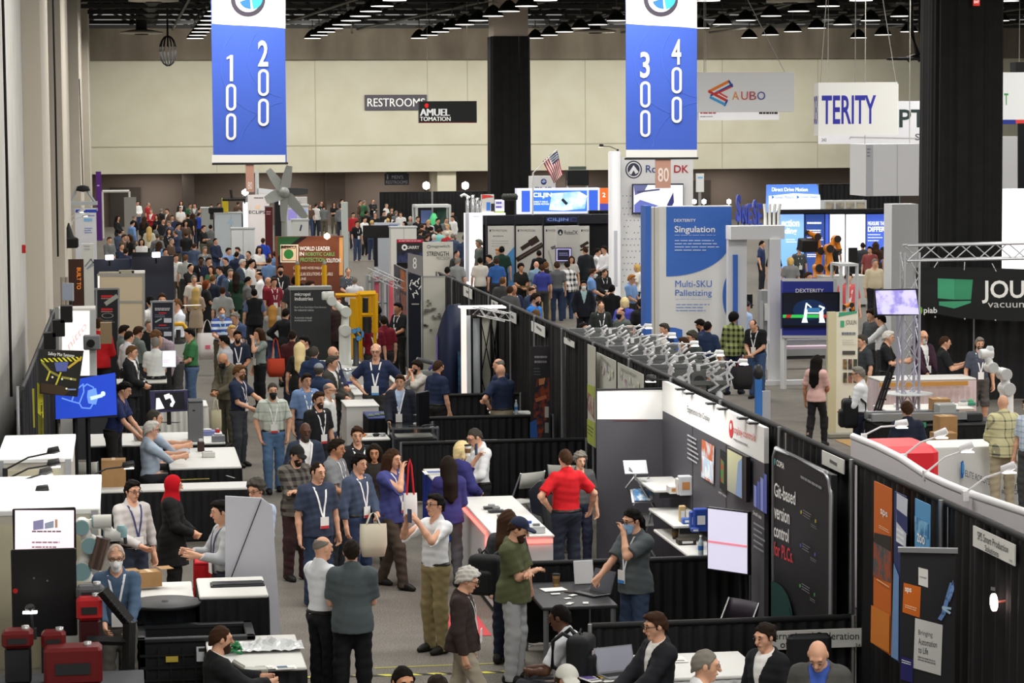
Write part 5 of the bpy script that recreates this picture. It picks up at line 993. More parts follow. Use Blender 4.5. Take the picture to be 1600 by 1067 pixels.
m_.rect((1223,491.5,1309,496.5),mat('#38c85a',.5,emit=.6),'screen_bar');m_.poly([(1227,496.5),(1235,496.5),(1237,491.5),(1229,491.5)],mat('#c03030',.5,emit=.5),'screen_bar');m_.rect((1279,491.5,1296,496.5),mat('#c03a3a',.5,emit=.5),'screen_bar')
m_.rect((1260,481,1281,487),mat('#3f7fb8',.5,emit=.5),'screen_graphic');m_.line([(1261,489),(1281,489)],.03,wq,'screen_graphic');m_.line([(1257,502),(1259,485)],.07,wq,'screen_graphic');m_.line([(1258,485),(1260,474)],.04,wq,'screen_graphic');m_.line([(1260,474),(1267,480)],.03,wq,'screen_graphic');m_.line([(1283,502),(1283,488)],.09,wq,'screen_graphic');m_.line([(1282,488),(1287,481),(1280,478)],.04,wq,'screen_graphic');m_.poly([(1252,504),(1262,504),(1260,497),(1254,497)],wq,'screen_graphic');m_.poly([(1279,504),(1289,504),(1287,497),(1281,497)],wq,'screen_graphic')
for px in(1226,1304):q=b.uv(px,520);MB().bar((q[0],.1,-b.base[2]),(q[0],.1,.2),.1).build('leg',GW,b.root)
b=Board('lightbox','slanted blue glowing lightbox Direct Drive Motion','lightbox',(1200,288,1286,332),Y=104,t=.4,m=mat('#7da6ea',.5,emit=.75,kind='grad',col2='#4a78de'),poly=[(1200,332),(1285,332),(1277,288),(1201,289)]);wl=mat('#ffffff',.5,emit=1.0)
b.poly([(1201,331),(1284,331),(1281,304),(1240,302),(1201,306)],mat('#dfeaf8',.5,emit=.8),'pale_field');b.text('Direct Drive Motion',(1206,293,1262,299),wl,.02);b.text('Linear Motors',(1212,306,1240,310),mat('#5a72a8',.5,emit=.4),0);b.text('Linear Stages',(1251,306,1278,310),mat('#5a72a8',.5,emit=.4),0);b.poly([(1206,305),(1210,308),(1206,311)],mat('#3f78d8',.5,emit=.5));b.poly([(1245,305),(1249,308),(1245,311)],mat('#3f78d8',.5,emit=.5))
MB().bb(-1,1,.1,.4,-b.base[2],0).build('support_wall',mat('#17171a'),b.root)
drape(tuple(WY(1278,300,112)*[1,1,0]),tuple(WY(1405,300,112)*[1,1,0]),3.1,'black drape behind the slanted Direct Drive lightbox',seed=43)
b=Board('glass_case','glass-fronted white display case under the black drape by Direct Drive','case',(1287,313,1354,330),Y=102,t=.5,m=mat('#b5b6b4',.4));
for k in range(4):b.rect((1290+k*16,316,1303+k*16,329),mat('#7a7874',kind='photo',col2='#a89f8a',scale=3),'glass_front')
MB().bb(b.x0,b.x1,.02,.48,-b.base[2],0).build('base',mat('#141416'),b.root)
for i,(x0,x1,c0,c1_,em,lb)in enumerate(((1221,1256,'#6aa4ee','#8ab8f6',.95,'pale blue glowing panel with big white words, by the gateway letters'),(1259,1288,'#3a56a2','#3350a0',.55,'dark blue glowing panel with white list, beside the orange robots'),(1288,1295,'#3352c8','#4a6ae0',.6,'narrow bright blue glowing strip next to the dark blue panel'),(1296,1320,'#f2efee','#fbfafa',.95,'white glowing panel nearer the dark blue one, behind the man in black'),(1321,1352,'#f2efee','#fbfafa',.95,'white glowing panel next to the Difference panel'),(1353,1384,'#4c74da','#4a68d8',.75,'blue glowing panel with white word DIFFERENCE'),(1385,1394,'#3d60c8','#4a6ad8',.7,'narrow blue glowing panel at the white pillar'))):
 b=Board('lightbox',lb,'lit panel',(x0,335,x1,440),Y=90,t=.2,m=mat(c0,.5,emit=em,kind='grad',col2=c1_),floor=True)
 MB().bb(b.x1,b.x1+.03,-.02,.2,0,b.z1).build('frame_post',mat('#20242e'),b.root)
 if i==0:b.text('ection',(1221,343,1249,354),wl,.03);b.text('ding',(1226,356,1245,368),wl,.03);b.bars((1228,374,1246,381),2,wl,.3)
 if i==1:
  for k,yy in enumerate((347,359,371,384,397)):b.bars((1261,yy,1286,yy+6),2 if k else 1,wl,.45,.2)
 if i in(3,4):b.bars((x0+2,338,x1-2,344),1,mat('#ffffff',.5,emit=1.2),.8,.05);b.bars((x0+2,350,x1-3,375),7,mat('#ded8d8',.5,emit=.8),.25)
 if i==5:b.text('MEASURE THE',(1356,346,1383,352),wl,.03);b.text('DIFFER',(1356,354,1383,362),wl,.05);b.bars((1356,366,1380,380),3,wl,.25)
t=thing('booth_fascia','black beam along the top of the blue and white glowing panels','fascia',tuple(WY(1308,333,89.8)));o0=np.array(t.location);MB().bb(WY(1219,333,89.8)[0]-o0[0],WY(1396,333,89.8)[0]-o0[0],0,.3,.02,.14).build('beam',mat('#17181c'),t);MB().bb(WY(1219,333,89.8)[0]-o0[0],WY(1396,333,89.8)[0]-o0[0],.45,.5,-o0[2],.1).build('back_wall',mat('#17181c'),t)
b=Board('booth_pillar','plain white booth pillar in front of the huge black column','pillar',(1393,319,1434,520),Y=56,t=.6,m=mat('#cdced0',.5),floor=True)
b=Board('lit_wall','blank glowing white projection wall right of the huge black column','screen',(1570,295,1612,424),Y=60,t=.2,m=mat('#f6f6f6',.5,emit=1.0));MB().bb(b.x0,b.x1,.05,.15,-b.base[2],0).build('support_wall',mat('#151517'),b.root)
b=Board('booth_tower','white and black tower edge beyond the huge black column','tower',(1560,213,1612,296),Y=85,t=.6,m=mat('#d5d6d8',.5));b.rect((1590,190,1612,295),mat('#17181b'),'dark_panel');MB().bb(b.x0,b.x1,.05,.55,-b.base[2],0).build('support_wall',mat('#151517'),b.root)
OR=mat('#d98324',.4)
block('white robot counter in front of the glowing panels',WY(1278,430,80)[0],WY(1345,430,80)[0],79.3,80.2,1.0,mat('#b9b9b6'))
for i,(px,Y,lb)in enumerate(((1278,80.3,'orange robot arm holding a black box before the dark blue panel'),(1297,79.7,'second orange robot arm before the dark blue panel'))):
 base=(WY(px,440,Y)[0],Y,.9);robot(lb,base,[(0,0,.3),(.05,0,.85),(-.05,0,1.3),(-.35,0,1.45)]if i==0 else[(0,0,.35),(-.05,0,.95),(.2,0,1.25),(.3,0,.9)],.13,OR,mat('#2c2a2a'))
 MB().bb(-.25,.25,-.25,.25,-.9,0).build('pedestal',mat('#35363a'),bpy.context.scene.objects[-1]if False else None,base)if False else None
p=WY(1262,383,80.2);small('black_box','black box held up by the orange robot','box',tuple(p),MB().box((0,0,0),(.55,.4,.38),.2,0,.2,.02),mat('#1a1a1c',.5))
base=(WY(1243,430,62.7)[0],62.7,.92);robot('small orange robot on the grey worktop above the blue kiosk',base,[(0,0,.12),(.05,0,.3),(-.25,0,.32),(-.35,0,.2)],.09,OR,mat('#c26a18'))
block('grey worktop with machines above the blue kiosk',WY(1226,430,62)[0],WY(1292,430,62)[0],62,63.4,.92,mat('#8d8f90'))
t=thing('glass_booth','aluminium framed glass cell with orange robot in front of the man in the coral shirt','machine',tuple(WY(1325,500,60)*[1,1,0]));o0=np.array(t.location);zt=WY(1325,416,60)[2]
for px in(1314,1339):
 for y in(0,.8):MB().bar((gx(px,60),y,0),(gx(px,60),y,zt),.06).build('post',mat('#b5b7b9',.4),t)
MB().bb(gx(1312,60),gx(1341,60),-.04,.84,zt,zt+.06).build('roof_frame',mat('#b5b7b9',.4),t);MB().bb(gx(1312,60),gx(1341,60),-.02,.8,0,.95).build('base',mat('#c6c6c2'),t)
base=(WY(1322,470,60.3)[0],60.3,.95);robot('orange robot arm inside the aluminium framed cell',base,[(0,0,.15),(-.1,0,.45),(.12,0,.5),(.2,0,.35)],.07,OR,mat('#2c2a2a'))
b=monitor('black monitor on a stand among the far visitors by the glowing panels',(1326,387,1340,430),81,None,back=True,stand=1.0)
YJ=51
b=Board('booth_banner','black JOULIN vacuum grippers banner with green gripper block, hung from the truss','banner',(1428,418,1640,500),Y=YJ,t=.02,m=mat('#17191a',.55),poly=[(1428,484),(1500,497),(1560,501),(1640,503),(1640,422),(1500,417),(1429,418)])
GR=mat('#45a178',.5);b.poly([(1465,466),(1491,468),(1491,436),(1465,435)],GR,'logo_face');b.poly([(1491,468),(1517,468),(1520,437),(1491,436)],mat('#3a9268',.5),'logo_face');b.poly([(1467,477),(1491,482),(1517,473),(1517,470),(1467,471)],GR,'logo_face')
b.text('JOULIN',(1534,438,1655,474),Wt,.03);b.text('vacuum grippers',(1543,470,1680,484),mat('#d9d9d6'),.0);b.text('piab',(1443,480,1464,492),Wt,.03);b.oval(1438,485,3,6,mat('#6fae3a'),'leaf')
for px,py in((1459,418),(1506,422),(1556,424)):
 q=b.uv(px,py);MB().tube([(q[0],-.02,q[1]),(q[0]+.05-.002*(px-1500),.06,q[1]+.16)],.01,5).build('hanging_strap',mat('#c9c9c9'),b.root)
for px,py in((1461,495),(1507,498),(1555,500)):b.oval(px,py,1.2,1.2,mat('#c9c9c9'),'eyelet')
drape(tuple(WY(1428,500,YJ+.9)*[1,1,0]),tuple(WY(1520,500,YJ+.9)*[1,1,0]),2.6,'black drape wall under the JOULIN banner, nearer the truss',seed=45,wl=.3)
drape(tuple(WY(1520,500,YJ+.9)*[1,1,0]),tuple(WY(1640,500,YJ+.9)*[1,1,0]),2.6,'black drape wall under the JOULIN banner at the picture edge',seed=46,wl=.3,posts=(0,0))
MB().tube([WY(1477,498,YJ+.6),WY(1477,560,YJ+.6)],.012,6)
t=thing('truss_gantry','silver box truss gantry carrying the JOULIN banner','truss',tuple(WY(1420,640,49.5)*[1,1,0]));o0=np.array(t.location)
za,zb_=WY(1420,386,49.5)[2],WY(1420,404,49.5)[2]
mb=MB();truss_mb(mb,(-.1,0,(za+zb_)/2),(WY(1660,400,49.5)[0]-o0[0],0,(za+zb_)/2+.02),.30,step=.36,r=.028);mb.build('cross_truss',mat('#c2c4c8',.35,.55),t)
mb=MB();truss_mb(mb,(0,0,0),(0,0,za-.1),.30,up=(0,1,0),step=.42,r=.026);mb.build('upright_truss',mat('#c2c4c8',.35,.55),t)
t=thing('screen_tower','silver truss pillar carrying a tilted video screen over the parts table','truss',tuple(WY(1418,752,41)*[1,1,0]));t.location=(WY(1419,600,42.6)[0],42.6,0)
o0=np.array(t.location);mb=MB();zt=WY(1420,485,42.6)[2];truss_mb(mb,(0,0,0),(0,0,zt),.29,up=(0,1,0),step=.4,r=.026);mb.build('upright_truss',mat('#c3c2d4',.3,.5),t)
m_=Board('video_screen','tilted video screen with pale violet factory picture on the truss pillar','screen',(0,0,1,1),Y=42.2,quad=[(1369,493),(1437,493),(1432,451),(1366,452)],t=.08,m=mat('#18181c',.4),part='housing',root=t)
m_.rect([(1371,491),(1436,491),(1430.5,453),(1367.5,454)],mat('#9a90dc',.5,emit=.75,kind='photo',col2='#d6d0f6',scale=6),'screen')
MB().lathe([(.42,0),(.42,.02)],(0,0,WY(1400,618,42.4)[2]),30).build('glass_shelf',mat('#cfd3d3',.2),t)
b=Board('roll_up_banner','cream JOULIN roll-up banner with green top and photo grid, beside the aisle','roll-up banner',(1306,487,1340,678),Y=46.2,t=.02,m=mat('#dcd9c8',.6),floor=True,part='printed_sheet')
q0,q1=b.x0-.16,b.x0;MB().bb(q0,q1,-.02,.08,0,b.z1).build('side_wing',mat('#c3bd9c',.6),b.root);MB().bb(q0,b.x1,-.1,.16,0,.1,0,.02).build('base_case',mat('#8a897e',.4),b.root)
b.poly([(1310,495),(1339,489),(1339,486),(1311,488)],mat('#3f9a76'),'green_band');b.text('JOULIN',(1321,500,1338,509),mat('#3a3a3a'),.0);b.rect((1313,501,1319,511),GR,'logo_face');b.bars((1315,519,1338,524),1,mat('#6d7683'),.8,.1);b.bars((1316,531,1338,541),3,mat('#a9a79c'),.2);b.rect((1316,548,1336,554),mat('#4a4a48'),'heading')
for r_ in range(2):
 for k in range(3):b.rect((1317+k*8,561+r_*21,1323+k*8,577+r_*21),mat(('#8a7048','#8a5a4c','#4c4c3c')[k],kind='photo',col2='#3a3a36',scale=7),'photo')
table('long white bar counter with wooden edge under the JOULIN banner',WY(1370,600,46.5)[0],WY(1520,600,46.5)[0],46.3,47.1,1.05,cloth=mat('#cfc0c6',.5),name='bar_counter',cat='counter',seed=61)
x0,x1=WY(1375,600,46.2)[0],WY(1512,600,46.2)[0];small('counter_edge','honey coloured wooden edge board of the white bar counter','board',((x0+x1)/2,46.2,.93),MB().bb(-(x1-x0)/2,(x1-x0)/2,-.02,.04,0,.08),mat('#b98a48',.5))
block('white parts table with gripper samples behind the screen tower',WY(1375,640,44)[0],WY(1510,640,44)[0],43.6,44.4,.8,mat('#d8c4c6',.5),name='sample_table',cat='table')
rnd=random.Random(2)
for k,px in enumerate((1382,1440,1452,1465,1488,1500)):
 p=on(px,628,.8);p=(p[0],44.0,.8);t=thing('gripper_sample',('white gripper sample at the end of the parts table','white gripper sample just right of the screen tower','grey gripper sample with a green cap on the parts table','white gripper sample behind the man in khakis','small white gripper sample beside the green dome','green domed gripper sample on the parts table')[k],'gripper',p)
 MB().bb(-.08,.08,-.06,.06,0,.06,0,.01).build('body',mat('#d9d9d4' if k!=5 else '#3f8f7c',.4),t);MB().lathe([(.05,.06),(.05,.09),(.02,.12),(0,.12)],n=12).build('suction_cup',mat('#4f9a6c' if k in(2,5)else '#8d8f92',.4),t)
tb=table('black draped JOULIN demonstration table with a green print',12.15,14.65,40.4,41.4,.9,seed=63,top=mat('#1a1a1c',.5))
b=Board('x','x','x',(1430,660,1447,668),Y=40.34,t=.005,m=GR,root=tb,part='green_print');b.text('JOULIN',(1404,696,1460,711),Wt,.03);b.text('vacuum handling',(1404,711.5,1460,716),mat('#bbb'),0)
t=thing('conveyor','silver aluminium conveyor machine lying on the black demonstration table','machine',(WY(1435,645,40.9)[0],40.9,.9));
for y in(-.2,.2):MB().bb(-.85,.75,y-.04,y+.04,.05,.17).build('side_rail',mat('#a7a9ab',.3,.6),t)
MB().bb(-.8,.7,-.16,.16,.08,.13).build('belt',mat('#55585c',.5),t);MB().bb(.3,.6,-.15,.15,.13,.3,0,.02).build('gearbox',mat('#b9bbb9',.35,.5),t);MB().bb(.75,1.05,-.18,.18,.0,.14,0,.02).build('motor',mat('#2f3032',.4),t)
for x in(-.7,.6):MB().bb(x-.04,x+.04,-.2,.2,0,.06).build('foot',mat('#333'),t)
t=thing('tripod_easel','black folding lattice easel leaning beside the truss pillar','easel',(WY(1375,640,42)[0],42.0,0));
for a_,c_ in(((-.12,0,.9),(.18,0,1.75)),((-.02,0,.9),(.25,0,1.72)),((0,.2,.9),(.2,.1,1.6))):MB().bar(a_,c_,.03).build('leg',mat('#17171a',.4),t)
for k in range(4):MB().bar((-.08+.07*k,0,1.0+.17*k),(.04+.07*k,0,.98+.18*k),.02).build('rung',mat('#17171a',.4),t)
MB().bb(-.2,.3,-.1,.3,0,.9).build('stand',mat('#cfcac6'),t)
base=(WY(1572,690,42)[0],42.0,.55);robot('white robot arm bending over the man in the yellow plaid shirt',base,[(0,0,.75),(-.05,0,1.0),(-.28,0,1.12),(-.36,0,1.35),(-.30,0,1.42)],.1,mat('#e6e6e6',.35),mat('#c9ccce',.4));block('white pedestal under the white robot arm by the cartons',base[0]-.25,base[0]+.25,41.75,42.25,.55,mat('#d6d6d6'),name='robot_pedestal',cat='pedestal')
p=W(1533,695,.9);carton('cardboard box on the table end beside the plaid shirt, lower one',(p[0],39.6,.62),.36,.3,.26);carton('cardboard box standing behind the lower cardboard box',(p[0]+.16,40.0,.78),.3,.3,.32,4);carton('third cardboard box peeping beside the white robot',(p[0]+.45,41.2,.95),.3,.3,.3,-5)
block('low white bench carrying the cardboard boxes',p[0]-.25,p[0]+.45,39.4,40.3,.61,mat('#d8d8d4'),name='bench',cat='bench')
YE=37.2
t=thing('draped_table','table in white ELITE ROBOTS cloth with blue hexagon logo','table',(WY(1550,770,YE)[0],YE+.5,0));hx=1.05
MB().bb(-hx,hx,-.45,.45,.90,.94).build('tabletop',mat('#e3e3e1'),t);curtain('cloth',t,(-hx,-.48,0),(hx,-.48,0),.05,.93,mat('#dcdcda',.7),.02,.5,0,3);curtain('cloth',t,(-hx,.45,0),(-hx,-.48,0),.05,.93,mat('#dcdcda',.7),.02,.3,0,4)
e=Board('x','x','x',(1500,700,1560,760),Y=YE-.06,noface=True,root=t);e.poly([(1501,722),(1505,719),(1506,728),(1505,746),(1501,748)],mat('#2a63b4'),'logo_face');e.poly([(1503,722),(1506.5,726),(1506.5,742),(1503,738)],mat('#4a9ada'),'logo_face');e.text('ELITE ROBOTS',[(1508,744),(1546,758),(1546,748),(1508,734)],mat('#333a48'),.0)
e.text('ELITE',(1568,757,1596,764),mat('#333a48'),0);e.text('ROBOTS',(1565,765,1600,772),mat('#333a48'),0)
WX_=8.55
t=thing('booth_wall','long white curved-top booth wall with four arm lamps, beyond the black drape','booth wall',(0,0,0));pts=[W(1333,682,2.05),W(1372,698,2.05),W(1408,716,2.05),W(1444,740,2.05),W(1478,756,2.05),W(1525,775,2.05),W(1600,800,2.0),W(1640,815,2.0)]
t.location=(pts[0][0],pts[0][1],0);o0=np.array(t.location);LWm=mat('#e6e0e4',.5)
for a_,c_ in zip(pts,pts[1:]):
 a_,c_=a_-o0,c_-o0;dd=Vector((c_[0]-a_[0],c_[1]-a_[1],0)).normalized();nn=Vector((-dd.y,dd.x,0))*.03;q=[Vector((a_[0],a_[1],0)),Vector((c_[0],c_[1],0))]
 vs=[q[0]-nn,q[1]-nn,q[1]+nn,q[0]+nn];vs=[(v.x,v.y,.02)for v in vs]+[(vs[0].x,vs[0].y,a_[2]),(vs[1].x,vs[1].y,c_[2]),(vs[2].x,vs[2].y,c_[2]),(vs[3].x,vs[3].y,a_[2])]
 MB().add(vs,[(0,1,2,3),(7,6,5,4),(0,4,5,1),(1,5,6,2),(2,6,7,3),(3,7,4,0)]).build('wall_panel',LWm,t)
MB().tube([tuple(p-o0)for p in pts],.045,8).build('top_rail',mat('#efedee',.4),t)
for i,(a_,c_,lb)in enumerate((((1350,680),(1403,664),'white arm lamp over the red cube, farthest of the row'),((1412,712),(1465,681),'white arm lamp over the curved wall, second of the row'),((1447,738),(1505,703),'white arm lamp over the curved wall, third of the row'),((1508,770),(1570,735),'white arm lamp in front of the plaid shirt man, last of the row'))):
 arm_lamp(lb,tuple(W(a_[0],a_[1],2.08)),tuple(WY(c_[0],c_[1],W(a_[0],a_[1],2.08)[1]-.15)),m=mat('#e3e0e2',.4),glow=2.5,head=.12)
p=W(1405,700,1.85);t=thing('red_cube','big red rounded cube display behind the white curved lamp wall','display cube',(p[0]+.1,p[1]+.5,0));MB().bb(-.42,.42,-.5,.5,1.0,1.86,0,.08).build('cube',mat('#d92733',.4),t);MB().bb(-.38,.38,-.46,.46,0,1.0).build('plinth',mat('#d8d6d6'),t)
b=Board('header_sign','white header panel with blue M lettering at the picture edge','panel',(1527,774,1630,830),Y=24.2,t=.05,m=mat('#c9cacb',.6),poly=[(1527,830),(1630,870),(1630,790),(1527,774)]);b.poly([(1562,804),(1630,812),(1630,793),(1562,793)],mat('#2b4ab0'),'blue_field');b.text('M',[(1592,806),(1606,808),(1606,800),(1592,798)],Wt,.03)
b.root.location.x+=.55;MB().bb(-.5,.6,.01,.05,-b.base[2],.2).build('support_wall',mat('#b9babb'),b.root)
# ================================================================= right-hand booths along the aisle
XC=7.06;YB,YA=33.5,28.0
t=thing('booth_wall','charcoal exhibit wall with white header and red logo, facing the aisle','booth wall',(XC,YB,0),-math.pi/2)
L=YB-YA;ZT=2.42
CH=mat('#4d4c52',.6);MB().bb(0,L,0,.05,.0,2.015).build('wall_panel',CH,t);MB().bb(0,L,-.004,.05,2.02,ZT).build('white_header',mat('#ececea',.5),t)
for k in range(1,3):MB().bb(L*k/3-.004,L*k/3+.004,-.006,0,0,2.01).build('panel_joint',mat('#2d2d31'),t)
e=Board('x','x','x',(0,0,0,0),X=XC,quad=[(1057,700),(1207,800),(1207,690),(1057,620)],noface=True,root=t);e.k=3
DK_=mat('#44444a');e.text('Experience the Copley',[(1075,647),(1110,661),(1110,650),(1075,633)],DK_,.0);rdl=mat('#cf2f33')
e.oval(1143.5,670,3,14,rdl,'emblem');e.oval(1143.5,666,1.2,5,mat('#f0f0ee'),'emblem_gap')
e.text('copley controls',[(1147,679),(1182,693),(1182,678),(1147,664)],mat('#d05a58'),.01);e.bars([(1148,687),(1170,697),(1170,694.5),(1148,684.5)],1,mat('#888'),.8,.05)
e.bars([(1076,720),(1094,731),(1094,688),(1076,678)],6,mat('#b9b9be'),.35,.3)
e.poly([(1098,745),(1117,756),(1118,697),(1099,686)],mat('#c9d3dc',kind='photo',col2='#c2663e',scale=5),'photo');e.poly([(1100,742),(1116,752),(1116,722),(1100,712)],mat('#b9cfe2',kind='photo',col2='#e9eef2',scale=7),'photo')
e.poly([(1127,762),(1138,769),(1139,708),(1128,701)],mat('#151316'),'photo');e.poly([(1129,752),(1134,756),(1134,722),(1129,716)],mat('#3f7f3a',kind='photo',col2='#a83a2a',scale=9),'photo')
for k in range(4):e.poly([(1181+k*5.5,790+k*3.4),(1185.5+k*5.5,793+k*3.4),(1185.5+k*5.5,760-k*6),(1181+k*5.5,757-k*6)],mat('#5a67b8' if k%2 else '#8a94d6'),'photo')
e.text('IMOT family',[(1127,771),(1139,778),(1139,774),(1127,767)],Wt,0);e.text('Small size',[(1181,803),(1194,811),(1194,805),(1181,797)],Wt,.0)
e.bars([(1182,860),(1200,871),(1200,826),(1182,815)],5,mat('#9a9aa2'),.3,.3)
m_=Board('x','x','x',(0,0,0,0),X=XC-.08,quad=[(1136,768),(1168,785),(1164,712),(1136,699)],t=.05,m=mat('#151518',.4),root=t,part='screen_housing');m_.poly([(1137,766),(1160,779),(1160,713),(1137,701)],mat('#9a9a8c',.5,emit=.25,kind='grad',col2='#c9c9a0'),'screen');m_.poly([(1150,773),(1160,778),(1160,716),(1154,722)],mat('#7d94b8',.5,emit=.25),'screen_graphic')
for i,px in enumerate((1068,1082,1116,1134,1166,1182)):
 p=WX(px,640,XC);MB().bb(YB-p[1]-.07,YB-p[1]+.05,-.1,.02,ZT,ZT+.025,0,.008).build('spot_lamp',mat('#1e1e20',.4),t)
area('booth_light',(XC-.5,31.2,2.75),.3,3.6,60,(1,.98,.95),(0,math.radians(22),0))
b=Board('booth_wall','charcoal return wall with white header, behind the literature rack','booth wall',(933,609,1057,905),Y=YB+.02,t=.05,m=CH,floor=True,part='wall_panel')
b.rect((933,609,1056,655),mat('#ececea',.5),'white_header');b.rect((958,655.5,1011,657.5),mat('#5c3a3e'),'dark_strip');MB().bb(b.x0,b.x1,-.02,.05,b.z1,b.z1+.02).build('top_trim',mat('#222226'),b.root)
arm_lamp('black arm lamp over the corner of the charcoal booth walls',WY(1070,606,33.2),WY(1020,592,33.6),glow=1.5)
def shelf(lb,Y0,Y1,z,d=.42):
 t=thing('wall_shelf',lb,'shelf',(XC,(Y0+Y1)/2,z));h=(Y1-Y0)/2;MB().bb(-d,-.0,-h,h,-.035,0,0,.008).build('shelf_board',TOPW,t)
 for y in(-h+.1,h-.1):MB().bb(-d*.8,-.01,y-.01,y+.01,-.12,-.035).build('bracket',mat('#2b2b2e'),t)
 return t
p1=W(1080,780,1.18);
shelf('white wall shelf with leaflet stands, upper of three',31.7,32.9,1.22,.5);shelf('white wall shelf with blue boxed samples, middle of three',30.5,32.0,.95,.5);shelf('white wall shelf with bottles and cup, lowest of three',29.6,31.6,.74,.52)
def onx(px,py,z):p=W(px,py,z);return(p[0],p[1],z)
for i,(px,py,z,nm,dims,c_,lb)in enumerate(((1052,770,1.22,'leaflet_box',(.14,.2,.1),'#d9d9d6','white leaflet box on the upper wall shelf'),(1060,772,1.22,'leaflet_stand',(.06,.14,.2),'#c9c6c0','narrow leaflet stand on the upper wall shelf'),(1070,773,1.22,'leaflet_stand',(.16,.14,.24),'#b9bcc0','wide clear leaflet stand on the upper wall shelf'),(1084,827,.95,'sample_box',(.1,.1,.22),'#2c4fa8','blue sample box standing on the middle wall shelf'),(1094,829,.95,'sample_box',(.16,.12,.27),'#2847a0','big blue sample box on the middle wall shelf'),(1066,815,.95,'sample_tube',(.08,.08,.2),'#c0a878','beige sample tube on the middle wall shelf'),(1074,818,.95,'sample_box',(.14,.1,.07),'#3a62b4','flat blue sample on the middle wall shelf'),(1086,831,.95,'sample_box',(.1,.08,.05),'#31509c','small blue sample at the middle shelf edge'),(1072,850,.74,'equipment_heap',(.22,.18,.07),'#3b352e','dark tangled parts on the lowest wall shelf'))):
 o_=onx(px,py,z);t=thing(nm,lb,'exhibit',(min(o_[0],XC-.12),o_[1],z));MB().bb(-dims[0]/2,dims[0]/2,-dims[1]/2,dims[1]/2,0,dims[2],0,.01).build('body',mat(c_,.5),t);MB().bb(-dims[0]*.3,dims[0]*.3,-dims[1]/2-.004,-dims[1]/2,dims[2]*.3,dims[2]*.7).build('printed_label',mat('#e9e9ea' if i>2 else '#b07a4a'),t)
o_=onx(1055,842,.74);cup('dark coffee cup with lid on the lowest wall shelf',o_,.13,'#3a3430');o_=onx(1095,868,.74);bottle('clear water bottle with blue label on the lowest wall shelf',(o_[0],o_[1],.74),.24);o_=onx(1109,861,.74);bottle('second water bottle by the wall on the lowest shelf',(min(o_[0],XC-.06),o_[1],.74),.2)
t=thing('literature_rack','folding silver literature rack with brochures against the charcoal return wall','rack',(WY(1000,800,32.6)[0],32.6,0));o0=np.array(t.location);SV=mat('#b5b8bb',.3,.6)
def rk(*pix):return[tuple(WY(px,py,Y)-o0)for px,py,Y in pix]
for pts_ in(rk((983,730,32.4),(1022,790,32.4),(1010,830,32.4)),rk((1002,731,32.7),(978,762,32.7),(990,778,32.7)),rk((1000,758,32.4),(1025,797,32.4)),rk((1014,745,32.7),(990,790,32.7)),rk((990,812,32.5),(1024,870,32.5)),rk((1024,790,32.5),(985,850,32.5),(1005,930,32.5))):MB().tube(pts_,.014,6).build('folding_bar',SV,t)
for k,(px,py,cc)in enumerate(((993,730,None),(1004,775,'#9fc4de'),(1002,812,None))):
 p=WY(px,py,32.45)-o0;tr=MB().box((p[0],p[1],p[2]),(.30,.20,.02),0,0,math.radians(50)).build('tray',SV,t)
 if cc:MB().box((p[0],p[1]-.02,p[2]+.02),(.24,.18,.012),0,0,math.radians(50)).build('brochure',mat('#dfe6ea',kind='photo',col2='#5b8fc2',scale=9),tr)
MB().bb(-.2,.2,-.15,.15,0,.03).build('base',SV,t)
XG=6.9;YG0,YG1=WX(1207,830,XG)[1],WX(1297,830,XG)[1]
b=Board('fabric_display','tall black Git-based version control for PLCs fabric display with silver edge','display wall',(0,0,0,0),X=XG,quad=[(1209,975),(1300,975),(1297,742),(1209,698)],t=.06,m=mat('#19191c',.6),floor=True,part='printed_fabric')
MB().tube([(b.x0,0,.02),(b.x0,0,b.z1-.1),(b.x0+.1,0,b.z1),(b.x1-.2,0,b.z1),(b.x1-.06,0,b.z1-.06),(b.x1,0,b.z1-.2),(b.x1,0,.02)],.025,8).build('silver_edge',UP,b.root)
b.text('COPIA',[(1214,727),(1226,733.5),(1226,724),(1214,717.5)],Wt,.03);b.oval(1211.7,721,1.2,5,mat('#3f9f9a'),'emblem')
for st,y,x1,cc in(('Git-based',775,1244,'#f0f0ee'),('version',809,1235,'#f0f0ee'),('control',838,1234,'#f0f0ee'),('for PLCs.',867,1241,'#d23a40')):
 sl=(x1-1210)*.43;b.text(st,[(1211,y),(x1,y+sl),(x1,y-21+sl*.95),(1211,y-22)],mat(cc),.025)
b.bars([(1253,747),(1287,766),(1287,761.5),(1253,742.5)],1,mat('#8a8a90'),.9,.02)
for k,(y,cc)in enumerate(((800,'#b7a93f'),(852,'#4a55b0'),(915,'#3f9a4c'))):b.oval(1254,y,1.2,3,mat(cc),'dot');b.bars([(1257,y+8),(1270,y+16),(1270,y+4),(1257,y-4)],3,mat('#7d7d84'),.3,.3);b.oval(1277,y+14,1,3,mat(cc),'dot');b.bars([(1270,y+24),(1280,y+30),(1280,y+24),(1270,y+18)],2,mat('#77777d'),.3,.3)
b.poly([(1209.5,974),(1245,974)]+[(1209.5+34*math.cos(a),974-66*math.sin(a))for a in np.linspace(0,math.pi/2,12)],mat('#17403c'),'teal_curve')
t=thing('screen_stand','white glowing screen on a black twin-pole stand before the charcoal wall','screen stand',(WY(1160,960,27.6)[0],27.6,0));o0=np.array(t.location);ph=math.radians(-52)
mb=MB().bb(-.36,.36,0,.06,-.21,.21);zz=WY(1140,845,27.6)[2]
R_=Matrix.Translation((WY(1137,845,27.6)[0]-o0[0],0,zz))@Matrix.Rotation(ph,4,'Z')@Matrix.Rotation(math.pi/2,4,'Y')
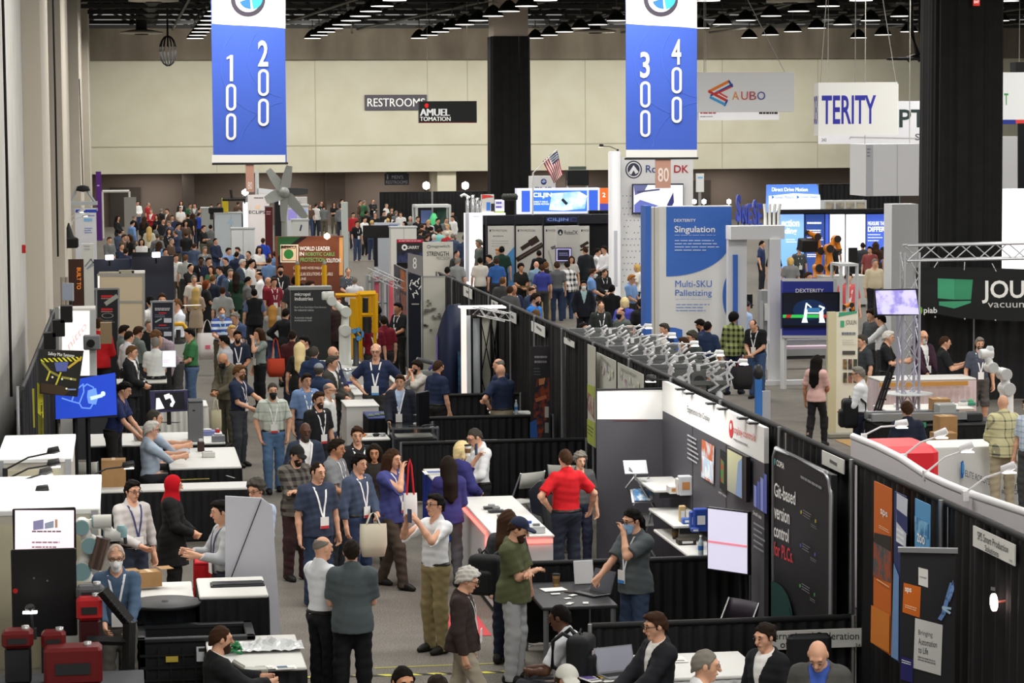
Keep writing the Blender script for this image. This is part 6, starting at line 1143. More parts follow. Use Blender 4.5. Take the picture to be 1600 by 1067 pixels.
MB().bb(-.35,.35,0,.05,-.29,.29).xform(R_).build('screen_housing',mat('#161618',.4),t);MB().bb(-.335,.335,-.006,0,-.275,.275).xform(R_).build('screen',mat('#d7d4ea',.5,emit=.8),t);MB().bb(.02,.045,-.009,-.006,-.275,.275).xform(R_).build('screen_line',mat('#e88a9a',.5,emit=.7),t)
for px in(1160,1170):x=WY(px,900,27.6)[0]-o0[0];MB().tube([(x,.08,0),(x,.08,WY(px,800,27.6)[2])],.022,10).build('pole',mat('#3a3b3e',.3,.6),t)
MB().bb(-.3,.35,-.25,.3,0,.03).build('base',mat('#1a1a1c'),t);MB().bb(-.08,.1,.0,.12,zz-.08,zz+.12).build('mount',mat('#1a1a1c'),t)
def xban(name,lb,quad,X,m,**k):return Board(name,lb,'banner',(0,0,0,0),X=X,quad=quad,t=.008,m=m,part='printed_sheet',**k)
b=xban('hanging_banner','orange hanging banner with machine photograph on the long black drape',[(1361,1005),(1390,1022),(1394,765),(1369,752)],7.0,mat('#c9661f',.6))
b.poly([(1365,900),(1392,910),(1393,862),(1366,843)],mat('#3d5257',kind='photo',col2='#9a4a2c',scale=7),'photo');b.poly([(1366,846),(1393,862),(1393,838),(1367,832)],mat('#2f2a26'),'photo');b.text('sps',[(1377,806),(1388,812),(1388,801),(1377,794)],Wt,.02);b.bars([(1375,826),(1391,835),(1391,829),(1375,820)],2,mat('#e9c2a0'),.4,.3);b.poly([(1362,1003),(1391,1020),(1392,960),(1363,945)],mat('#d07a28',.6),'pale_part');b.line([(1372,905),(1391,917)],.012,mat('#e9b98a'))
b=xban('hanging_banner','white and navy hanging banner between the orange and blue banners',[(1393,1028),(1410,1038),(1420,778),(1400,768)],7.0,mat('#2b3566',.6))
b.poly([(1401,845),(1416,855),(1419,780),(1402,770)],mat('#c9cdda'),'white_part');b.poly([(1402,795),(1419,808),(1419,836),(1402,815)],mat('#2d3468'),'navy_sweep');b.bars([(1402,850),(1414,858),(1414,832),(1402,824)],3,mat('#e9ecf2'),.5,.2);b.poly([(1394,1026),(1405,1032),(1406,900),(1398,880)],mat('#6f93c4'),'blue_part')
b=xban('hanging_banner','sky blue hanging banner with white lettering above the retractable banner',[(1429,855),(1451,866),(1454,790),(1430,778)],7.0,mat('#5a9ccf',.6));b.poly([(1430,830),(1451,842),(1451,818),(1430,806)],mat('#4178ae',kind='photo',col2='#7fb8dd',scale=9),'photo');b.text('zoo',[(1434,846),(1446,852),(1446,840),(1434,832)],Wt,.03)
YS=21.1
b=Board('retractable_banner','dark retractable banner Bringing Automation to Life with orange sps square','roll-up banner',(1406,862,1492,1100),Y=YS,rz=math.radians(-18),t=.012,m=mat('#232327',.5),floor=True,part='printed_sheet')
MB().bb(b.x0-.02,b.x1+.02,-.03,.03,b.z1-.005,b.z1+.035).build('top_rail',UP,b.root);MB().bb(b.x0-.03,b.x1+.03,-.1,.12,0,.08,0,.02).build('base_case',UP,b.root)
b.poly([(1435,913),(1450,918),(1450,890),(1435,886)],mat('#d5d3cf'),'white_square');b.text('mesago',[(1437,903),(1448,905.5),(1448,902),(1437,899.5)],mat('#666'),0)
b.poly([(1410,956),(1437,965),(1439,917),(1412,910)],mat('#c4641f'),'orange_square');b.text('sps',[(1414,926),(1424,928),(1424,919),(1414,917)],Wt,.03);b.bars([(1414,950),(1434,957),(1434,950),(1414,944)],2,mat('#ecc49f'),.45,.15)
b.poly([(1427,1043),(1470,1055),(1473,976),(1430,965)],mat('#cfd0cd'),'white_square')
for st,y,x1 in(('Bringing',993,1457),('Automation',1006,1464),('to Life',1019,1450)):b.text(st,[(1435,y),(x1,y+(x1-1435)*.2),(x1,y+(x1-1435)*.2-10),(1435,y-10)],mat('#2d2d30'),.0)
b.bars([(1434,1032),(1463,1040),(1463,1032),(1434,1024)],2,mat('#77777a'),.4,.1)
b.line([(1487,912),(1480,935),(1474,958),(1469,966)],.035,mat('#6a8fc8'),'figure');b.line([(1474,950),(1484,957)],.02,mat('#a9cbe6'),'figure');b.line([(1473,948),(1485,950)],.02,mat('#a9cbe6'),'figure');b.poly([(1480,935),(1489,905),(1491,920),(1484,940)],mat('#3a4a78',kind='photo',col2='#7fa0d8',scale=20),'figure')
b.poly([(1407,1060),(1426,1066),(1427,1030),(1408,1024)],mat('#2a2768'),'navy_corner');b.bars([(1409,1036),(1424,1040),(1424,1034),(1409,1029)],2,Wt,.4,.1)
b=Board('retractable_banner','dark retractable banner seen edge-on beside the red-lit lamp at the picture edge','roll-up banner',(1555,925,1590,1110),Y=20.6,rz=math.radians(-62),t=.02,m=mat('#26262a',.5),floor=True);MB().bb(b.x0-.02,b.x1+.02,-.04,.04,b.z1,b.z1+.03).build('top_rail',UP,b.root);b.bars((1563,960,1580,1040),4,mat('#8a8f98'),.3,.3);b.rect((1566,985,1578,998),mat('#8f5a44',kind='photo',col2='#4a3a34',scale=9),'photo');MB().bb(b.x0,b.x1,-.005,.02,1.2,1.2).build('seam',UP,b.root)if False else None
p=WY(1553,941,20.4);t=thing('booth_lamp','red-tinted glowing booth lamp on a thin arm at the picture edge','lamp',tuple(p));MB().lathe([(0,-.02),(.075,-.01),(.075,.01),(0,.02)],n=16).xform(Matrix.Rotation(math.pi/2,4,'Y')).build('lens',mat('#ffe0d8',.4,emit=6),t);MB().tube([(.02,0,0),(.32,.05,.02)],.010,6).build('arm',mat('#d4766a',.4),t)
b=xban('tall_poster','tall narrow white and lime poster beside the charcoal return wall',[(918,690),(930,701),(930,542),(918,538)],6.85,mat('#bdbdb0',.6));LM=mat('#a3ad4a',.6)
for q in([(918,600),(930,604),(930,625),(918,622)],[(918,689),(930,699),(930,660),(918,654)]):b.poly(q,LM,'lime_band')
b.poly([(919,640),(929,655),(929,622),(919,612)],mat('#b0aca0',kind='photo',col2='#8a5a52',scale=6),'photo');b.bars([(919,680),(929,689),(929,671),(919,663)],3,mat('#60663a'),.3)
for i,(q,lb)in enumerate((([(932,612),(962,628),(962,566),(932,548)],'large white product poster on the drape, nearest the lime poster'),([(965,630),(1005,645),(1005,583),(965,568)],'large white product poster on the drape above the charcoal return wall'))):
 b=xban('wall_poster',lb,q,6.95,mat('#bfc0b6',.6));x0,x1=q[0][0],q[1][0]
 for k in range(5):xx=x0+4+k*(x1-x0-6)/5;yy=q[3][1]+14+k*4+(k%2)*8;b.poly([(xx,yy+10),(xx+4,yy+12),(xx+4,yy),(xx,yy-2)],mat(('#8a8d86','#9a6a7a','#7f868c','#6f746e','#a9a480')[k],kind='photo',col2='#d0d0c8',scale=8),'photo')
 b.bars([(x0+6,q[3][1]+12),(x1-6,q[2][1]+10),(x1-6,q[2][1]+5),(x0+6,q[3][1]+6)],2,mat('#8a8c84'),.4,.2)
b=Board('roll_up_banner','narrow dark roll-up banner with orange robot picture on the black drape','roll-up banner',(829,541,860,688),Y=42.2,t=.015,m=mat('#2c2b2f',.6),part='printed_sheet')
b.bars((835,556,855,571),2,mat('#8d8d90'),.45,.15);b.bars((834,575,848,589),3,mat('#6a6a6e'),.3);b.poly([(839,592),(858,590),(859,640),(845,684),(836,684),(833,640),(836,610)],mat('#8a3f26',kind='photo',col2='#2a2a38',scale=9),'photo');b.poly([(842,592),(852,590),(850,600),(842,602)],mat('#c98a5a'),'photo');b.line([(838,625),(852,620)],.06,mat('#b96a48'),'photo');b.poly([(828,660),(838,655),(840,684),(828,684)],mat('#2f5fa8'),'photo');b.rect((851,635,857,652),mat('#b9b9b4'),'label_box');b.rect((851,660,857,676),mat('#8d8d88'),'label_box')
MB().bar((0,.03,-b.base[2]),(0,.03,.1),.03).build('pole',UP,b.root)
t=thing('pop_up_display','dark blue curved pop-up display with teal print','display wall',(WY(705,560,49.0)[0],49.0,0));o0=np.array(t.location);mb=MB();n=14;zt=WY(705,476,49.0)[2]
for i in range(n+1):
 u=i/n;x=WY(684+40*u,560,49.0)[0]-o0[0];y=.55*(1-math.sin(math.pi*(.15+.7*u)));z1=zt-.42*max(0,(.45-u)/.45)**1.6*1.6
 mb.v+=[(x,y,.05),(x,y,z1*.5),(x,y,z1)]
mb.f=[(3*i+j,3*i+3+j,3*i+4+j,3*i+1+j)for i in range(n)for j in range(2)];mb.m=[0]*len(mb.f);mb.sm=[True]*len(mb.f);o=mb.build('printed_fabric',mat('#1b2440',.6),t);o.modifiers.new('thick','SOLIDIFY').thickness=.04
MB().bb(.13,.34,.0,.004,.5,1.5).build('teal_print',mat('#255a72',kind='photo',col2='#1d3350',scale=7),t);MB().tube([(-.26,.2,.05),(-.24,.25,zt-.6)],.02,8).build('violet_edge',mat('#7a6fae',.4),t)
t=thing('light_column','bright white lit banner column between the dark blue display and curved truss','light',(WY(729,560,47.8)[0],47.8,0));zt=WY(729,481,47.8)[2];MB().bb(-.09,.0,-.02,.1,0,zt).build('lit_edge',mat('#f3e4da',.5,emit=.9),t);MB().bb(.0,.1,0,.1,0,zt-.15).build('side_panel',mat('#c9cdd3',.5),t);MB().bb(-.09,.75,-.04,.5,zt-.02,zt+.01).build('lit_top',mat('#f6f4f2',.5,emit=.7),t)
t=thing('truss_display','curved black truss pop-up frame with cream panels','display wall',(WY(762,560,47.6)[0],47.6,0));o0=np.array(t.location);zt=WY(760,496,47.6)[2];xs=[WY(px,560,47.6)[0]-o0[0]for px in(737,752,770,783)];ys=[-.05,.02,.16,.4]
for k in range(3):MB().add([(xs[k],ys[k]+.04,.1),(xs[k+1],ys[k+1]+.04,.1),(xs[k+1],ys[k+1]+.04,zt),(xs[k],ys[k]+.04,zt),(xs[k],ys[k]+.06,.1),(xs[k+1],ys[k+1]+.06,.1),(xs[k+1],ys[k+1]+.06,zt),(xs[k],ys[k]+.06,zt)],[(0,1,2,3),(5,4,7,6),(3,2,6,7),(0,3,7,4),(1,5,6,2)]).build('cream_panel',mat('#c6c4b6' if k else '#bcc2c6',.6),t)
for k in range(4):MB().bar((xs[k],ys[k],0),(xs[k],ys[k],zt+.05),.03).build('pole',mat('#17171a',.4),t)
mb=MB()
for k in range(1,3):
 for j in range(2):z0,z1=.15+j*(zt-.2)/2,.15+(j+1)*(zt-.2)/2;mb.bar((xs[k],ys[k],z0),(xs[k+1],ys[k+1],z1),.014);mb.bar((xs[k+1],ys[k+1],z0),(xs[k],ys[k],z1),.014)
mb.build('cross_brace',mat('#222'),t);MB().tube([(xs[k],ys[k]-.03,zt+.03)for k in range(4)],.035,8).build('top_rail',mat('#2a2220'),t);mb=MB();truss_mb(mb,(-.2,.1,zt+.12),(.25,-.9,zt+.06),.14,step=.2,r=.012);mb.build('truss_arm',mat('#d9dadb',.3,.4),t)
for i,(px,lb)in enumerate(((940,'silver gripper rack with white jaws behind the drape, farthest of five'),(975,'silver gripper rack with white jaws behind the drape, second of five'),(1008,'silver gripper rack with white jaws behind the drape, third of five'),(1045,'silver gripper rack with round holes behind the drape, fourth of five'),(1080,'silver gripper rack with round holes behind the drape, closest to us'))):
 Y=9.1*4050/(px-190);t=thing('gripper_rack',lb,'rack',(9.15,Y,0));SVr=mat('#6f7271',.4,.4);rnd=random.Random(i)
 MB().bb(-.5,.5,-.3,.3,.9,.95).build('table_top',TOPW,t);MB().bb(-.45,.45,-.25,.25,0,.9).build('cabinet',mat('#c6c8cc',.5),t)
 for z,y in((1.82,-.03),(1.74,.28),(1.55,-.2)):MB().bb(-.62,.62,y,y+.06,z,z+.07).build('rail',SVr,t)
 for x_ in(-.5,.0,.5):MB().bar((x_,0,.95),(x_,0,1.8),.05).build('upright',SVr,t)
 for k in range(4):
  x_=-.48+k*.32;pl=MB().bb(x_-.12,x_+.12,-.12,-.09,1.42,1.80).build('holder_plate',SVr,t);MB().tube([(x_,-.13,1.62),(x_,-.085,1.62)],.085,18).build('round_hole',mat('#e3e4e6' if k%2 else '#3a3c3d',.3),pl)
  for q_ in range(3):a_=rnd.uniform(-.1,.1);MB().tube([(x_+.08+a_,-.12,1.45+.12*q_),(x_+.2+a_,-.26,1.55+.12*q_),(x_+.1,-.3,1.72+.09*q_),(x_+.22+a_,-.34,1.86+.05*q_)],.022,8).build('white_jaw',mat('#ececee',.3),t)
  MB().lathe([(.05,1.2),(.06,1.4),(.03,1.45)],(x_,-.2,0),12).build('motor',mat('#cfd3d6' if k%2 else '#8fb4d8',.4),t)
 arm_lamp('bright arm lamp over the gripper rack, '+('farthest','second','third','fourth','closest')[i]+' of five',(9.3,Y-.1,1.86),(10.0,Y-.2,1.92),m=mat('#d9dadb',.3),glow=6 if i==4 else 3,head=.1)
t=thing('blue_stand','slim blue robot stand beside the aisle, left of the woman in pink','stand',(WY(1185,620,42)[0],42.0,0));MB().bb(-.05,.05,-.05,.05,.5,1.55).build('blue_column',mat('#3f7fd0',.4),t);MB().bb(.06,.2,-.03,.03,.55,1.35).build('grey_bracket',mat('#b9bcc4',.4),t);MB().lathe([(.04,1.55),(.1,1.62),(.06,1.78),(0,1.8)],n=12).build('head',mat('#2a2a2c',.4),t);MB().bb(-.2,.2,-.2,.2,0,.5).build('base',mat('#2d2d30',.5),t)
tb=table('black work table with laptop in front of the man with the ponytail',4.3,5.12,26.55,28.05,.75,top=mat('#26262a',.5),cloth=False,name='work_table')
MB().bb(-.4,.4,.68,.7,.1,.72).build('modesty_cloth',BC,tb)
lap=laptop('open dark laptop on the black work table',on(925,928,.755),-62,scr='#4a4c55',em=.2);
cup('brown takeaway coffee cup with black lid on the black work table',on(869,917,.755));sheet('white paper under the takeaway coffee cup',on(865,921,.755),.26,.2,10);t=thing('tablet','white square tablet propped behind the open dark laptop','tablet',on(912,912,.75));MB().box((0,0,.13),(.22,.02,.26),.1,0,-.2,.005).build('body',mat('#e6e6e8',.4),t);MB().box((0,.06,.04),(.1,.1,.02),0).build('stand',mat('#999'),t)
for i,(px,py,w_,lb)in enumerate(((868,928,.1,'small white leaflet near the coffee cup'),(887,935,.07,'tiny white part on the black work table'),(895,930,.09,'folded white note in the middle of the black work table'),(890,943,.12,'white label sheet at the black work table edge'),(915,942,.1,'white strip at the front corner of the black work table'))):sheet(lb,on(px,py,.755),w_,.06,20*i)
sheet('dark phone lying on the black work table',on(893,925,.755),.08,.15,60,m='#3a2a28',name='phone',cat='phone')
block('white counter with glowing red edge lights beside the man in red',4.3,4.98,29.9,33.2,.98,mat('#d5d5d6'))
for i,(px,py,l_,lb)in enumerate(((800,797,1.6,'red light strip along the aisle edge of the white counter'),(835,842,.7,'red light strip on the camera end of the white counter'))):
 t=thing('light_strip',lb,'light',(4.28,31.8,.93)if i==0 else(4.64,29.87,.93));MB().bb(*((-.012,0,-1.2,1.2,-.04,0)if i==0 else(-.33,.33,-.012,0,-.04,0))).build('glowing_bar',mat('#ff6a60',.5,emit=3.0),t)
area('red_glow',(4.22,30.4,.8),.05,.8,3,(1,.12,.1),(0,math.radians(-60),0))
p=W(772,935,0);tag(MB().bb(-.25,.25,-.7,.7,0,.006).build('red_floor_mat',mat('#c4444c',.6),None,(3.85,29.6,0)),'red square floor mat lying in the aisle before the white counter','mat')
rnd=random.Random(6)
for i,(px,py,lb)in enumerate(((768,795,'small dark samples card on the white counter far end'),(775,800,'pair of small black sensors on the white counter'),(790,808,'black sensor row near the middle of the white counter'),(825,828,'white device with blue cap on the white counter'),(838,832,'silver lid box on the near end of the white counter'))):
 t=thing('sensor_sample',lb,'exhibit',on(px,py,.985));MB().bb(-.1,.1,-.06,.06,0,.03+.05*(i>2),0,.005).build('body',mat(('#2c2c2e','#2f2f33','#3a3a3c','#dfe2e6','#c6c8ca')[i],.4),t);MB().bb(-.04,.04,-.03,.03,.03+.05*(i>2),.06+.05*(i>2)).build('cap',mat(('#999','#777','#999','#3a55b4','#888')[i],.4),t)
table('table with blue cloth and white top behind the two women in blue',4.35,5.0,35.6,37.8,.75,cloth=mat('#23399a',.75,kind='cloth',col2='#1d3188',scale=4),seed=71)
p=on(674,740,.755);sheet('white leaflet with blue drawing on the blue-clothed table',(4.55,37.3,.755),.5,.4,0,mark='#5a68a8')
for i,(x,y,rz,lb)in enumerate(((5.55,36.2,-150,'pale grey folding chair beside the man in white shirt at the phone'),(5.85,35.2,-120,'pale grey folding chair turned to the camera next to the first'),(6.35,36.9,160,'white folding chair standing against the low black drape'))):chair(lb,(x,y,0),rz,mat('#c9cac4',.5))
t=thing('trade_case','black open trade case leaning beside the white folding chair','case',(WY(855,760,34.6)[0],34.6,0));MB().box((0,0,.5),(.28,.5,.9),.2,0,math.radians(-25),.04).build('shell',mat('#2b2d30',.5),t);MB().box((-.3,0,.25),(.5,.5,.5),0,0,0,.06).build('base',mat('#5a5d5c',.5),t);MB().tube([(-.12,-.27,.75),(0,-.33,.85),(.12,-.27,.75)],.015,6).build('handle',mat('#111'),t)
table('white cloth table with laptop and leaflets along the low black drape',4.25,5.8,22.9,24.0,.75,cloth=mat('#dedfe0',.7,kind='cloth',col2='#d3d4d6',scale=3),drop=.14,seed=75)
laptop('open silver laptop used by the man in the dark suit',(4.48,23.05,.755),18,scr='#8d909c',em=.25,m='#8f9194',w=.4);
for i,(x,y,mk,lb)in enumerate(((5.1,23.7,'#4a9ac0','leaflet with teal block on the white cloth table'),(4.35,22.98,'#c9a33a','yellow and white leaflet by the silver laptop'),(4.2,23.0,'#7a68b0','violet leaflet at the corner beside the silver laptop'),(6.1,23.6,'#c9a59a','pale brochure in the middle of the white cloth table'))):sheet(lb,(x,y,.755),.22,.3,10*i,mark=mk)
chair('black folding chair with chrome frame behind the laptop table',(6.02,25.6,0),-60,mat('#2b2330',.5),cm=chrome());chair('black padded stool chair under the lowest wall shelf',(6.35,28.6,0),-90,mat('#2b2b2e',.7))
t=thing('office_chair','black high-backed office chair behind the bald seated man','chair',(WY(1264,1030,22.6)[0],22.6,0));MB().box((0,0,.90),(.42,.09,.56),0,0,0,.06).build('backrest',mat('#17171a',.6),t);MB().box((0,-.25,.46),(.5,.5,.1),0,0,0,.04).build('seat',mat('#17171a',.6),t);MB().tube([(0,-.2,.05),(0,-.2,.42)],.035,8).build('pedestal',mat('#222',.4),t);MB().bb(-.28,.28,-.45,.05,.02,.06).build('foot',mat('#222',.4),t)
t=thing('glass_showcase','low glass showcase with metal frame and samples behind the low drape','showcase',(WY(648,690,41.2)[0],41.4,0));MB().bb(-.36,.36,-.35,.35,.05,.8).build('cabinet',mat('#1b1b1e',.5),t);MB().bb(-.36,.36,-.35,.35,.8,.98).build('glass_top',mat('#8a9496',.08,.1,kind='glass'),t)
for x in(-.36,.36):
 for y in(-.35,.35):MB().bar((x,y,.05),(x,y,1.0),.03).build('frame_post',chrome(),t)
MB().bb(-.37,.37,-.37,-.33,.96,.99).build('front_edge',chrome(),t);MB().bb(-.3,.3,-.25,.2,.81,.83).build('sample_tray',mat('#b9b7ae',.4),t)
small('sample_stand','clear stand with metal samples on the low glass showcase','stand',(WY(656,668,41.4)[0],41.5,.99),MB().lathe([(.1,0),(.09,.02),(.02,.03),(.02,.14),(.1,.15),(0,.16)],n=14),mat('#c3c8ca',.2,.3))
p=WY(660,650,42.0);b=monitor('black monitor turned edge-on beside the man in the dark suit',(654,612,671,664),41.2,mat('#15151a',.3),rz=math.radians(55),stand=.98)
table('black counter with blue cloth tray of green circuit boards',4.0,4.6,42.6,43.6,.98,top=mat('#27336a',.5),seed=81)
rnd=random.Random(9)
for k in range(5):p=(4.06+.11*k,42.8+.1*(k%3),.985);t=thing('circuit_board',('green circuit board at the aisle end of the blue tray','second green circuit board on the blue tray','middle green circuit board on the blue tray','fourth green circuit board on the blue tray','green circuit board nearest the dark-suited man on the tray')[k],'circuit board',p,rnd.uniform(-.4,.4));MB().bb(-.05,.05,-.04,.04,0,.01).build('board',mat('#4a6a3a',.5),t);MB().bb(-.03,.03,-.02,.02,.01,.035).build('chips',mat('#b5b8a8',.4),t)
table('black side table with parts and an orange tool beside the white plinth',3.72,4.22,41.2,42.0,.8,top=mat('#d5d5d0',.5),seed=82)
for k in range(4):t=thing('tool_part',('orange hand tool on the parts table','white gauge on the parts table by the plinth','black cable part on the parts table','steel fitting on the parts table front')[k],'tool',(3.8+.11*k,41.5,.805),.3*k);MB().bb(-.05,.05,-.03,.03,0,.05,0,.01).build('body',mat(('#c9762e','#e0e0dc','#222','#a9abad')[k],.4),t);MB().tube([(.05,0,.03),(.12,.02,.02)],.012,6).build('tip',mat('#333'),t)
table('white table behind the woman wearing the black face mask',4.65,5.05,43.5,44.4,.8,seed=83)
chair('black folding chair frame beside the seated woman with curly hair',(4.85,45.6,0),150,mat('#2a2724',.5),cm=mat('#333',.4));sheet('white papers on the low drape rail near the man on the phone',(5.4,40.4,.8),.5,.3,5)
table('narrow black table under the white papers by the low drape',5.05,5.9,40.1,40.8,.795,seed=84)
table('black demonstration counter beside the dark roll-up banner',6.2,6.9,42.9,43.9,.9,top=mat('#dededb',.5),seed=86);bottle('water bottle with blue label next to the dark roll-up banner',(6.6,43.4,.905),.24)
block('grey metal machine table behind the men in maroon shirts',5.2,6.3,49.6,51.2,.85,mat('#9c9c98'),name='machine_table',cat='table');t=thing('metal_machine','heap of grey metal machine parts on the machine table','machine',(5.8,50.2,.85));MB().bb(-.3,.3,-.2,.2,0,.18,0,.02).build('housing',mat('#8a8c88',.4,.4),t);MB().tube([(-.2,-.1,.18),(-.1,0,.4),(.2,.05,.32)],.05,8).build('arm',mat('#5a5d60',.4),t);MB().tube([(.1,-.1,.2),(.25,-.05,.35)],.03,8).build('cable',mat('#4a4a8a',.5),t)
drape((5.0,46.2,0),(4.85,48.9,0),.95,'low black drape side of the machine table beside the curly haired woman',seed=47,wl=.13)
HZ=mat('#d8d23e',.6,kind='hazard',col2='#17170f',scale=4)
for i,((x0,y0),(x1,y1),lb)in enumerate((((468,1059),(790,1050),'yellow and black striped tape across the carpet aisle'),((585,1044),(790,1036),'second thin yellow tape line across the carpet aisle'))):
 a,c_=W(x0,y0),W(x1,y1);d=Vector((c_-a)[:2]).normalized();n_=Vector((-d.y,d.x))*(.045 if i==0 else.018)
 tag(MB().add([(a[0]-n_.x,a[1]-n_.y,.004),(c_[0]-n_.x,c_[1]-n_.y,.004),(c_[0]+n_.x,c_[1]+n_.y,.004),(a[0]+n_.x,a[1]+n_.y,.004)],[(0,1,2,3)]).build('floor_tape',HZ if i==0 else mat('#b5b04a')),lb,'tape')
# ================================================================= people
def rotm(rx=0.0,ry=0.0,rz=0.0):
 return np.array(Matrix.Rotation(rz,3,'Z')@Matrix.Rotation(ry,3,'Y')@Matrix.Rotation(rx,3,'X'))
class SDF:
 def __init__(s,lo,hi,h):
  s.lo=np.array(lo,np.float32);s.h=h
  s.n=np.ceil((np.array(hi)-lo)/h).astype(int)+1
  s.F=np.full(s.n,1.0,np.float32)
  s.ax=[(s.lo[i]+h*np.arange(s.n[i])).astype(np.float32)for i in range(3)]
 def _blk(s,lo,hi):
  i0=np.maximum(np.floor((np.array(lo)-s.lo)/s.h).astype(int),0);i1=np.minimum(np.ceil((np.array(hi)-s.lo)/s.h).astype(int)+1,s.n)
  if(i1<=i0).any():return None
  sl=tuple(slice(a,b)for a,b in zip(i0,i1))
  return sl,np.meshgrid(*[s.ax[i][sl[i]]for i in range(3)],indexing='ij')
 def _join(s,sl,d,k,cut):
  A=s.F[sl]
  if cut:s.F[sl]=np.maximum(A,-d);return
  if k>0:
   hh=np.maximum(k-np.abs(A-d),0)/k;s.F[sl]=np.minimum(A,d)-hh*hh*k*.25
  else:s.F[sl]=np.minimum(A,d)
 def cone(s,a,b,ra,rb,k=.02,flat=False,cut=False):
  a=np.array(a,float);b=np.array(b,float);R=max(ra,rb)+max(k,2*s.h)+.01
  q=s._blk(np.minimum(a,b)-R,np.maximum(a,b)+R)
  if q is None:return
  sl,(x,y,z)=q;ba=b-a;L2=max(ba@ba,1e-9)
  px,py,pz=x-a[0],y-a[1],z-a[2]
  tr=(px*ba[0]+py*ba[1]+pz*ba[2])/L2;t=np.clip(tr,0,1)
  d=np.sqrt((px-ba[0]*t)**2+(py-ba[1]*t)**2+(pz-ba[2]*t)**2)-(ra+(rb-ra)*t)
  if flat:L=math.sqrt(L2);d=np.maximum(d,(tr-1)*L)
  s._join(sl,d,k,cut)
 def ell(s,c,r,M_=None,k=.03,cut=False):
  c=np.array(c,float);r=np.array(r,float);R=r.max()+max(k,2*s.h)+.01
  q=s._blk(c-R,c+R)
  if q is None:return
  sl,(x,y,z)=q;x=x-c[0];y=y-c[1];z=z-c[2]
  if M_ is not None:x,y,z=(M_[0,0]*x+M_[1,0]*y+M_[2,0]*z,M_[0,1]*x+M_[1,1]*y+M_[2,1]*z,M_[0,2]*x+M_[1,2]*y+M_[2,2]*z)
  k0=np.sqrt((x/r[0])**2+(y/r[1])**2+(z/r[2])**2);k1=np.sqrt((x/r[0]**2)**2+(y/r[1]**2)**2+(z/r[2]**2)**2)
  s._join(sl,k0*(k0-1)/np.maximum(k1,1e-6),k,cut)
 def rbox(s,c,hd,rad,M_=None,k=.02):
  c=np.array(c,float);R=np.linalg.norm(hd)+rad+k+.01
  q=s._blk(c-R,c+R)
  if q is None:return
  sl,(x,y,z)=q;x=x-c[0];y=y-c[1];z=z-c[2]
  if M_ is not None:x,y,z=(M_[0,0]*x+M_[1,0]*y+M_[2,0]*z,M_[0,1]*x+M_[1,1]*y+M_[2,1]*z,M_[0,2]*x+M_[1,2]*y+M_[2,2]*z)
  a,b,e=np.abs(x)-hd[0],np.abs(y)-hd[1],np.abs(z)-hd[2]
  d=np.sqrt(np.maximum(a,0)**2+np.maximum(b,0)**2+np.maximum(e,0)**2)+np.minimum(np.maximum(a,np.maximum(b,e)),0)-rad
  s._join(sl,d,k,False)
 def clip(s,n,p):
  n=np.array(n,float);n/=np.linalg.norm(n)
  g=(s.ax[0]*n[0])[:,None,None]+(s.ax[1]*n[1])[None,:,None]+(s.ax[2]*n[2])[None,None,:]-float(n@np.array(p))
  s.F=np.maximum(s.F,g.astype(np.float32))
 def front(s,x,z):
  i=int(round((x-s.lo[0])/s.h));kz=int(round((z-s.lo[2])/s.h))
  if not(0<=i<s.n[0]and 0<=kz<s.n[2]):return None
  w=np.nonzero(s.F[i,:,kz]<0)[0]
  return float(s.ax[1][w[0]])if len(w)else None
 def mesh(s):
  F=s.F;n=F.shape
  I=F<0
  cnt=np.zeros((n[0]-1,n[1]-1,n[2]-1),np.int8)
  for dx in(0,1):
   for dy in(0,1):
    for dz in(0,1):cnt+=I[dx:n[0]-1+dx,dy:n[1]-1+dy,dz:n[2]-1+dz]
  act=(cnt>0)&(cnt<8)
  ids=np.argwhere(act)
  if not len(ids):return np.zeros((0,3)),np.zeros((0,4),int)
  idx=np.full(act.shape,-1,np.int64);idx[act]=np.arange(len(ids))
  acc=np.zeros((len(ids),3));num=np.zeros(len(ids))
  i,j,k=ids.T
  offs=[(0,0,0),(1,0,0),(0,1,0),(1,1,0),(0,0,1),(1,0,1),(0,1,1),(1,1,1)]
  val=[F[i+a,j+b,k+c]for a,b,c in offs]
  for a in range(8):
   for b in range(a+1,8):
    if sum(abs(p-q)for p,q in zip(offs[a],offs[b]))!=1:continue
    va,vb=val[a],val[b];m=(va<0)!=(vb<0)
    t=np.where(m,va/np.where(m,va-vb,1),0)
    for ax in range(3):acc[:,ax]+=np.where(m,offs[a][ax]+t*(offs[b][ax]-offs[a][ax]),0)
    num+=m
  V=s.lo+s.h*(ids+acc/num[:,None])
  Q=[]
  for ax in range(3):
   o1,o2=[q for q in range(3)if q!=ax]
   sl0=[slice(None)]*3;sl1=[slice(None)]*3;sl0[ax]=slice(0,-1);sl1[ax]=slice(1,None)
   ch=I[tuple(sl0)]!=I[tuple(sl1)]
   e=np.argwhere(ch);e=e[(e[:,o1]>0)&(e[:,o2]>0)&(e[:,o1]<n[o1]-1)&(e[:,o2]<n[o2]-1)]
   if not len(e):continue
   def cell(d1,d2):
    q=e.copy();q[:,o1]-=d1;q[:,o2]-=d2;return idx[q[:,0],q[:,1],q[:,2]]
   f=np.stack([cell(1,1),cell(0,1),cell(0,0),cell(1,0)],1)
   flip=I[e[:,0],e[:,1],e[:,2]]
   if ax==1:flip=~flip
   f[~flip]=f[~flip][:,::-1]
   Q.append(f)
  return V,np.concatenate(Q)
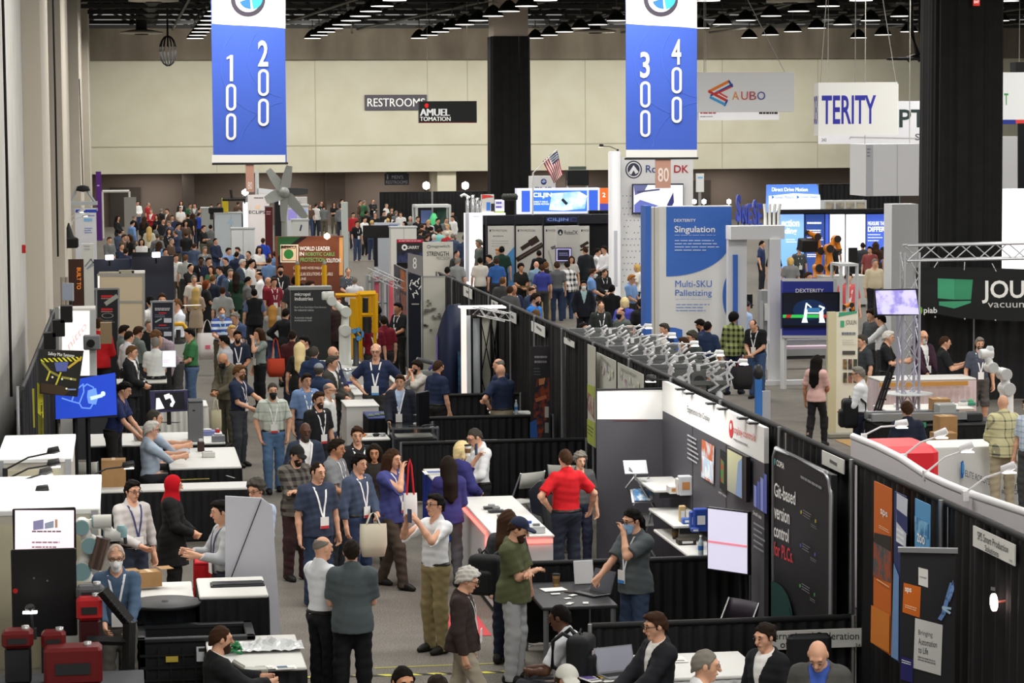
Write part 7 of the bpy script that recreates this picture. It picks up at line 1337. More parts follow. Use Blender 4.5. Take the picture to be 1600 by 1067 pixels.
 def build(s,name,m,parent,sc=1.0,loc=None):
  V,Q=s.mesh()
  if len(V)<4:return None
  me=bpy.data.meshes.new(name)
  me.vertices.add(len(V));me.vertices.foreach_set('co',(V*sc).astype(np.float32).ravel())
  me.loops.add(len(Q)*4);me.loops.foreach_set('vertex_index',Q.astype(np.int32).ravel())
  me.polygons.add(len(Q));me.polygons.foreach_set('loop_start',np.arange(0,len(Q)*4,4,dtype=np.int32))
  me.polygons.foreach_set('use_smooth',np.ones(len(Q),bool))
  me.materials.append(m);me.update(calc_edges=True);me.validate()
  o=bpy.data.objects.new(name,me);C.objects.link(o)
  if parent is not None:o.parent=parent
  if loc is not None:o.location=loc
  return o
SKIN=dict(l='#d6a386',m='#b98463',t='#9a6a4a',d='#5a3a2a',p='#e0b49c')
HAIR=dict(bk='#0f0b09',db='#1f1610',br='#382417',lb='#5f4227',bl='#c9a765',pb='#ddc894',gy='#77726a',wh='#c9c6bf',rd='#7a3c1e',dg='#403c37',ho='#c8702c')
ARMS={'down':((.27,-.05,.80),(.33,.10,1.08)),'hips':((.21,-.05,1.03),(.50,.10,1.14)),'pocket':((.22,-.10,.90),(.36,.12,1.10)),'cross':((-.10,-.19,1.17),(.33,-.06,1.08)),'read':((.06,-.34,1.18),(.30,0,1.05)),'hold':((.05,-.27,1.02),(.34,.02,1.08)),'reach':((.18,-.50,1.05),(.34,-.1,1.05)),'raise':((.09,-.32,1.50),(.30,-.26,1.22)),'mouth':((.04,-.19,1.50),(.26,-.28,1.15)),'back':((.04,.17,.98),(.36,.12,1.12)),'gest':((.16,-.36,1.20),(.33,-.02,1.04)),'type':((.12,-.42,1.02),(.32,.0,1.04)),'lap':((.1,-.36,.72),(.32,0,.86)),'table':((.14,-.44,.84),(.33,-.05,.86)),'carry':((.30,-.04,.80),(.36,.1,1.08)),'side':((.40,-.12,.98),(.42,.05,1.14)),'out':((.30,-.55,1.22),(.3,-.2,1.1)),}
PEOPLE=[]
def person(px,py,top,bot,hair,yaw,arms,label,Y=None,h=1.76,skin='l',lean=0,turn=0,nod=8,legs='stand',acc='',build=0.0,fem=False,seat=.46,cat='person',group=None,lany=None,far=False,shoe='#15130f',z0=0.0,under='#e4e4e2'):
 """head top at a pixel; yaw 0 faces the camera, 90 faces the picture's right-hand side, 180 faces away"""
 S_=h/1.76;sit=legs=='sit'
 drop=(.97-seat-.09)if sit else 0.0
 th=math.radians(yaw)
 RT=rotm(rx=math.radians(lean));piv=np.array([0,0,.95])
 def up(p):return RT@(np.array(p,float)-piv)+piv-np.array([0,0,drop])
 nb=np.array([0,.015,1.49]);RH=RT@rotm(rz=math.radians(turn))@rotm(rx=math.radians(nod))
 def hd(p):return RH@(np.array(p,float)-nb)+up(nb)
 topz=hd((0,.01,1.76))
 if Y is None:
  p=W(px,py,z0+topz[2]*S_)
 else:
  p=WY(px,py,Y);S_=max(.86,min(1.14,(p[2]-z0)/topz[2]));
 c,sn=math.cos(th),math.sin(th)
 hx,hy=topz[0]*S_,topz[1]*S_
 loc=(p[0]-(hx*c-hy*sn),p[1]-(hx*sn+hy*c),z0)
 Yd=loc[1]
 vx=min(.05,max(.0095,Yd*.00034))/S_
 if far:vx=max(vx,.024)
 fine=vx<.0135
 w=(1+build)*(.93 if fem else 1.0)
 sw=.168*(1+build*.3)*(.88 if fem else 1)
 SK=mat(SKIN.get(skin,skin),.55,kind=None,spec=.35)
# ---- limbs
 arm=arms if isinstance(arms,(list,tuple))else(arms,arms)
 J={}
 for s_,an in((1,arm[0]),(-1,arm[1])):
  hp,el=ARMS[an]
  Sh=up((s_*sw,.01,1.405));Hd=np.array([s_*hp[0],hp[1],hp[2]]);El=np.array([s_*el[0],el[1],el[2]])
  Hd=up(Hd)if an not in('lap','table')or not sit else np.array([Hd[0],Hd[1],Hd[2]-.0])
  El=up(El)if an not in('lap','table')or not sit else np.array([El[0],El[1],El[2]])
  l1,l2=.295,.265
  d=Hd-Sh;D=np.linalg.norm(d)
  if D>.985*(l1+l2):Hd=Sh+d/D*.985*(l1+l2);d=Hd-Sh;D=np.linalg.norm(d)
  if D<.12:Hd=Sh+d/D*.12;d=Hd-Sh;D=.12
  u=d/D;a=(l1*l1-l2*l2+D*D)/(2*D);hh=math.sqrt(max(l1*l1-a*a,0))
  pv=El-Sh;pv=pv-u*(pv@u);pn=np.linalg.norm(pv);pv=pv/pn if pn>1e-5 else np.array([s_,0,0.])
  J[s_]=(Sh,Sh+u*a+pv*hh,Hd,an)
 LG={}
 for s_ in(1,-1):
  if sit:
   hipp=np.array([s_*.095,0.0,seat+.09]);kn=np.array([s_*.13,-.43,seat+.07]);an_=np.array([s_*.13,-.40,.085])
  else:
   hipp=np.array([s_*.088,.0,.92])
   st=dict(stand=(.115,0),wide=(.19,0),walk=(.085,.24*s_),step=(.10,.14*s_),lean=(.12,.05)).get(legs,(.115,0))
   an_=np.array([s_*st[0],st[1]+.02,.085]);kn=(hipp+an_)/2+np.array([s_*.008,-.035-(.03 if st[1]else 0),.03])
  LG[s_]=(hipp,kn,an_)
 allp=[topz+(0,0,.09)]+[q for s_ in(1,-1)for q in J[s_][:3]]+[q for s_ in(1,-1)for q in LG[s_]]+[up((0,0,1.3))]
 lo=np.min(allp,0)-.26;hi=np.max(allp,0)+.26;lo[2]=min(-.03,lo[2])if not far else lo[2];lo[2]=-.03;hi[2]=np.max(allp,0)[2]+.1
 lo[0]=min(lo[0],-.30*w);hi[0]=max(hi[0],.30*w)
 def torso(g,o,kk=.06,low=True):
  bl=max(0,build)
  if low:g.ell(up((0,.01,.95)),(.158*w+(.012 if fem else 0)+o,.118*w+o,.125+o),RT,kk)
  g.ell(up((0,-.012-.05*bl,1.09)),((.138 if fem else.148)*w+o+.02*bl,.108*w+o+.06*bl,.16+o),RT,kk)
  g.ell(up((0,.0 if not fem else-.012,1.27)),(.158*w+o,.112*w+o+(.012 if fem else 0),.19+o),RT,kk)
  g.cone(up((-sw*.82,.012,1.405)),up((sw*.82,.012,1.405)),.066+o,.066+o,kk)
  g.cone(up((0,.025,1.39)),up((0,.02,1.48)),.088+o,.062+o,.05)
# ---- body
 g=SDF(lo,hi,vx)
 torso(g,0)
 hc=np.array([0,-.012,1.645])
 def H_(dx,dy,dz):return hd(hc+(dx,dy,dz))
 g.cone(up((0,.02,1.44)),hd((0,.012,1.58)),.058*(.9 if fem else 1),.052*(.9 if fem else 1),.03)
 g.ell(H_(0,.012,.012),(.074,.094,.100),RH,.02)
 g.cone(H_(0,-.03,-.045),H_(0,-.056,-.098),.056,.030,.03)
 g.cone(H_(0,-.084,.010),H_(0,-.108,-.028),.011,.0165,.012)
 g.cone(H_(-.035,-.078,.026),H_(.035,-.078,.026),.014,.014,.02)
 g.cone(H_(-.02,-.083,-.060),H_(.02,-.083,-.060),.011,.011,.012)
 if not far:
  for s_ in(1,-1):
   g.ell(H_(s_*.076,.012,-.008),(.010,.022,.032),RH,.008)
   pass
 for s_ in(1,-1):
  Sh,El,Hd,an=J[s_]
  g.cone(Sh,El,.052,.038,.04);g.cone(El,El+(Hd-El)*.35,.039,.040,.02);g.cone(El+(Hd-El)*.35,Hd,.040,.026,.02)
  d=(Hd-El);d/=np.linalg.norm(d)
  inn=np.array([-s_,-.35,0.0]);nrm=inn-d*(inn@d);nrm/=max(np.linalg.norm(nrm),1e-6);tt=np.cross(d,nrm)*s_
  pe=Hd+d*.085
  g.cone(Hd+tt*.012,pe+tt*.022,.024,.020,.02);g.cone(Hd-tt*.012,pe-tt*.022,.024,.020,.02)
  if vx<.021:
   fr=max(.0088,vx*.8)
   for q,ln in zip((-.034,-.0115,.0115,.033),(.058,.072,.078,.070)):
    b0=pe+tt*q*1.02;b1=b0+d*ln*.55+nrm*ln*.22;b2=b1+d*ln*.22+nrm*ln*.48
    g.cone(b0-d*.01,b1,fr,fr,.006);g.cone(b1,b2,fr,fr*.85,.004)
   t0=Hd+d*.03+tt*.032;t1=t0+tt*.026+d*.035+nrm*.014;t2=t1+d*.03+nrm*.012
   g.cone(t0,t1,fr*1.2,fr,.008);g.cone(t1,t2,fr,fr*.85,.004)
  else:
   g.cone(pe,pe+d*.06+nrm*.03,.030,.018,.02)
 for s_ in(1,-1):
  hp,kn,ak=LG[s_]
  g.cone(hp,kn,.086*w,.056,.04);g.cone(kn,kn+(ak-kn)*.3,.056,.058,.03);g.cone(kn+(ak-kn)*.3,ak,.058,.036,.03)
  g.cone(ak,ak+np.array([0,-.12,-.035]),.038,.030,.02)
 root=g.build('person',SK,None,S_,loc)
 root.rotation_euler=(0,0,th)
 tag(root,label,cat,group)
# ---- trousers, skirt or shorts
 kind_t,tcol=(top if isinstance(top,tuple)else top.split(':'))[:2]
 kb,bcol=bot.split(':')if ':' in bot else('long',bot)
 bm=mat(bcol,.85,kind='noise' if fine else None,col2=bcol,scale=40)if not bcol.startswith('@')else None
 g=SDF(lo,hi,vx)
 g.ell(np.array([0,.01,.95-drop]),(.163*w+.014,.122*w+.016,.115),None,.05)
 if kb=='skirt':
  g.cone((0,0,.95-drop),(0,0,.42),.17,.25,.05,flat=True)
 for s_ in(1,-1):
  hp,kn,ak=LG[s_];shin=kn+(ak-kn)
  g.cone(hp,kn,.086*w+.018,.076 if not fem else.066,.05)
  if kb!='shorts':g.cone(kn,kn+(ak-kn)*.3,.077 if not fem else.074,.076 if not fem else.074,.03);g.cone(kn,ak+(0,-.012,-.05),.076 if not fem else.072,.066 if not fem else.056,.03,flat=True)
  else:g.cone(kn,kn+(ak-kn)*.18,.09,.092,.03,flat=True)
 g.clip((0,0,1),(0,0,1.03-drop));g.clip((0,0,-1),(0,0,.03))
 if not far and vx<.02:X,Y_,Z=np.meshgrid(*g.ax,indexing='ij');g.F=(g.F+.004*np.sin(62*Z+20*X+px)*np.sin(30*Y_+25*X)).astype(np.float32)
 g.build('trousers' if kb=='long' else kb,bm,root,S_)
 if kind_t in('shirt','polo','tucked')and not sit and vx<.02 and kb=='long' and 'untuck' not in acc:
  g.F=np.maximum(g.F-.007,0)if False else g.F-np.float32(.011);g.clip((0,0,-1),(0,0,.985));g.clip((0,0,1),(0,0,1.02));g.build('belt',mat('#16120f',.5),root,S_)
# ---- shoes
 if not far and(Yd<60):
  for s_ in(1,-1):
   ak=LG[s_][2];g2=SDF(ak+(-.08,-.26,-.1),ak+(.08,.14,.08),vx)
   g2.cone(ak+(0,.03,-.035),ak+(0,-.13,-.05),.047,.040,.03);g2.cone(ak+(0,.0,-.012),ak+(0,-.10,-.034),.048,.042,.03);g2.cone(ak+(0,.01,-.01),ak+(0,.0,.03),.046,.044,.03,flat=True)
   g2.cone(ak+(0,-.13,-.05),ak+(0,-.17,-.055),.038,.030,.02);g2.clip((0,0,-1),(0,0,.003));g2.build('shoe',mat(shoe,.5),root,S_)
# ---- upper garment
 def garment(o,hem,sleeve,neck=1.505,col=None,vneck=False,loose=0.0,name='shirt'):
  g=SDF(lo,hi,vx)
  if hem<.93 and o<.022:o=.024
  torso(g,o,.06,low=hem<1.0)
  if kind_t in('polo','shirt','tucked')and sleeve:g.cone(up((0,.016,1.45)),up((0,.004,1.535)),.074,.068,.02,flat=True);neck=0
  if hem<.93 and not sit:g.cone(up((0,.008,.98)),up((0,.01,hem-.05)),.155*w+o,.165*w+o+loose,.06);
  for s_ in(1,-1):
   Sh,El,Hd,an=J[s_]
   if sleeve=='short':g.cone(Sh,Sh+(El-Sh)*.80,.056+o,.054+o+loose*.2,.05,flat=True)
   elif sleeve=='roll':g.cone(Sh,El,.054+o,.044+o,.04);g.cone(El,El+(Hd-El)*.3,.046+o,.045+o,.02,flat=True)
   elif sleeve=='long':g.cone(Sh,El,.054+o,.044+o,.04);g.cone(El,El+(Hd-El)*.95,.044+o,.032+o,.03,flat=True)
  n=RT@np.array([0,.0,1.0]);g.clip(-n,up((0,0,hem)));g.clip(RT@np.array([0,-.5,1.0]),up((0,-.06,neck-.028)))if neck else g.clip(RT@np.array([0,-1.05,1.0]),up((0,0,1.517)))
  if vneck:
   o0=up((0,0,0));X,Y_,Z=np.meshgrid(*g.ax,indexing='ij');X=X-o0[0];Y_=Y_-o0[1];Z=Z-o0[2]
   lx=RT[0,0]*X+RT[1,0]*Y_+RT[2,0]*Z;ly=RT[0,1]*X+RT[1,1]*Y_+RT[2,1]*Z;lz=RT[0,2]*X+RT[1,2]*Y_+RT[2,2]*Z
   g.F=np.maximum(g.F,-np.maximum(np.abs(lx)*.97-(lz-1.13)*.24,ly+.03)).astype(np.float32)
  if not far and vx<.02:
   X,Y_,Z=np.meshgrid(*g.ax,indexing='ij');g.F=(g.F+.0035*np.sin(31*X+44*Z+px)*np.sin(27*Z-38*X+22*Y_)).astype(np.float32)
  return g
 if isinstance(top,tuple):tm=top[2]
 elif tcol.startswith('@'):tm=None
 else:tm=mat(tcol,.85,kind='noise' if not fine else 'cloth',col2=tcol,scale=9)
 gs=None
 if kind_t in('polo','tee'):
  gs=garment(.016,.97 if kind_t=='polo' and 'untuck' not in acc else.86,'short',loose=.01);gs.build('shirt',tm,root,S_)
 elif kind_t in('shirt','tucked'):
  gs=garment(.016,.97 if 'untuck' not in acc else.84,'roll' if 'roll' in acc else 'long');gs.build('shirt',tm,root,S_)
 elif kind_t in('sweater','hoodie','blouse'):
  gs=garment(.022,.88,'long' if kind_t!='blouse' else 'short',loose=.02);gs.build('sweater' if kind_t=='sweater' else kind_t,tm,root,S_)
 elif kind_t in('jacket','suit'):
  um=mat(under,.8)
  g0=garment(.012,1.0,None);g0.build('shirt',um,root,S_)
  gs=garment(.028,.80 if kind_t=='suit' else.88,'long',neck=1.50,vneck=True,loose=.02);gs.build('jacket',tm,root,S_)
  if 'tie' in acc:pass
 elif kind_t=='vest':
  g0=garment(.014,.95,'short');g0.build('shirt',mat(under,.8),root,S_)
  gs=garment(.03,.84,None,loose=.02);gs.build('vest',tm,root,S_)
 elif kind_t=='dress':
  gs=garment(.02,.62,'long' if 'ls' in acc else 'short',loose=.05);gs.build('dress',tm,root,S_)
# ---- hair
 hs,hcx=hair.split(':')if ':' in hair else(hair,'br')
 hm=mat(HAIR.get(hcx,hcx),.75,spec=.12)
 if hs!='bald' and hs not in('hijab',):
  hv=min(vx,.014)if not far else vx
  g=SDF(topz-(.22,.24,.62 if hs in('long','pony')else.34),topz+(.22,.26,.12),hv)
  thick=dict(short=.011,crop=.006,thick=.020,long=.016,bun=.012,pony=.013,afro=.034,curly=.030,ring=.008,recede=.008,bob=.022,cap=.008,fluffy=.028).get(hs,.011)
  g.ell(H_(0,.016,.016),(.074+thick,.093+thick,.099+thick),RH,.02)
  if hs in('afro','curly','fluffy'):g.ell(H_(0,.03,.03),(.085+thick*.6,.09+thick*.6,.09+thick*.6),RH,.03)
  if hs in('short','thick','fluffy','curly'):g.ell(H_(0,-.045,.085),(.062,.055,.036),RH,.03)
  if hs not in('ring',):g.cone(H_(0,.048,-.01),H_(0,.058,-.075),.07+thick*.5,.056+thick*.4,.03)
  nn=RH@np.array([0,-.85 if hs!='ring' else-.55,-1.0])
  g.clip(nn,H_(0,-.062 if hs not in('ring','recede')else-.045,.062))
  nn=RH@np.array([0,-.15,-1.0]);g.clip(nn,H_(0,0,-.092))
  for s_ in(1,-1):
   if hs not in('ring','bald'):g.cone(H_(s_*(.071+thick*.4),-.018,.03),H_(s_*(.069+thick*.3),-.02,-.02),.013,.007,.01)
  if not far:
   e=.008 if hs=='fluffy' else.0045 if hs not in('crop','ring','recede')else.0025
   X,Y_,Z=np.meshgrid(*g.ax,indexing='ij');g.F=(g.F+e*(np.sin(X*95+Z*40)*np.sin(Y_*80+1)+np.sin(Z*120+X*60+2)*.7)).astype(np.float32)
  if hs in('long','pony','bob'):
   if hs=='pony':g.cone(H_(0,.11,.03),H_(0,.13,-.06),.03,.035,.02);g.cone(H_(0,.13,-.06),up((0,.15,1.30)),.035,.018,.02)
   elif hs=='bob':
    for s_ in(1,-1):g.cone(H_(s_*.068,.02,.02),H_(s_*.075,.02,-.10),.035,.03,.03)
    g.cone(H_(0,.07,.0),H_(0,.075,-.11),.055,.05,.04)
   else:
    for s_ in(1,-1):g.cone(H_(s_*.066,.02,.01),up((s_*.085,.03,1.36)),.042,.036,.05)
    g.cone(H_(0,.055,-.02),up((0,.10,1.40)),.085,.08,.05);g.cone(up((0,.10,1.40)),up((0,.135,1.19)),.08,.05,.05);g.cone(H_(.05,.06,-.02),up((.07,.12,1.24)),.05,.03,.05);g.cone(H_(-.05,.06,-.02),up((-.07,.12,1.24)),.05,.03,.05)
  if hs=='bun':g.ell(H_(0,.125,.03),(.045,.04,.045),RH,.015)
  if hs=='ring':
   for zz in(.075,.11):g.ell(H_(0,-.01,zz+.05),(.10,.12,.07),RH,0,cut=True)
  if hs=='recede':
   g.ell(H_(0,-.09,.12),(.05,.075,.05),RH,0,cut=True)
  if 'cap' in acc:g.clip(RH@np.array([0,0,1.]),H_(0,0,.04))
  g.build('hair',hm,root,S_)
 if 'cap' in acc:
  cc=[a for a in acc.split()if a.startswith('cap')][0].split('=')[1]
  g=SDF(topz-(.2,.26,.25),topz+(.2,.26,.12),min(vx,.013))
  g.ell(H_(0,.014,.028),(.090,.108,.100),RH,.02);g.clip(RH@np.array([0,-.05,-1.0]),H_(0,0,.035))
  g.cone(H_(-.035,-.10,.040),H_(-.02,-.165,.028),.012,.010,.01);g.cone(H_(.035,-.10,.040),H_(.02,-.165,.028),.012,.010,.01);g.cone(H_(0,-.10,.045),H_(0,-.17,.03),.014,.010,.02)
  g.ell(H_(0,-.115,.04),(.07,.065,.011),RH,.012)
  g.build('cap',mat(cc,.85),root,S_)
 if hs=='hijab':
  g=SDF(topz-(.24,.26,.5),topz+(.24,.26,.12),min(vx,.014))
  g.ell(H_(0,.018,.012),(.094,.112,.118),RH,.02);g.cone(H_(0,.01,-.06),up((0,.01,1.42)),.085,.125,.05);g.clip(up((0,0,0))*0+(0,0,-1),up((0,0,1.36)))
  g.ell(H_(0,-.115,-.012),(.060,.060,.082),RH,0,cut=True)
  g.build('headscarf',hm,root,S_)
 if 'beard' in acc:
  bc=([a for a in acc.split()if a.startswith('beard')][0].split('=')+[hcx])[1]
  g=SDF(topz-(.18,.24,.34),topz+(.18,.2,.02),min(vx,.012))
  g.cone(H_(0,-.03,-.048),H_(0,-.060,-.102),.064,.040,.02);g.clip(RH@np.array([0,.9,1.0]),H_(0,-.06,-.035));
  g.ell(H_(0,-.105,-.058),(.026,.03,.012),RH,0,cut=True);g.build('beard',mat(HAIR.get(bc,bc),.8),root,S_)
 if 'mask' in acc:
  mc=([a for a in acc.split()if a.startswith('mask')][0].split('=')+['#e8e8ea'])[1]
  g=SDF(topz-(.18,.26,.34),topz+(.18,.2,.02),min(vx,.012))
  g.cone(H_(0,-.035,-.045),H_(0,-.066,-.10),.066,.045,.02);g.cone(H_(0,-.09,-.0),H_(0,-.115,-.05),.022,.034,.03);g.clip(RH@np.array([0,.35,1.0]),H_(0,-.1,-.012));g.clip(RH@np.array([0,1,0.]),H_(0,-.03,0));g.build('face_mask',mat(mc,.8),root,S_)
 if not far and Yd<50:
  RHm=Matrix(RH.tolist())
  def dab(name,lst,r,m):
   mb=MB()
   for c_ in lst:
    p_=H_(*c_);mb.box((0,0,0),(0,0,0))if False else mb.lathe([(r[0]*math.cos(a),r[2]*math.sin(a))for a in np.linspace(-1.57,1.57,7)],(0,0,0),10)
    k=len(mb.v)-0
    st=mb.__dict__.setdefault('st',0);M3=RHm
    for q in range(st,len(mb.v)):
     v=Vector(mb.v[q]);v.y*=r[1]/r[0];v=M3@v;mb.v[q]=tuple((v+Vector(p_))*S_)
    mb.st=len(mb.v)
   return mb.build(name,m,root)
  if abs(((yaw+turn+180)%360)-180)<120:
   dk=mat('#1b120d',.3,spec=.6)
   for s_ in(1,-1):dab('eye',[(s_*.032,-.102,.005)],(.011,.006,.006),dk)
   bc_=mat(HAIR.get(hcx,hcx)if hs not in('bald','hijab')else '#6b5140',.8)
   for s_ in(1,-1):dab('eyebrow',[(s_*.034,-.091,.030)],(.019,.006,.0045),bc_)
   if 'mask' not in acc:dab('mouth',[(0,-.0925,-.062)],(.022,.006,.006),mat('#8f4f45',.6))
 if 'glasses' in acc and not far:
  mb=MB()
  for s_ in(1,-1):
   ring=[tuple(H_(s_*.034+.024*math.cos(t),-.112,.004+.018*math.sin(t))*S_)for t in np.linspace(0,2*math.pi,13)]
   mb.tube(ring,.0035*S_,5);mb.tube([H_(s_*.058,-.11,.008)*S_,H_(s_*.082,.0,.008)*S_],.003*S_,5)
  mb.tube([H_(-.011,-.114,.008)*S_,H_(.011,-.114,.008)*S_],.003*S_,5)
  mb.build('glasses',mat('#151312',.4),root)
 if lany and gs is not None:
  lc,bcx=(lany.split('/')+['#f0f0f0','#f0f0f0'])[:2]if isinstance(lany,str)else('#f0f0f0','#f2f2f0')
  mb=MB();nrm=RT@np.array([0,-1.,0])
  def fr(x,z):
   q=up((x,0,z));
   for dx in(0,.01,-.01,.02):
    y=gs.front(q[0]+dx,q[2])
    if y is not None:return np.array([q[0],y-.012,q[2]])
   return np.array([q[0],-.14+up((0,0,z))[1],q[2]])
  bz=1.10
  for s_ in(1,-1):
   pts=[fr(s_*.075*(1-t)+s_*.004,1.46-(1.46-bz)*t)for t in np.linspace(0,1,7)]
   pts=[up((s_*.085,.02,1.50))]+pts
   hw=.011
   for a,b in zip(pts,pts[1:]):
    v=[(a+(-hw,0,0)),(a+(hw,0,0)),(b+(hw,0,0)),(b+(-hw,0,0))]
    v+=[q+np.array([0,.004,0])for q in v]
    mb.add([q*S_ for q in v],[(0,1,2,3),(7,6,5,4),(0,4,5,1),(3,2,6,7),(0,3,7,4),(1,5,6,2)])
  la=mb.build('lanyard',mat(lc,.7),root)
  b=fr(0,bz-.06);M3=Matrix(RT.tolist()).to_4x4()
  bd=MB().bb(-.055*S_,.055*S_,-.004,.004,-.07*S_,.07*S_).build('badge',mat('#eeeeec',.5),la)
  bd.matrix_local=Matrix.Translation(Vector(b*S_)+Vector((0,-.012,0)))@M3
  if bcx!='#f0f0f0':MB().bb(-.055*S_,.055*S_,-.006,-.0045,-.07*S_,-.035*S_).build('badge_band',mat(bcx,.5),la).matrix_local=Matrix.Translation(Vector(b*S_)+Vector((0,-.012,0)))@M3
 PEOPLE.append(root)
 root_pts=dict(hands={s_:J[s_][2]for s_ in J},up=up,RT=RT,S=S_,root=root,H=H_,J=J)
 return root_pts
def world_of(P,p):
 return P['root'].matrix_basis@Vector(np.array(p)*P['S'])
PL1=lambda k,a,b,s=9,kind='plaid':(k,'',mat(a,.85,kind=kind,col2=b,scale=s))
def P(px,py,*a,**k):
 if k.get('Y')is None and k.get('legs')!='sit':
  h=k.get('h',1.76)
  for dy in(0,-.45,.45,-.8,.8,-1.2,1.2,1.6,0):
   q=W(px,py,h)if dy==0 else WY(px,py,W(px,py,h)[1]+dy)
   if all((q[0]-r[0])**2+(q[1]-r[1])**2>.2 for r in _occ):break
  if dy:k['Y']=float(q[1])
 r=person(px,py,*a,**k);_occ.append(tuple(r['root'].location));return r
_occ=[]
wl_='#f0f0f0/#c33a40'
# ---------------------------------------------------------------- nearest people
P(181,851,'shirt:#465c76','#55524c','recede:#b9a596',0,'type','bald man in white face mask and denim shirt behind the machinery',acc='mask=#eeeeee glasses',lany='#e8eaf0')
P(207,750,'shirt:#bfbcba','#323b4c','short:bk',30,('down','hold'),'man with glasses in pale grey shirt beside the red headscarf',acc='glasses',lany='#3a3f6a')
P(271,743,'dress:#131314','#141414','hijab:#b3121f',80,'hold','woman in red headscarf and long black dress',fem=True,h=1.66,acc='ls')
P(345,782,'shirt:#a9adb0','#232836','short:bk',-75,'gest','man in light grey shirt gesturing behind the white leaning panel',lany='#3a3f6a')
P(399,750,'shirt:#a9b7c9','#2d3550','fluffy:dg',-35,'hold','grey-haired man in glasses peering over the white leaning panel',acc='glasses')
P(345,978,'suit:#17181b','#17181b','crop:br',100,'table','bearded man in black suit sitting at the front table',Y=23.1,legs='sit',seat=.5,acc='beard')
P(503,838,'polo:#dfe2e8','#17181c','ring:gy',120,'hold','balding man in white polo with the man in slate polo',nod=4,Y=25.6)
P(549,843,'polo:#4b5457','#15171a','crop:db',178,('hold','hold'),'man in slate grey polo seen from behind, by the white polo',build=.08,acc='untuck')
P(497,722,'tee:#323b50','#2c3a52','recede:db',22,'down','smiling man in navy shirt with grey backpack straps and badge',lany=wl_,build=.06,turn=10)
P(466,697,PL1('shirt','#6a655f','#2b2826',10),'#3a2426','short:db',25,'cross','man in black cap and dark plaid shirt with crossed arms',acc='cap=#191817 beard=db untuck',nod=22)
P(477,660,'jacket:#2d3648','#232730','bald',12,'down','bald man in dark blue jacket with white lanyard',skin='d',lany='#eee',acc='beard=dg')
P(498,612,'polo:#1d1e22','#26282e','short:br',32,'down','bearded man in black polo with lanyard, before the pale blue polo',acc='beard=br',lany=wl_)
P(479,583,'polo:#6f8ab4','#3a4252','short:db',18,'down','man in pale blue polo with lanyard',lany='#eee')
P(515,598,'shirt:#e0e0de','#37425c','ring:gy',70,'down','bald grey-bearded man in white shirt and glasses',acc='beard=wh glasses')
P(526,686,'tee:#7f8184','#2a2c32','short:db',62,'hold','dark-haired man in grey tee behind the smiling navy shirt',lany='#eee',skin='m')
P(558,666,'polo:#1b1c20','#222','short:br',12,'down','young man in black polo with white-striped collar',lany='#eee',turn=-12)
P(585,694,'tee:#2a2420','#222','long:db',-8,'down','woman with long dark hair between the denim and violet shirts',fem=True,h=1.64,skin='m')
P(561,709,'shirt:#434f66','#2b3a58','short:bk',42,('hold','down'),'man in denim shirt with blue backpack straps and red badge',lany=wl_)
P(614,702,'shirt:#444985','#463c33','long:br',48,('down','mouth'),'long-haired man in violet blue shirt carrying a red-strapped bag',lany=wl_,acc='untuck',legs='walk')
P(426,598,PL1('polo','#c9cfc6','#7d8f82',7,'check'),'#5b7aa0','crop:dg',4,'pocket','man in pale plaid shirt and black mask standing in the aisle',acc='mask=#1a1a1c',lany=wl_,legs='step')
P(374,570,'polo:#1d2740','#43464c','short:lb',62,('reach','hold'),'bearded man in navy polo and glasses reaching out in the aisle',acc='beard=lb glasses',lany='#eee',build=.06)
P(345,553,'jacket:#5c5646','#4a463a','bald',-50,'hold','bald man in olive jacket and black mask looking down',skin='m',acc='mask=#1a1a1c',nod=35,under='#3a3a36')
P(683,772,'tucked:#e3e5e8','#877a56','short:bk',-58,'raise','man in white shirt and khakis holding a phone up',acc='glasses',nod=-4)
P(735,889,'sweater:#352a28','#a39a89','fluffy:wh',75,'down','white-haired elder in brown cardigan and beige trousers',h=1.6,nod=20,acc='glasses',legs='walk',lany='#eee')
P(815,809,'tee:#52573a','#a2a4a6','short:br',62,'cross','man in blue cap and olive tee with crossed arms',acc='cap=#222a44 beard=br',nod=22)
P(794,797,'tee:#3a3c40','#1c2234','long:br',150,'down','woman with brown hair behind the man in the olive tee',fem=True,h=1.68)
P(700,713,'jacket:#34316c','#6a6a70','long:db',186,'hold','woman with long dark hair in violet blue blazer',fem=True,h=1.66)
P(722,690,'jacket:#363472','#3c3d44','bob:pb',112,('raise','hold'),'blonde woman in violet blue blazer holding up a phone',fem=True,h=1.66)
P(738,670,'tucked:#e4e6e8','#17181b','crop:dg',-68,'hold','man in white shirt looking down at the blonde woman',nod=25,acc='glasses')
P(883,702,'polo:#c4161f','#262a38','crop:br',196,('hips','side'),'man in bright red polo with hands on hips',build=.06,Y=31.7)
P(907,708,'polo:#555','#23273a','fluffy:gy',10,'down','white-haired man half hidden behind the red polo',Y=33.3)
P(986,795,'tee:#50575a','#34435e','pony:bk',-62,('mouth','type'),'man with black ponytail and blue mask typing on the laptop',acc='mask=#8fb4d8 glasses',lany='#e6eaf2/#4a8ad0',nod=14)
P(872,945,'polo:#dcdfe4','#2b2d33','crop:bk',-118,'lap','man in white polo wearing a big black backpack',skin='d',Y=23.6,legs='sit',seat=.5,lean=6)
P(1024,957,'suit:#202127','#202127','short:br',-75,'type','man in dark suit and glasses using the silver laptop',Y=22.5,legs='sit',seat=.56,acc='glasses')
P(1194,974,'jacket:#17181d','#17181d','bun:db',-55,'down','woman with bun in black blazer at the white cloth table',fem=True,h=1.64,nod=10)
P(1103,1015,'shirt:#dfe0e2','#2a2a2e','crop:gy',78,'down','grey-haired man in white collar cut by the bottom edge')
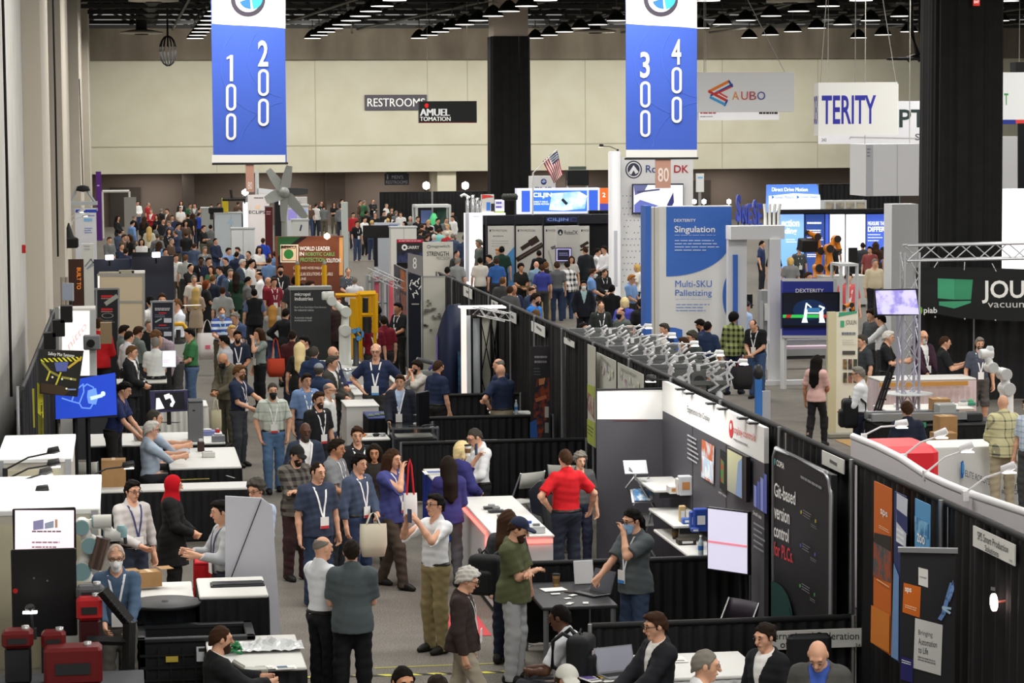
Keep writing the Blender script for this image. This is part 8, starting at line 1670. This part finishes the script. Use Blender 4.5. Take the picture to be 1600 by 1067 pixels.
P(1276,1005,'jacket:#4b4b48','#2a2a2e','bald',-25,'down','bald man in grey jacket and blue shirt looking down',nod=38,under='#3d5cb4')
P(886,1040,'tee:#333','#333','short:br',5,'down','head in grey cap at the bottom edge below the backpack',acc='cap=#b9b8b0')
P(630,1041,'tee:#333','#333','crop:bk',15,'down','dark-haired head at the bottom edge by the striped floor tape',skin='m')
P(684,1056,'tee:#333','#333','short:db',180,'down','crown of a dark head just above the bottom edge')
P(241,640,'shirt:#a9b9cc','#333','crop:dg',95,'table','brown-grey haired man in pale blue shirt sitting behind another',Y=39.9,legs='sit')
P(236,658,'shirt:#b4c3d6','#2a2a30','short:wh',100,'table','white-haired man in pale blue shirt sitting at the exhibit table',Y=38.9,legs='sit',acc='glasses')
P(197,597,'polo:#232c58','#222','short:bk',72,'type','young man in navy polo at the work table by the blue screen',Y=41.3,lean=14)
P(206,540,'suit:#191a1d','#191a1d','short:lb',72,'hold','young man in black suit with lanyard and clasped hands',lany='#eee')
P(243,527,'polo:#d4d6d4','#18191c','short:gy',178,('hold','hold'),'man in white polo seen from behind at the monitor',build=.06)
P(202,517,'shirt:#dde1e8','#2b2b30','crop:db',125,'down','man in white shirt behind the young man in black suit')
P(194,508,'shirt:#6d7a7c','#333','short:db',100,'down','man in grey green shirt farthest of the three onlookers')
P(216,510,'shirt:#6f7b76','#2c2c30','short:br',120,'hold','brown-haired man in grey green shirt among the three onlookers')
P(239,515,PL1('shirt','#9a8b96','#b9acb4',14,'check'),'#444','short:lb',-45,'table','man in mauve checked shirt bending over the counter',lean=38,Y=51.5)
P(233,499,'sweater:#1c1d22','#222','short:gy',15,'down','grey-haired person in black between the roll-up banners')
P(202,480,'jacket:#1d1e23','#222','crop:db',35,'down','bearded man in black jacket beside the dark roll-up banner',acc='beard=db',lany='#eee')
P(155,494,'sweater:#b8181f','#222','crop:br',165,'hold','person in red sweater by the dark roll-up banner',Y=52.5)
P(253,448,'shirt:#f0f0ee','#333','short:br',2,'down','brightly lit young man in white shirt behind the navy banner',Y=60)
P(275,453,'shirt:#dfe3ee','#4a4436','recede:lb',-70,'hold','man in white shirt with glasses and shoulder strap',acc='glasses',Y=58)
P(235,452,'shirt:#d9d9d9','#333','short:bk',200,'down','dark-haired man in white shirt behind the navy banner edge',Y=59)
P(296,513,'polo:#3d7a4c','#5a7396','short:bk',-78,'hold','man in green polo and jeans',build=.1)
P(303,430,'polo:#d8d4c9','#333','crop:gy',15,'down','grey-haired man in cream polo facing the blonde woman')
P(306,449,'dress:#b39f88','#b39f88','long:bl',172,'hold','blonde woman in beige dress seen from behind',fem=True,h=1.64)
P(323,438,'dress:#1d1f22','#1d1f22','bob:rd',100,'hold','woman with auburn hair in black dress',fem=True,h=1.68)
P(333,430,'suit:#23283a','#23283a','recede:lb',150,'down','fair-haired man in navy suit behind the auburn-haired woman')
P(348,448,'polo:#9ea09c','#6b665c','crop:br',172,'down','big man in grey polo carrying a white tote bag',build=.14)
P(347,480,PL1('polo','#3a559a','#c9d4e4',8,'stripe'),'#5a5244','recede:lb',12,'hold','man in blue striped polo and blue mask',acc='mask=#8fb0dc',nod=18,lany='#9fd0e8')
P(366,488,'polo:#3f4f70','#222b40','short:gy',-50,'hold','grey-haired man in denim blue shirt leaning in',lean=10,lany='#eee')
P(362,508,'shirt:#d9d9d6','#555','short:bl',20,'down','blond head behind the man in navy logo polo')
P(371,516,'polo:#1c2436','#222','short:bk',5,'hold','bearded man in navy polo with red logo',acc='beard=bk',lany='#eee',skin='m')
P(350,524,'shirt:#b4b4ba','#333','short:bk',-110,'down','dark-haired man in lilac grey shirt turning away')
P(404,513,'polo:#86918c','#1b1b1e','long:br',-65,('mouth','down'),'woman in sage polo with hand at chin and red bag',fem=True,h=1.68,lany='#eee')
P(314,401,'polo:#18191d','#222','crop:bk',2,'down','man in black polo with long white lanyard in the aisle',skin='d',lany='#eee')
P(290,398,'polo:#a9aca8','#333','short:lb',170,'down','man in light grey polo seen from behind in the aisle')
P(343,416,'suit:#2c3a58','#2c3a58','short:db',-70,'down','man in navy suit and pale blue shirt looking aside',under='#8aa4d0')
P(379,405,'jacket:#3c4a5c','#333','short:wh',60,'hold','white-haired man in denim jacket with badge',lany='#eee')
P(393,406,'shirt:#dcdcdc','#333','short:bk',60,'down','dark-haired man in white shirt beside the denim jacket')
P(369,425,'dress:#173526','#173526','long:db',172,'hold','woman in dark green dress seen from behind',fem=True,h=1.68)
P(404,424,'shirt:#e2e2e4','#333','ring:bk',-105,'hold','balding man in white shirt with strap bag')
P(419,433,'polo:#7c1d2b','#a39a86','bald',75,'hold','bald man in maroon polo looking along the aisle',build=.06)
P(428,434,'polo:#801f2e','#a39a86','short:br',15,'down','man in maroon polo with badge next to the bald one',lany='#eee')
P(438,414,'polo:#17181b','#a79e88','short:db',4,'hold','man in black shirt and black mask before the brown backdrop',Y=73,acc='mask=#1a1a1c',lany='#eee')
P(446,403,'tee:#b9d42f','#333','short:db',150,'down','person in lime yellow shirt before the brown backdrop')
P(397,451,'vest:#18191c','#202228','crop:bk',180,'down','man in black vest over blue shirt seen from behind',under='#5a6a8a',build=.08)
P(426,477,'sweater:#8d8f8c','#2f3d5a','long:#9a7038',172,'hold','woman with honey hair in grey sweater and jeans',fem=True,h=1.64)
P(447,482,'sweater:#131316','#131316','short:bk',150,'hips','person in black with bent arm by the dark booth panel')
P(457,516,'shirt:#45191d','#1d2230','crop:db',168,'down','man in dark maroon shirt seen from behind',lany='#eee')
P(476,525,'tee:#222','#222','short:bk',-60,'hold','dark-haired man facing the blonde woman in black vest')
P(468,535,'vest:#1a1917','#26304a','long:pb',175,'down','woman with very long blonde hair in black vest',fem=True,h=1.66,under='#1a1917')
P(491,541,'polo:#1e3050','#222','crop:dg',168,'down','dark grey-haired man in navy sweater seen from behind')
P(498,568,'polo:#20304c','#222','short:dg',170,'down','person in grey baseball cap and navy shirt from behind',acc='cap=#7d828a')
P(520,541,'suit:#2a3048','#2a3048','bald',55,'hold','bald man in navy suit with badge by the white plinth',lany='#eee')
P(519,556,'suit:#3c3a36','#36342f','short:dg',65,'hold','man in charcoal grey suit by the white plinth',Y=45.5)
P(587,527,'polo:#1f2a48','#3f4040','ring:wh',-12,'hips','big man in navy polo with hands on hips',Y=45.2,acc='glasses',build=.2,lany='#eee/#5a9ad0')
P(583,497,'polo:#74172a','#333','short:gy',10,'down','grey-haired man in maroon polo facing his colleague',build=.1,lany='#eee')
P(599,493,'polo:#7a1a2c','#333','crop:db',188,'down','dark-haired man in maroon polo seen from behind',build=.1)
P(590,477,'shirt:#17181b','#222','crop:bk',200,'down','man in black with white lanyard behind the maroon pair',skin='d',lany='#eee')
P(622,473,'polo:#15161a','#222','short:bk',-55,'hold','man in black polo with lanyard beside the navy banner',lany='#eee',skin='m')
P(544,418,'polo:#494d55','#333','recede:gy',8,'hold','grey-haired man in striped polo facing the white shirt',lany='#eee')
P(554,432,'tucked:#ecebee','#17181b','crop:gy',176,'hold','grey-haired man in white shirt seen from behind',build=.08)
P(525,447,'tee:#2a1c1a','#222','short:rd',40,'down','red-brown haired person half hidden behind the white robot arm',Y=58)
P(471,433,'shirt:#c9c6c4','#333','short:db',160,'hold','dark-haired visitor in pale shirt behind the dark booth panel',Y=63)
P(484,434,'polo:#8a98b4','#333','short:br',60,'down','visitor in blue grey shirt between the yellow posts',Y=64)
P(461,428,'tee:#3a3a3c','#333','short:bk',170,'down','dark-clad visitor before the brown backdrop near lime shirt',Y=66)
P(625,585,'suit:#1d212e','#1d212e','short:br',-14,('down','table'),'heavy man in dark suit leaning on the showcase',Y=42.3,build=.12,under='#a9bcd8',lany='#e6e8f2')
P(651,564,'sweater:#bdb8b0','#333','curly:db',-55,'mouth','curly-haired woman in cream jacket and black mask',fem=True,h=1.6,acc='mask=#17171a')
P(685,563,'polo:#1d2844','#222','crop:br',125,'down','bearded man in navy polo facing the white lit column',acc='beard=br',build=.1)
P(782,569,'polo:#1d2844','#8f8670','bald',205,('hips','hold'),'bald man in navy polo and khakis by the truss display',build=.12)
P(779,560,'polo:#1d2844','#333','ring:gy',235,'hold','grey-haired man in navy polo behind the bald one')
# ---------------------------------------------------------------- people beyond the long drape
P(814,412,'polo:#141512','#141414','curly:bk',12,'hold','woman in black polo with curly ponytail holding a tray',fem=True,h=1.7,skin='m')
P(842,391,'sweater:#17181b','#222','crop:db',180,'down','man in black before the rail module panel')
P(838,408,'polo:#7f9db4','#333','bald',178,'down','bald man in pale blue seen from behind')
P(847,413,'polo:#343a86','#333','crop:br',175,'down','man in violet blue polo squeezed behind the black polo')
P(853,409,'polo:#141517','#a3946a','short:lb',172,'down','man in black polo and khakis seen from behind',build=.08)
P(870,409,'polo:#55585a','#23304a','short:br',185,'down','brown-haired man in grey shirt beside the plaid shirt')
P(886,408,PL1('shirt','#e2e2de','#26282a',6),'#2b3a58','short:db',182,'down','man in black and white plaid shirt and jeans',acc='untuck',build=.08)
P(893,400,'blouse:#c9c6c0','#333','long:br',0,'down','woman with long brown hair facing the plaid shirt',fem=True,h=1.66)
P(914,385,'suit:#22262a','#222a30','crop:br',200,'down','man in dark suit before the black curtain',Y=81.5)
P(934,388,'shirt:#e6e6e8','#333','short:db',75,'reach','slim man in white shirt before the black curtain')
P(944,384,'shirt:#e2e2e6','#333','short:db',-60,'hold','second man in white shirt by the dotted tower',Y=83)
P(926,420,'polo:#6f98cf','#6b6258','short:br',78,'hold','man in sky blue polo with mask looking aside',acc='mask=#e8e8ea')
P(946,421,'sweater:#17181b','#222','recede:br',15,'hold','man in black sweater with lanyard looking down',Y=73.2,lany='#eee',nod=30)
P(912,438,'suit:#171a26','#171a26','short:bk',-4,'pocket','man in black suit, teal shirt and white mask',under='#a9cdd0',acc='mask=#eeeeee')
P(956,445,'polo:#15161a','#222','short:bk',160,'down','black-haired man in black polo from behind')
P(987,429,'polo:#7fa6de','#333','short:#b0743c',48,'hold','ginger-haired man in sky blue polo',acc='glasses')
P(995,413,'blouse:#dfddd6','#222','bob:bl',-100,'hold','blonde woman in white top at the dotted tower',fem=True,h=1.64)
P(976,465,'polo:#4a50b8','#333','bob:pb',172,'down','person with pale blonde hair in violet blue shirt')
P(1001,467,'polo:#17181d','#222','short:db',186,'down','man in black polo seen from behind at the blue column',build=.08)
P(970,480,'polo:#5a6360','#333','ring:br',-58,'down','bald man in grey green shirt and black mask',acc='mask=#17171a')
P(939,470,'sweater:#2a2f2c','#222','recede:br',0,'down','man in dark green sweater with white lanyard',lany='#eee')
P(837,457,'tee:#2f74c4','#333','short:db',55,'down','bearded man in bright blue tee behind the drape',acc='beard=db',Y=58)
P(832,447,'tee:#3a4a6a','#333','ring:br',120,'down','bald man stooping behind the bright blue tee')
P(837,484,'tee:#444','#333','short:lb',160,'down','top of a fair head just over the drape rail',Y=53.5)
P(803,445,'polo:#23284a','#333','bald',10,'down','bald man in navy with lanyard near the drape',lany='#eee',skin='m')
P(912,504,'tee:#222','#222','bun:db',40,'down','dark-haired woman peeping over the long drape',fem=True,h=1.6)
P(984,509,'polo:#23345a','#222','bald',-105,'down','bald man with raised glasses in navy shirt',acc='glasses')
P(1038,505,'polo:#1f2c4c','#222','short:dg',-68,'down','grey-haired man in navy polo facing the gripper racks')
P(1030,529,'shirt:#8a8d8a','#333','short:wh',-80,'hold','white-haired man bowing over the gripper racks',nod=40)
P(1068,527,'jacket:#17181a','#222','short:br',-125,'down','brown-haired man in black jacket with white collar',under='#eee')
P(1081,518,'polo:#3c4442','#222','fluffy:dg',-70,'down','grey-haired man in grey green shirt by the racks',acc='glasses')
P(1092,499,'polo:#1b2b4c','#222','short:bk',-130,'down','bearded man in navy polo looking down by the Dexterity wall',nod=25,acc='beard=bk',skin='m')
P(1106,502,'polo:#20304e','#222','crop:bk',150,'down','second man in navy polo by the Dexterity wall',skin='m')
P(1147,489,PL1('shirt','#9aa468','#23271c',8),'#26304a','afro:bk',138,'down','man with curly black hair in green plaid shirt',skin='m',acc='untuck',legs='step')
P(1166,470,'shirt:#a4bce0','#2b3a5a','short:db',110,'down','man in trucker cap and pale blue shirt',acc='cap=#2a2d38 untuck',Y=57.6)
P(1174,502,'polo:#15161a','#3d5478','ring:br',-40,('hold','hold'),'balding man in black polo and jeans digging in a bag',nod=38,lean=10,lany='#eee',build=.1)
P(1113,577,'jacket:#1b211e','#222','crop:db',70,'down','man in black jacket looking down behind the drape',Y=43.1,nod=15,under='#ddd')
P(1092,606,'tee:#444','#333','short:lb',170,'down','fair head barely showing over the drape rail')
for a in((715,403,'polo:#8a8d8f','short:gy',150,'grey-haired man in grey polo holding a phone'),(726,366,'polo:#26304a','crop:dg',172,'broad man in navy tee beside the lit white wall'),(750,402,PL1('tee','#cfcac0','#cfcac0'),'short:bk',178,'man in cream raglan shirt seen from behind'),(764,398,'tee:#17181b','short:bk',-60,'bearded man in black tee before the blue-cornered panel'),(776,403,'polo:#2f5a9c','short:br',178,'man in blue polo seen from behind by the panels'),(779,388,'polo:#3036a8','short:#b0743c',-60,'ginger man in royal blue polo before the panel'),(784,385,'polo:#1f3a30','short:bk',170,'dark-haired man in dark green by the blue-cornered panel'),(785,433,'tee:#444','short:lb',170,'small fair-haired head behind the black drape'),(699,417,'tee:#333','short:bk',170,'dark head above the white parts by the drape'),(748,362,'polo:#5d6462','short:gy',-70,'grey-clad man standing against the lit white wall'),(714,391,'tee:#333','recede:db',40,'balding head between the white sign and navy tee'),(797,447,'tee:#555','short:br',160,'head bowed in front of the woman with the tray')):
 P(a[0],a[1],a[2],'#2b2d34',a[3],a[4],'down',a[5],Y={726:90,748:86,779:83.2,784:82.5}.get(a[0]))
for a in((1191,376,'polo:#26345a','crop:bk',60,'dark-skinned man in navy seen through the gateway',0),(1210,389,'polo:#16171a','short:br',10,'man in black polo with lanyard seen through the gateway',1),(1235,402,'tee:#777','bob:bl',172,'blonde head before the pale blue glowing panel',0),(1249,384,'polo:#4a504f','short:db',5,'bespectacled man in grey shirt with lanyard by the orange robots',1),(1305,375,'polo:#17181c','short:gy',58,'grey-haired man in black polo beside the orange robots',0),(1302,370,'tee:#666','short:gy',160,'grey head behind the black polo at the orange robots',0),(1348,379,'suit:#33373c','crop:db',180,'man in dark grey suit from behind at white panels',0),(1359,385,'tee:#844','short:bk',-30,'dark-haired person between the grey suit and long hair',0),(1368,378,'tee:#3a2a24','long:br',172,'woman with long brown hair by the DIFFERENCE panel',0),(1377,367,'tee:#2a2d3a','short:dg',170,'person in dark blue before the DIFFERENCE panel',0),(1385,374,'polo:#17181b','crop:db',-40,'bearded man in black polo by the white pillar',0),(1326,410,'polo:#c95a5c','short:db',2,'man in coral red shirt inside the framed cell view',1),(1263,425,'tee:#444','short:br',30,'person in brown cap above the blue kiosk',0)):
 P(a[0],a[1],a[2],'#26282e',a[3],a[4],'down',a[5],lany='#eee' if a[6]else None,Y={1263:66,1326:64,1302:88}.get(a[0]))
P(1367,404,'shirt:#cfc3a6','#222226','crop:gy',2,'down','smiling man in cream shirt and black trousers',build=.14,Y=72)
for a in((1224,313,'tee:#ccc','short:bk',40,'far visitor in white by the Direct Drive lightbox edge'),(1258,314,'suit:#222','short:bk',-40,'far visitor in dark suit at the Direct Drive lightbox'),(1328,319,'tee:#99a','short:bk',30,'far visitor before the glass-fronted display case')):P(a[0],a[1],a[2],'#222',a[3],a[4],'down',a[5],far=True,Y=99)
P(1347,523,'polo:#34383c','#8f8468','short:dg',-75,'down','grey-haired man in slate polo and khakis beside the roll-up banner')
P(1388,517,'polo:#17181c','#222','short:wh',66,'gest','white-haired man in black polo sitting behind the bar counter',Y=48.2)
P(1443,516,'jacket:#3a2230','#222','bald',20,'table','bald bearded man in maroon jacket behind the bar counter',acc='beard=wh glasses',lany='#eee',Y=48)
P(1361,484,'sweater:#4a4e50','#333','curly:db',-60,'down','curly-haired person in grey sweater behind the roll-up banner')
P(1376,491,'shirt:#dfe0e2','#333','short:bk',-120,'reach','person in white shirt behind the tilted video screen')
P(1477,525,'polo:#141518','#a08d66','crop:br',82,'gest','man in black polo and khakis talking with open hands')
P(1531,527,'polo:#464c5a','shorts:#55514f','short:gy',-6,'down','bearded man in blue grey polo and grey shorts',acc='beard=dg',lany='#eee')
P(1277,555,'blouse:#c9a39c','#222224','long:bk',138,('down','hold'),'woman in pink lace top and black trousers in the aisle',fem=True,h=1.66,skin='m',legs='step')
P(1341,573,'tucked:#e4e6e9','#1f2536','short:gy',-112,'hold','grey-haired man in white shirt with black backpack',acc='glasses')
P(1417,627,'polo:#1c2334','#26282e','short:br',178,'down','young brown-haired man in navy polo behind the red cube')
P(1567,617,PL1('shirt','#d3cda0','#4a4f52',8,'check'),'#b3a68c','bald',180,'hold','bald man in yellow plaid shirt and beige trousers',acc='untuck',build=.1)
P(1608,622,PL1('polo','#c9d6e6','#7d93b4',12,'check'),'#444','short:br',-60,'down','person in blue checked shirt cut by the picture edge')
# ---------------------------------------------------------------- the far crowd
HW=dict(bk='black-haired',db='dark-haired',br='brown-haired',gy='grey-haired',wh='white-haired',bl='blond',dg='dark grey-haired')
CW={'w':('white','#dcdcda'),'r':('red','#a82a30'),'k':('black','#191a1c'),'n':('navy','#232c44'),'g':('grey','#6c6f70'),'b':('blue','#6f8fc0'),'c':('cream','#c9c2ac'),'e':('green','#3c6a48'),'s':('steel blue','#45536c'),'v':('royal blue','#2c49b4'),'t':('teal','#7fc4c0'),'o':('brown','#5a4638')}
REG=((0,200,'near the purple banner'),(200,228,'beside the grey door panel'),(228,252,'among the red shirts at the far wall'),(252,278,'at the far end of the pale wall side'),(278,308,'in the far aisle'),(308,346,'near the far grey machine cabinet'),(346,378,'around the far white cabinets'),(378,440,'near the ECLIPSE tower'),(440,515,'behind the turbine blades'),(515,560,'by the curved white panel'),(560,597,'near the far black monitor'),(597,630,'before the far black drape'),(630,675,'around the white counter by the glass enclosure'),(675,2000,'beside the white machine enclosure'))
FAR='215,314,w,db,20;232,316,r,gy,60;236,326,r,gy,-30;252,326,k,gy,160;261,326,o,br,-60;283,314,k,br,0;282,323,w,br,5;269,336,n,br,10;210,336,k,gy,120;184,337,k,db,60;207,345,b,bk,120;245,335,k,br,-40;279,349,s,bk,60;233,354,c,bl,175;264,357,k,br,10;274,360,n,dg,-120;221,373,w,bk,0;246,365,g,dg,170;249,377,b,br,150;194,366,o,br,60;202,366,k,br,-60;187,359,s,db,175;171,370,g,br,30;190,380,n,dg,40;197,388,n,db,160;275,397,w,br,20;297,318,e,br,30;304,318,g,br,-20;330,319,o,br,0;342,317,o,br,60;312,324,g,br,100;311,332,v,br,150;301,333,k,br,175;294,334,k,db,170;329,351,g,db,175;318,352,k,br,60;351,364,r,db,170;361,352,k,db,-60;374,352,o,br,0;385,345,n,br,20;374,328,k,gy,-30;372,315,o,br,160;401,348,v,gy,172;357,387,b,db,40;371,386,s,br,-40;370,393,n,bk,160;405,385,w,br,10;421,402,b,br,170;484,319,o,db,10;494,318,w,br,150;502,314,k,br,30;506,320,g,br,170;522,316,k,br,0;534,311,k,bk,60;532,320,g,br,170;563,313,o,br,60;569,313,e,gy,120;583,311,k,br,20;604,318,w,gy,60;612,324,k,br,10;619,329,g,gy,150;626,331,w,br,-20;600,329,k,db,40;586,332,k,br,0;608,334,w,br,175;606,341,g,bl,180;572,329,k,bk,160;570,339,w,db,40;581,344,b,bl,150;641,338,g,wh,0;653,338,k,br,30;632,346,k,bk,-60;669,344,k,bl,30;659,350,k,br,170;657,358,k,br,150;670,343,w,bl,170;684,341,k,bk,40;697,340,g,br,30;707,330,k,bk,20;707,337,w,bk,-60;699,350,c,bl,-40;699,361,r,wh,170;707,365,s,gy,175;662,349,k,db,10;674,354,k,bk,170;686,357,t,br,160;668,366,k,br,120;255,341,k,db,30;226,338,k,br,150;264,345,s,gy,-60;290,345,o,db,20;243,349,g,bk,100;291,362,k,br,170;304,380,s,br,150;337,372,n,bk,40;320,385,g,gy,20;388,392,k,db,-40;268,372,o,gy,60;258,388,k,br,20;326,402,n,db,30;352,402,k,br,-60;411,372,v,br,170;360,420,s,gy,20;330,415,e,br,-30;388,432,g,bk,100;298,412,k,bk,40;444,341,n,br,40;430,392,b,br,170;552,332,r,db,20;558,345,k,br,30;591,347,n,bk,-40;616,345,k,db,60;640,351,o,br,10;678,366,b,wh,150'
_seen={}
for q in FAR.split(';'):
 x,y,c,hr,yw=q.split(',');x=int(x);y=int(y);yw=int(yw)
 rg=[r[2]for r in REG if r[0]<=x<r[1]][0]
 vw='turned away' if abs(yw)>110 else 'facing us' if abs(yw)<25 else 'in profile'
 lb='%s visitor in %s, %s, %s'%(HW[hr],CW[c][0],vw,rg)
 k=_seen[lb]=_seen.get(lb,0)+1
 if k>1:lb=('second ','third ','fourth ')[k-2]+lb
 fm=(x*7+y)%5==0 and hr not in('gy','wh','dg')
 P(x,y,('polo','shirt','jacket','polo','sweater')[(x+y)%5]+':'+CW[c][1],('#2b3040','#23242a','#5a5448','#3a4866')[(x*3+y)%4],('long:' if fm else('short:','crop:','short:')[x%3])+hr,yw,('down','hold','cross','down')[(x+y)%4],lb,far=True,fem=fm,group='distant visitors',lany='#eee' if(x+y)%3==0 and abs(yw)<40 else None)
# ---------------------------------------------------------------- things people carry
def bag(lb,loc,w,d,h,col,strap=None,logo=None,rz=0,name='tote_bag',hang=.28,taper=.8):
 t=thing(name,lb,'bag',loc,math.radians(rz));m=mat(col,.85);n=10;vs=[]
 for z,k,b in((0,taper,1.),(h*.35,1,1.25),(h*.8,.98,1.),(h,.95,.35)):
  for i in range(n):
   a=2*math.pi*i/n;c,s=math.cos(a),math.sin(a);f=lambda q:math.copysign(abs(q)**.5,q);vs.append((w/2*k*f(c),d/2*b*f(s),z-h))
 MB().add(vs,[(j*n+i,j*n+(i+1)%n,(j+1)*n+(i+1)%n,(j+1)*n+i)for j in range(3)for i in range(n)]+[tuple(range(n))[::-1]],0,True).build('pouch',m,t)
 for y in(-.02,.02):MB().tube([(-w*.25,y,-.02),(-w*.1,y*.5,hang*.8),(0,0,hang),(w*.1,y*.5,hang*.8),(w*.25,y,-.02)],.011,6).build('handle',mat(strap or col,.8),t)
 if logo:MB().bb(-w*.12,w*.12,-d*.64,-d*.6,-h*.6,-h*.45).build('printed_mark',mat(logo),t)
 return t
def pack(lb,x,y,z,w,d,h,col,rz):
 t=thing('backpack',lb,'backpack',(x,y,z),math.radians(rz));m=mat(col,.7)
 g=SDF((-w,-d*1.6,-.1),(w,d*1.6,h+.15),.014);g.rbox((0,0,h/2),(w/2-.07,d/2-.06,h/2-.08),.07,None,.02);g.build('main_pack',m,t)
 g=SDF((-w,-d*1.6,-.1),(w,d*2,h),.014);g.rbox((0,d*.5,h*.33),(w/2-.09,.02,h*.2),.045,None,.02);g.build('front_pocket',m,t)
 for s_ in(-1,1):MB().tube([(s_*w*.22,-d*.4,h*.93),(s_*w*.34,-d*.4-.06,h*1.02),(s_*w*.38,-d*.4-.15,h*.86),(s_*w*.36,-d*.4-.16,h*.35),(s_*w*.3,-d*.4,h*.15)],.022,6).build('strap',m,t)
 MB().tube([(-.04,0,h),(0,0,h+.04),(.04,0,h)],.01,6).build('grab_loop',m,t);return t
def at_z(px,py,Y):return tuple(WY(px,py,Y))
bag('white tote bag with pink mark held by the big man in grey polo',at_z(324,520,60.6),.5,.16,.62,'#dcd6d4',logo='#d46a78',hang=.32)
bag('cream tote bag hanging from the hand of the man in denim shirt',at_z(583,818,31.1),.34,.12,.4,'#cfcab6',hang=.14)
bag('white bag with red strap on the violet shirted man',at_z(641,770,30.9),.17,.1,.42,'#e4e2e2','#c9202e',hang=.42)
bag('red slouchy handbag behind the woman in sage polo',at_z(431,560,48.6),.34,.24,.34,'#a5371f',name='handbag',hang=.4)
bag('cream cloth bag at the side of the man in olive jacket',at_z(337,640,44),.2,.12,.45,'#b9b294',hang=.2)
bag('dark duffel bag with red trim held by the man in black polo and jeans',at_z(1160,572,49.6),.42,.26,.45,'#221f22','#7a2230',name='duffel_bag',hang=.2)
x,y,z=at_z(1328,668,41.7);pack('large black backpack on the grey-haired man in white shirt',x-.02,y-.05,z,.40,.24,.5,'#121214',80)
x,y,z=at_z(908,1066,23.25);pack('black backpack with printed tag on the man in white polo',x,y,z,.34,.2,.46,'#15171a',-118)
MB().bb(-.09,.09,.135,.14,.08,.32).build('printed_tag',mat('#b9aab0',.6),bpy.context.scene.objects['backpack.001']).rotation_euler=(0,0,0)
x,y,z=at_z(768,930,26.8);pack('black backpack between the brunette and the olive tee',x-.06,y+.05,z,.34,.2,.44,'#16171a',150)
def phone(lb,px,py,Y,rz,col='#141416'):
 t=thing('smartphone',lb,'phone',at_z(px,py,Y),math.radians(rz));MB().bb(-.037,.037,-.005,.005,-.075,.075,0,.004).build('phone_body',mat(col,.3),t);MB().bb(-.033,.033,-.0065,-.005,-.068,.068).build('screen',mat('#3a4660',.2,emit=.2),t)
phone('phone raised by the man in white shirt and khakis',640,806,27.75,-60)
phone('black phone held up by the blonde woman',744,702,32.3,60)
phone('phone in the hand of the man in grey polo by the drape',733,452,71.5,30)
cup('white paper cup held between the blonde woman and the man in white',at_z(731,712,33.3),.13,'#e0ddd8')
sheet('white brochure held by the woman in beige dress',at_z(300,477,60.2),.4,.25,10,m='#e4e1da')
t=thing('serving_tray','brown tray carried by the woman in black polo',"tray",at_z(812,449,71.3));MB().bb(-.22,.22,-.16,.16,0,.02).build('tray_base',mat('#8a6f46'),t);MB().bb(-.22,.22,-.17,-.15,0,.05).build('rim',mat('#7a603a'),t)
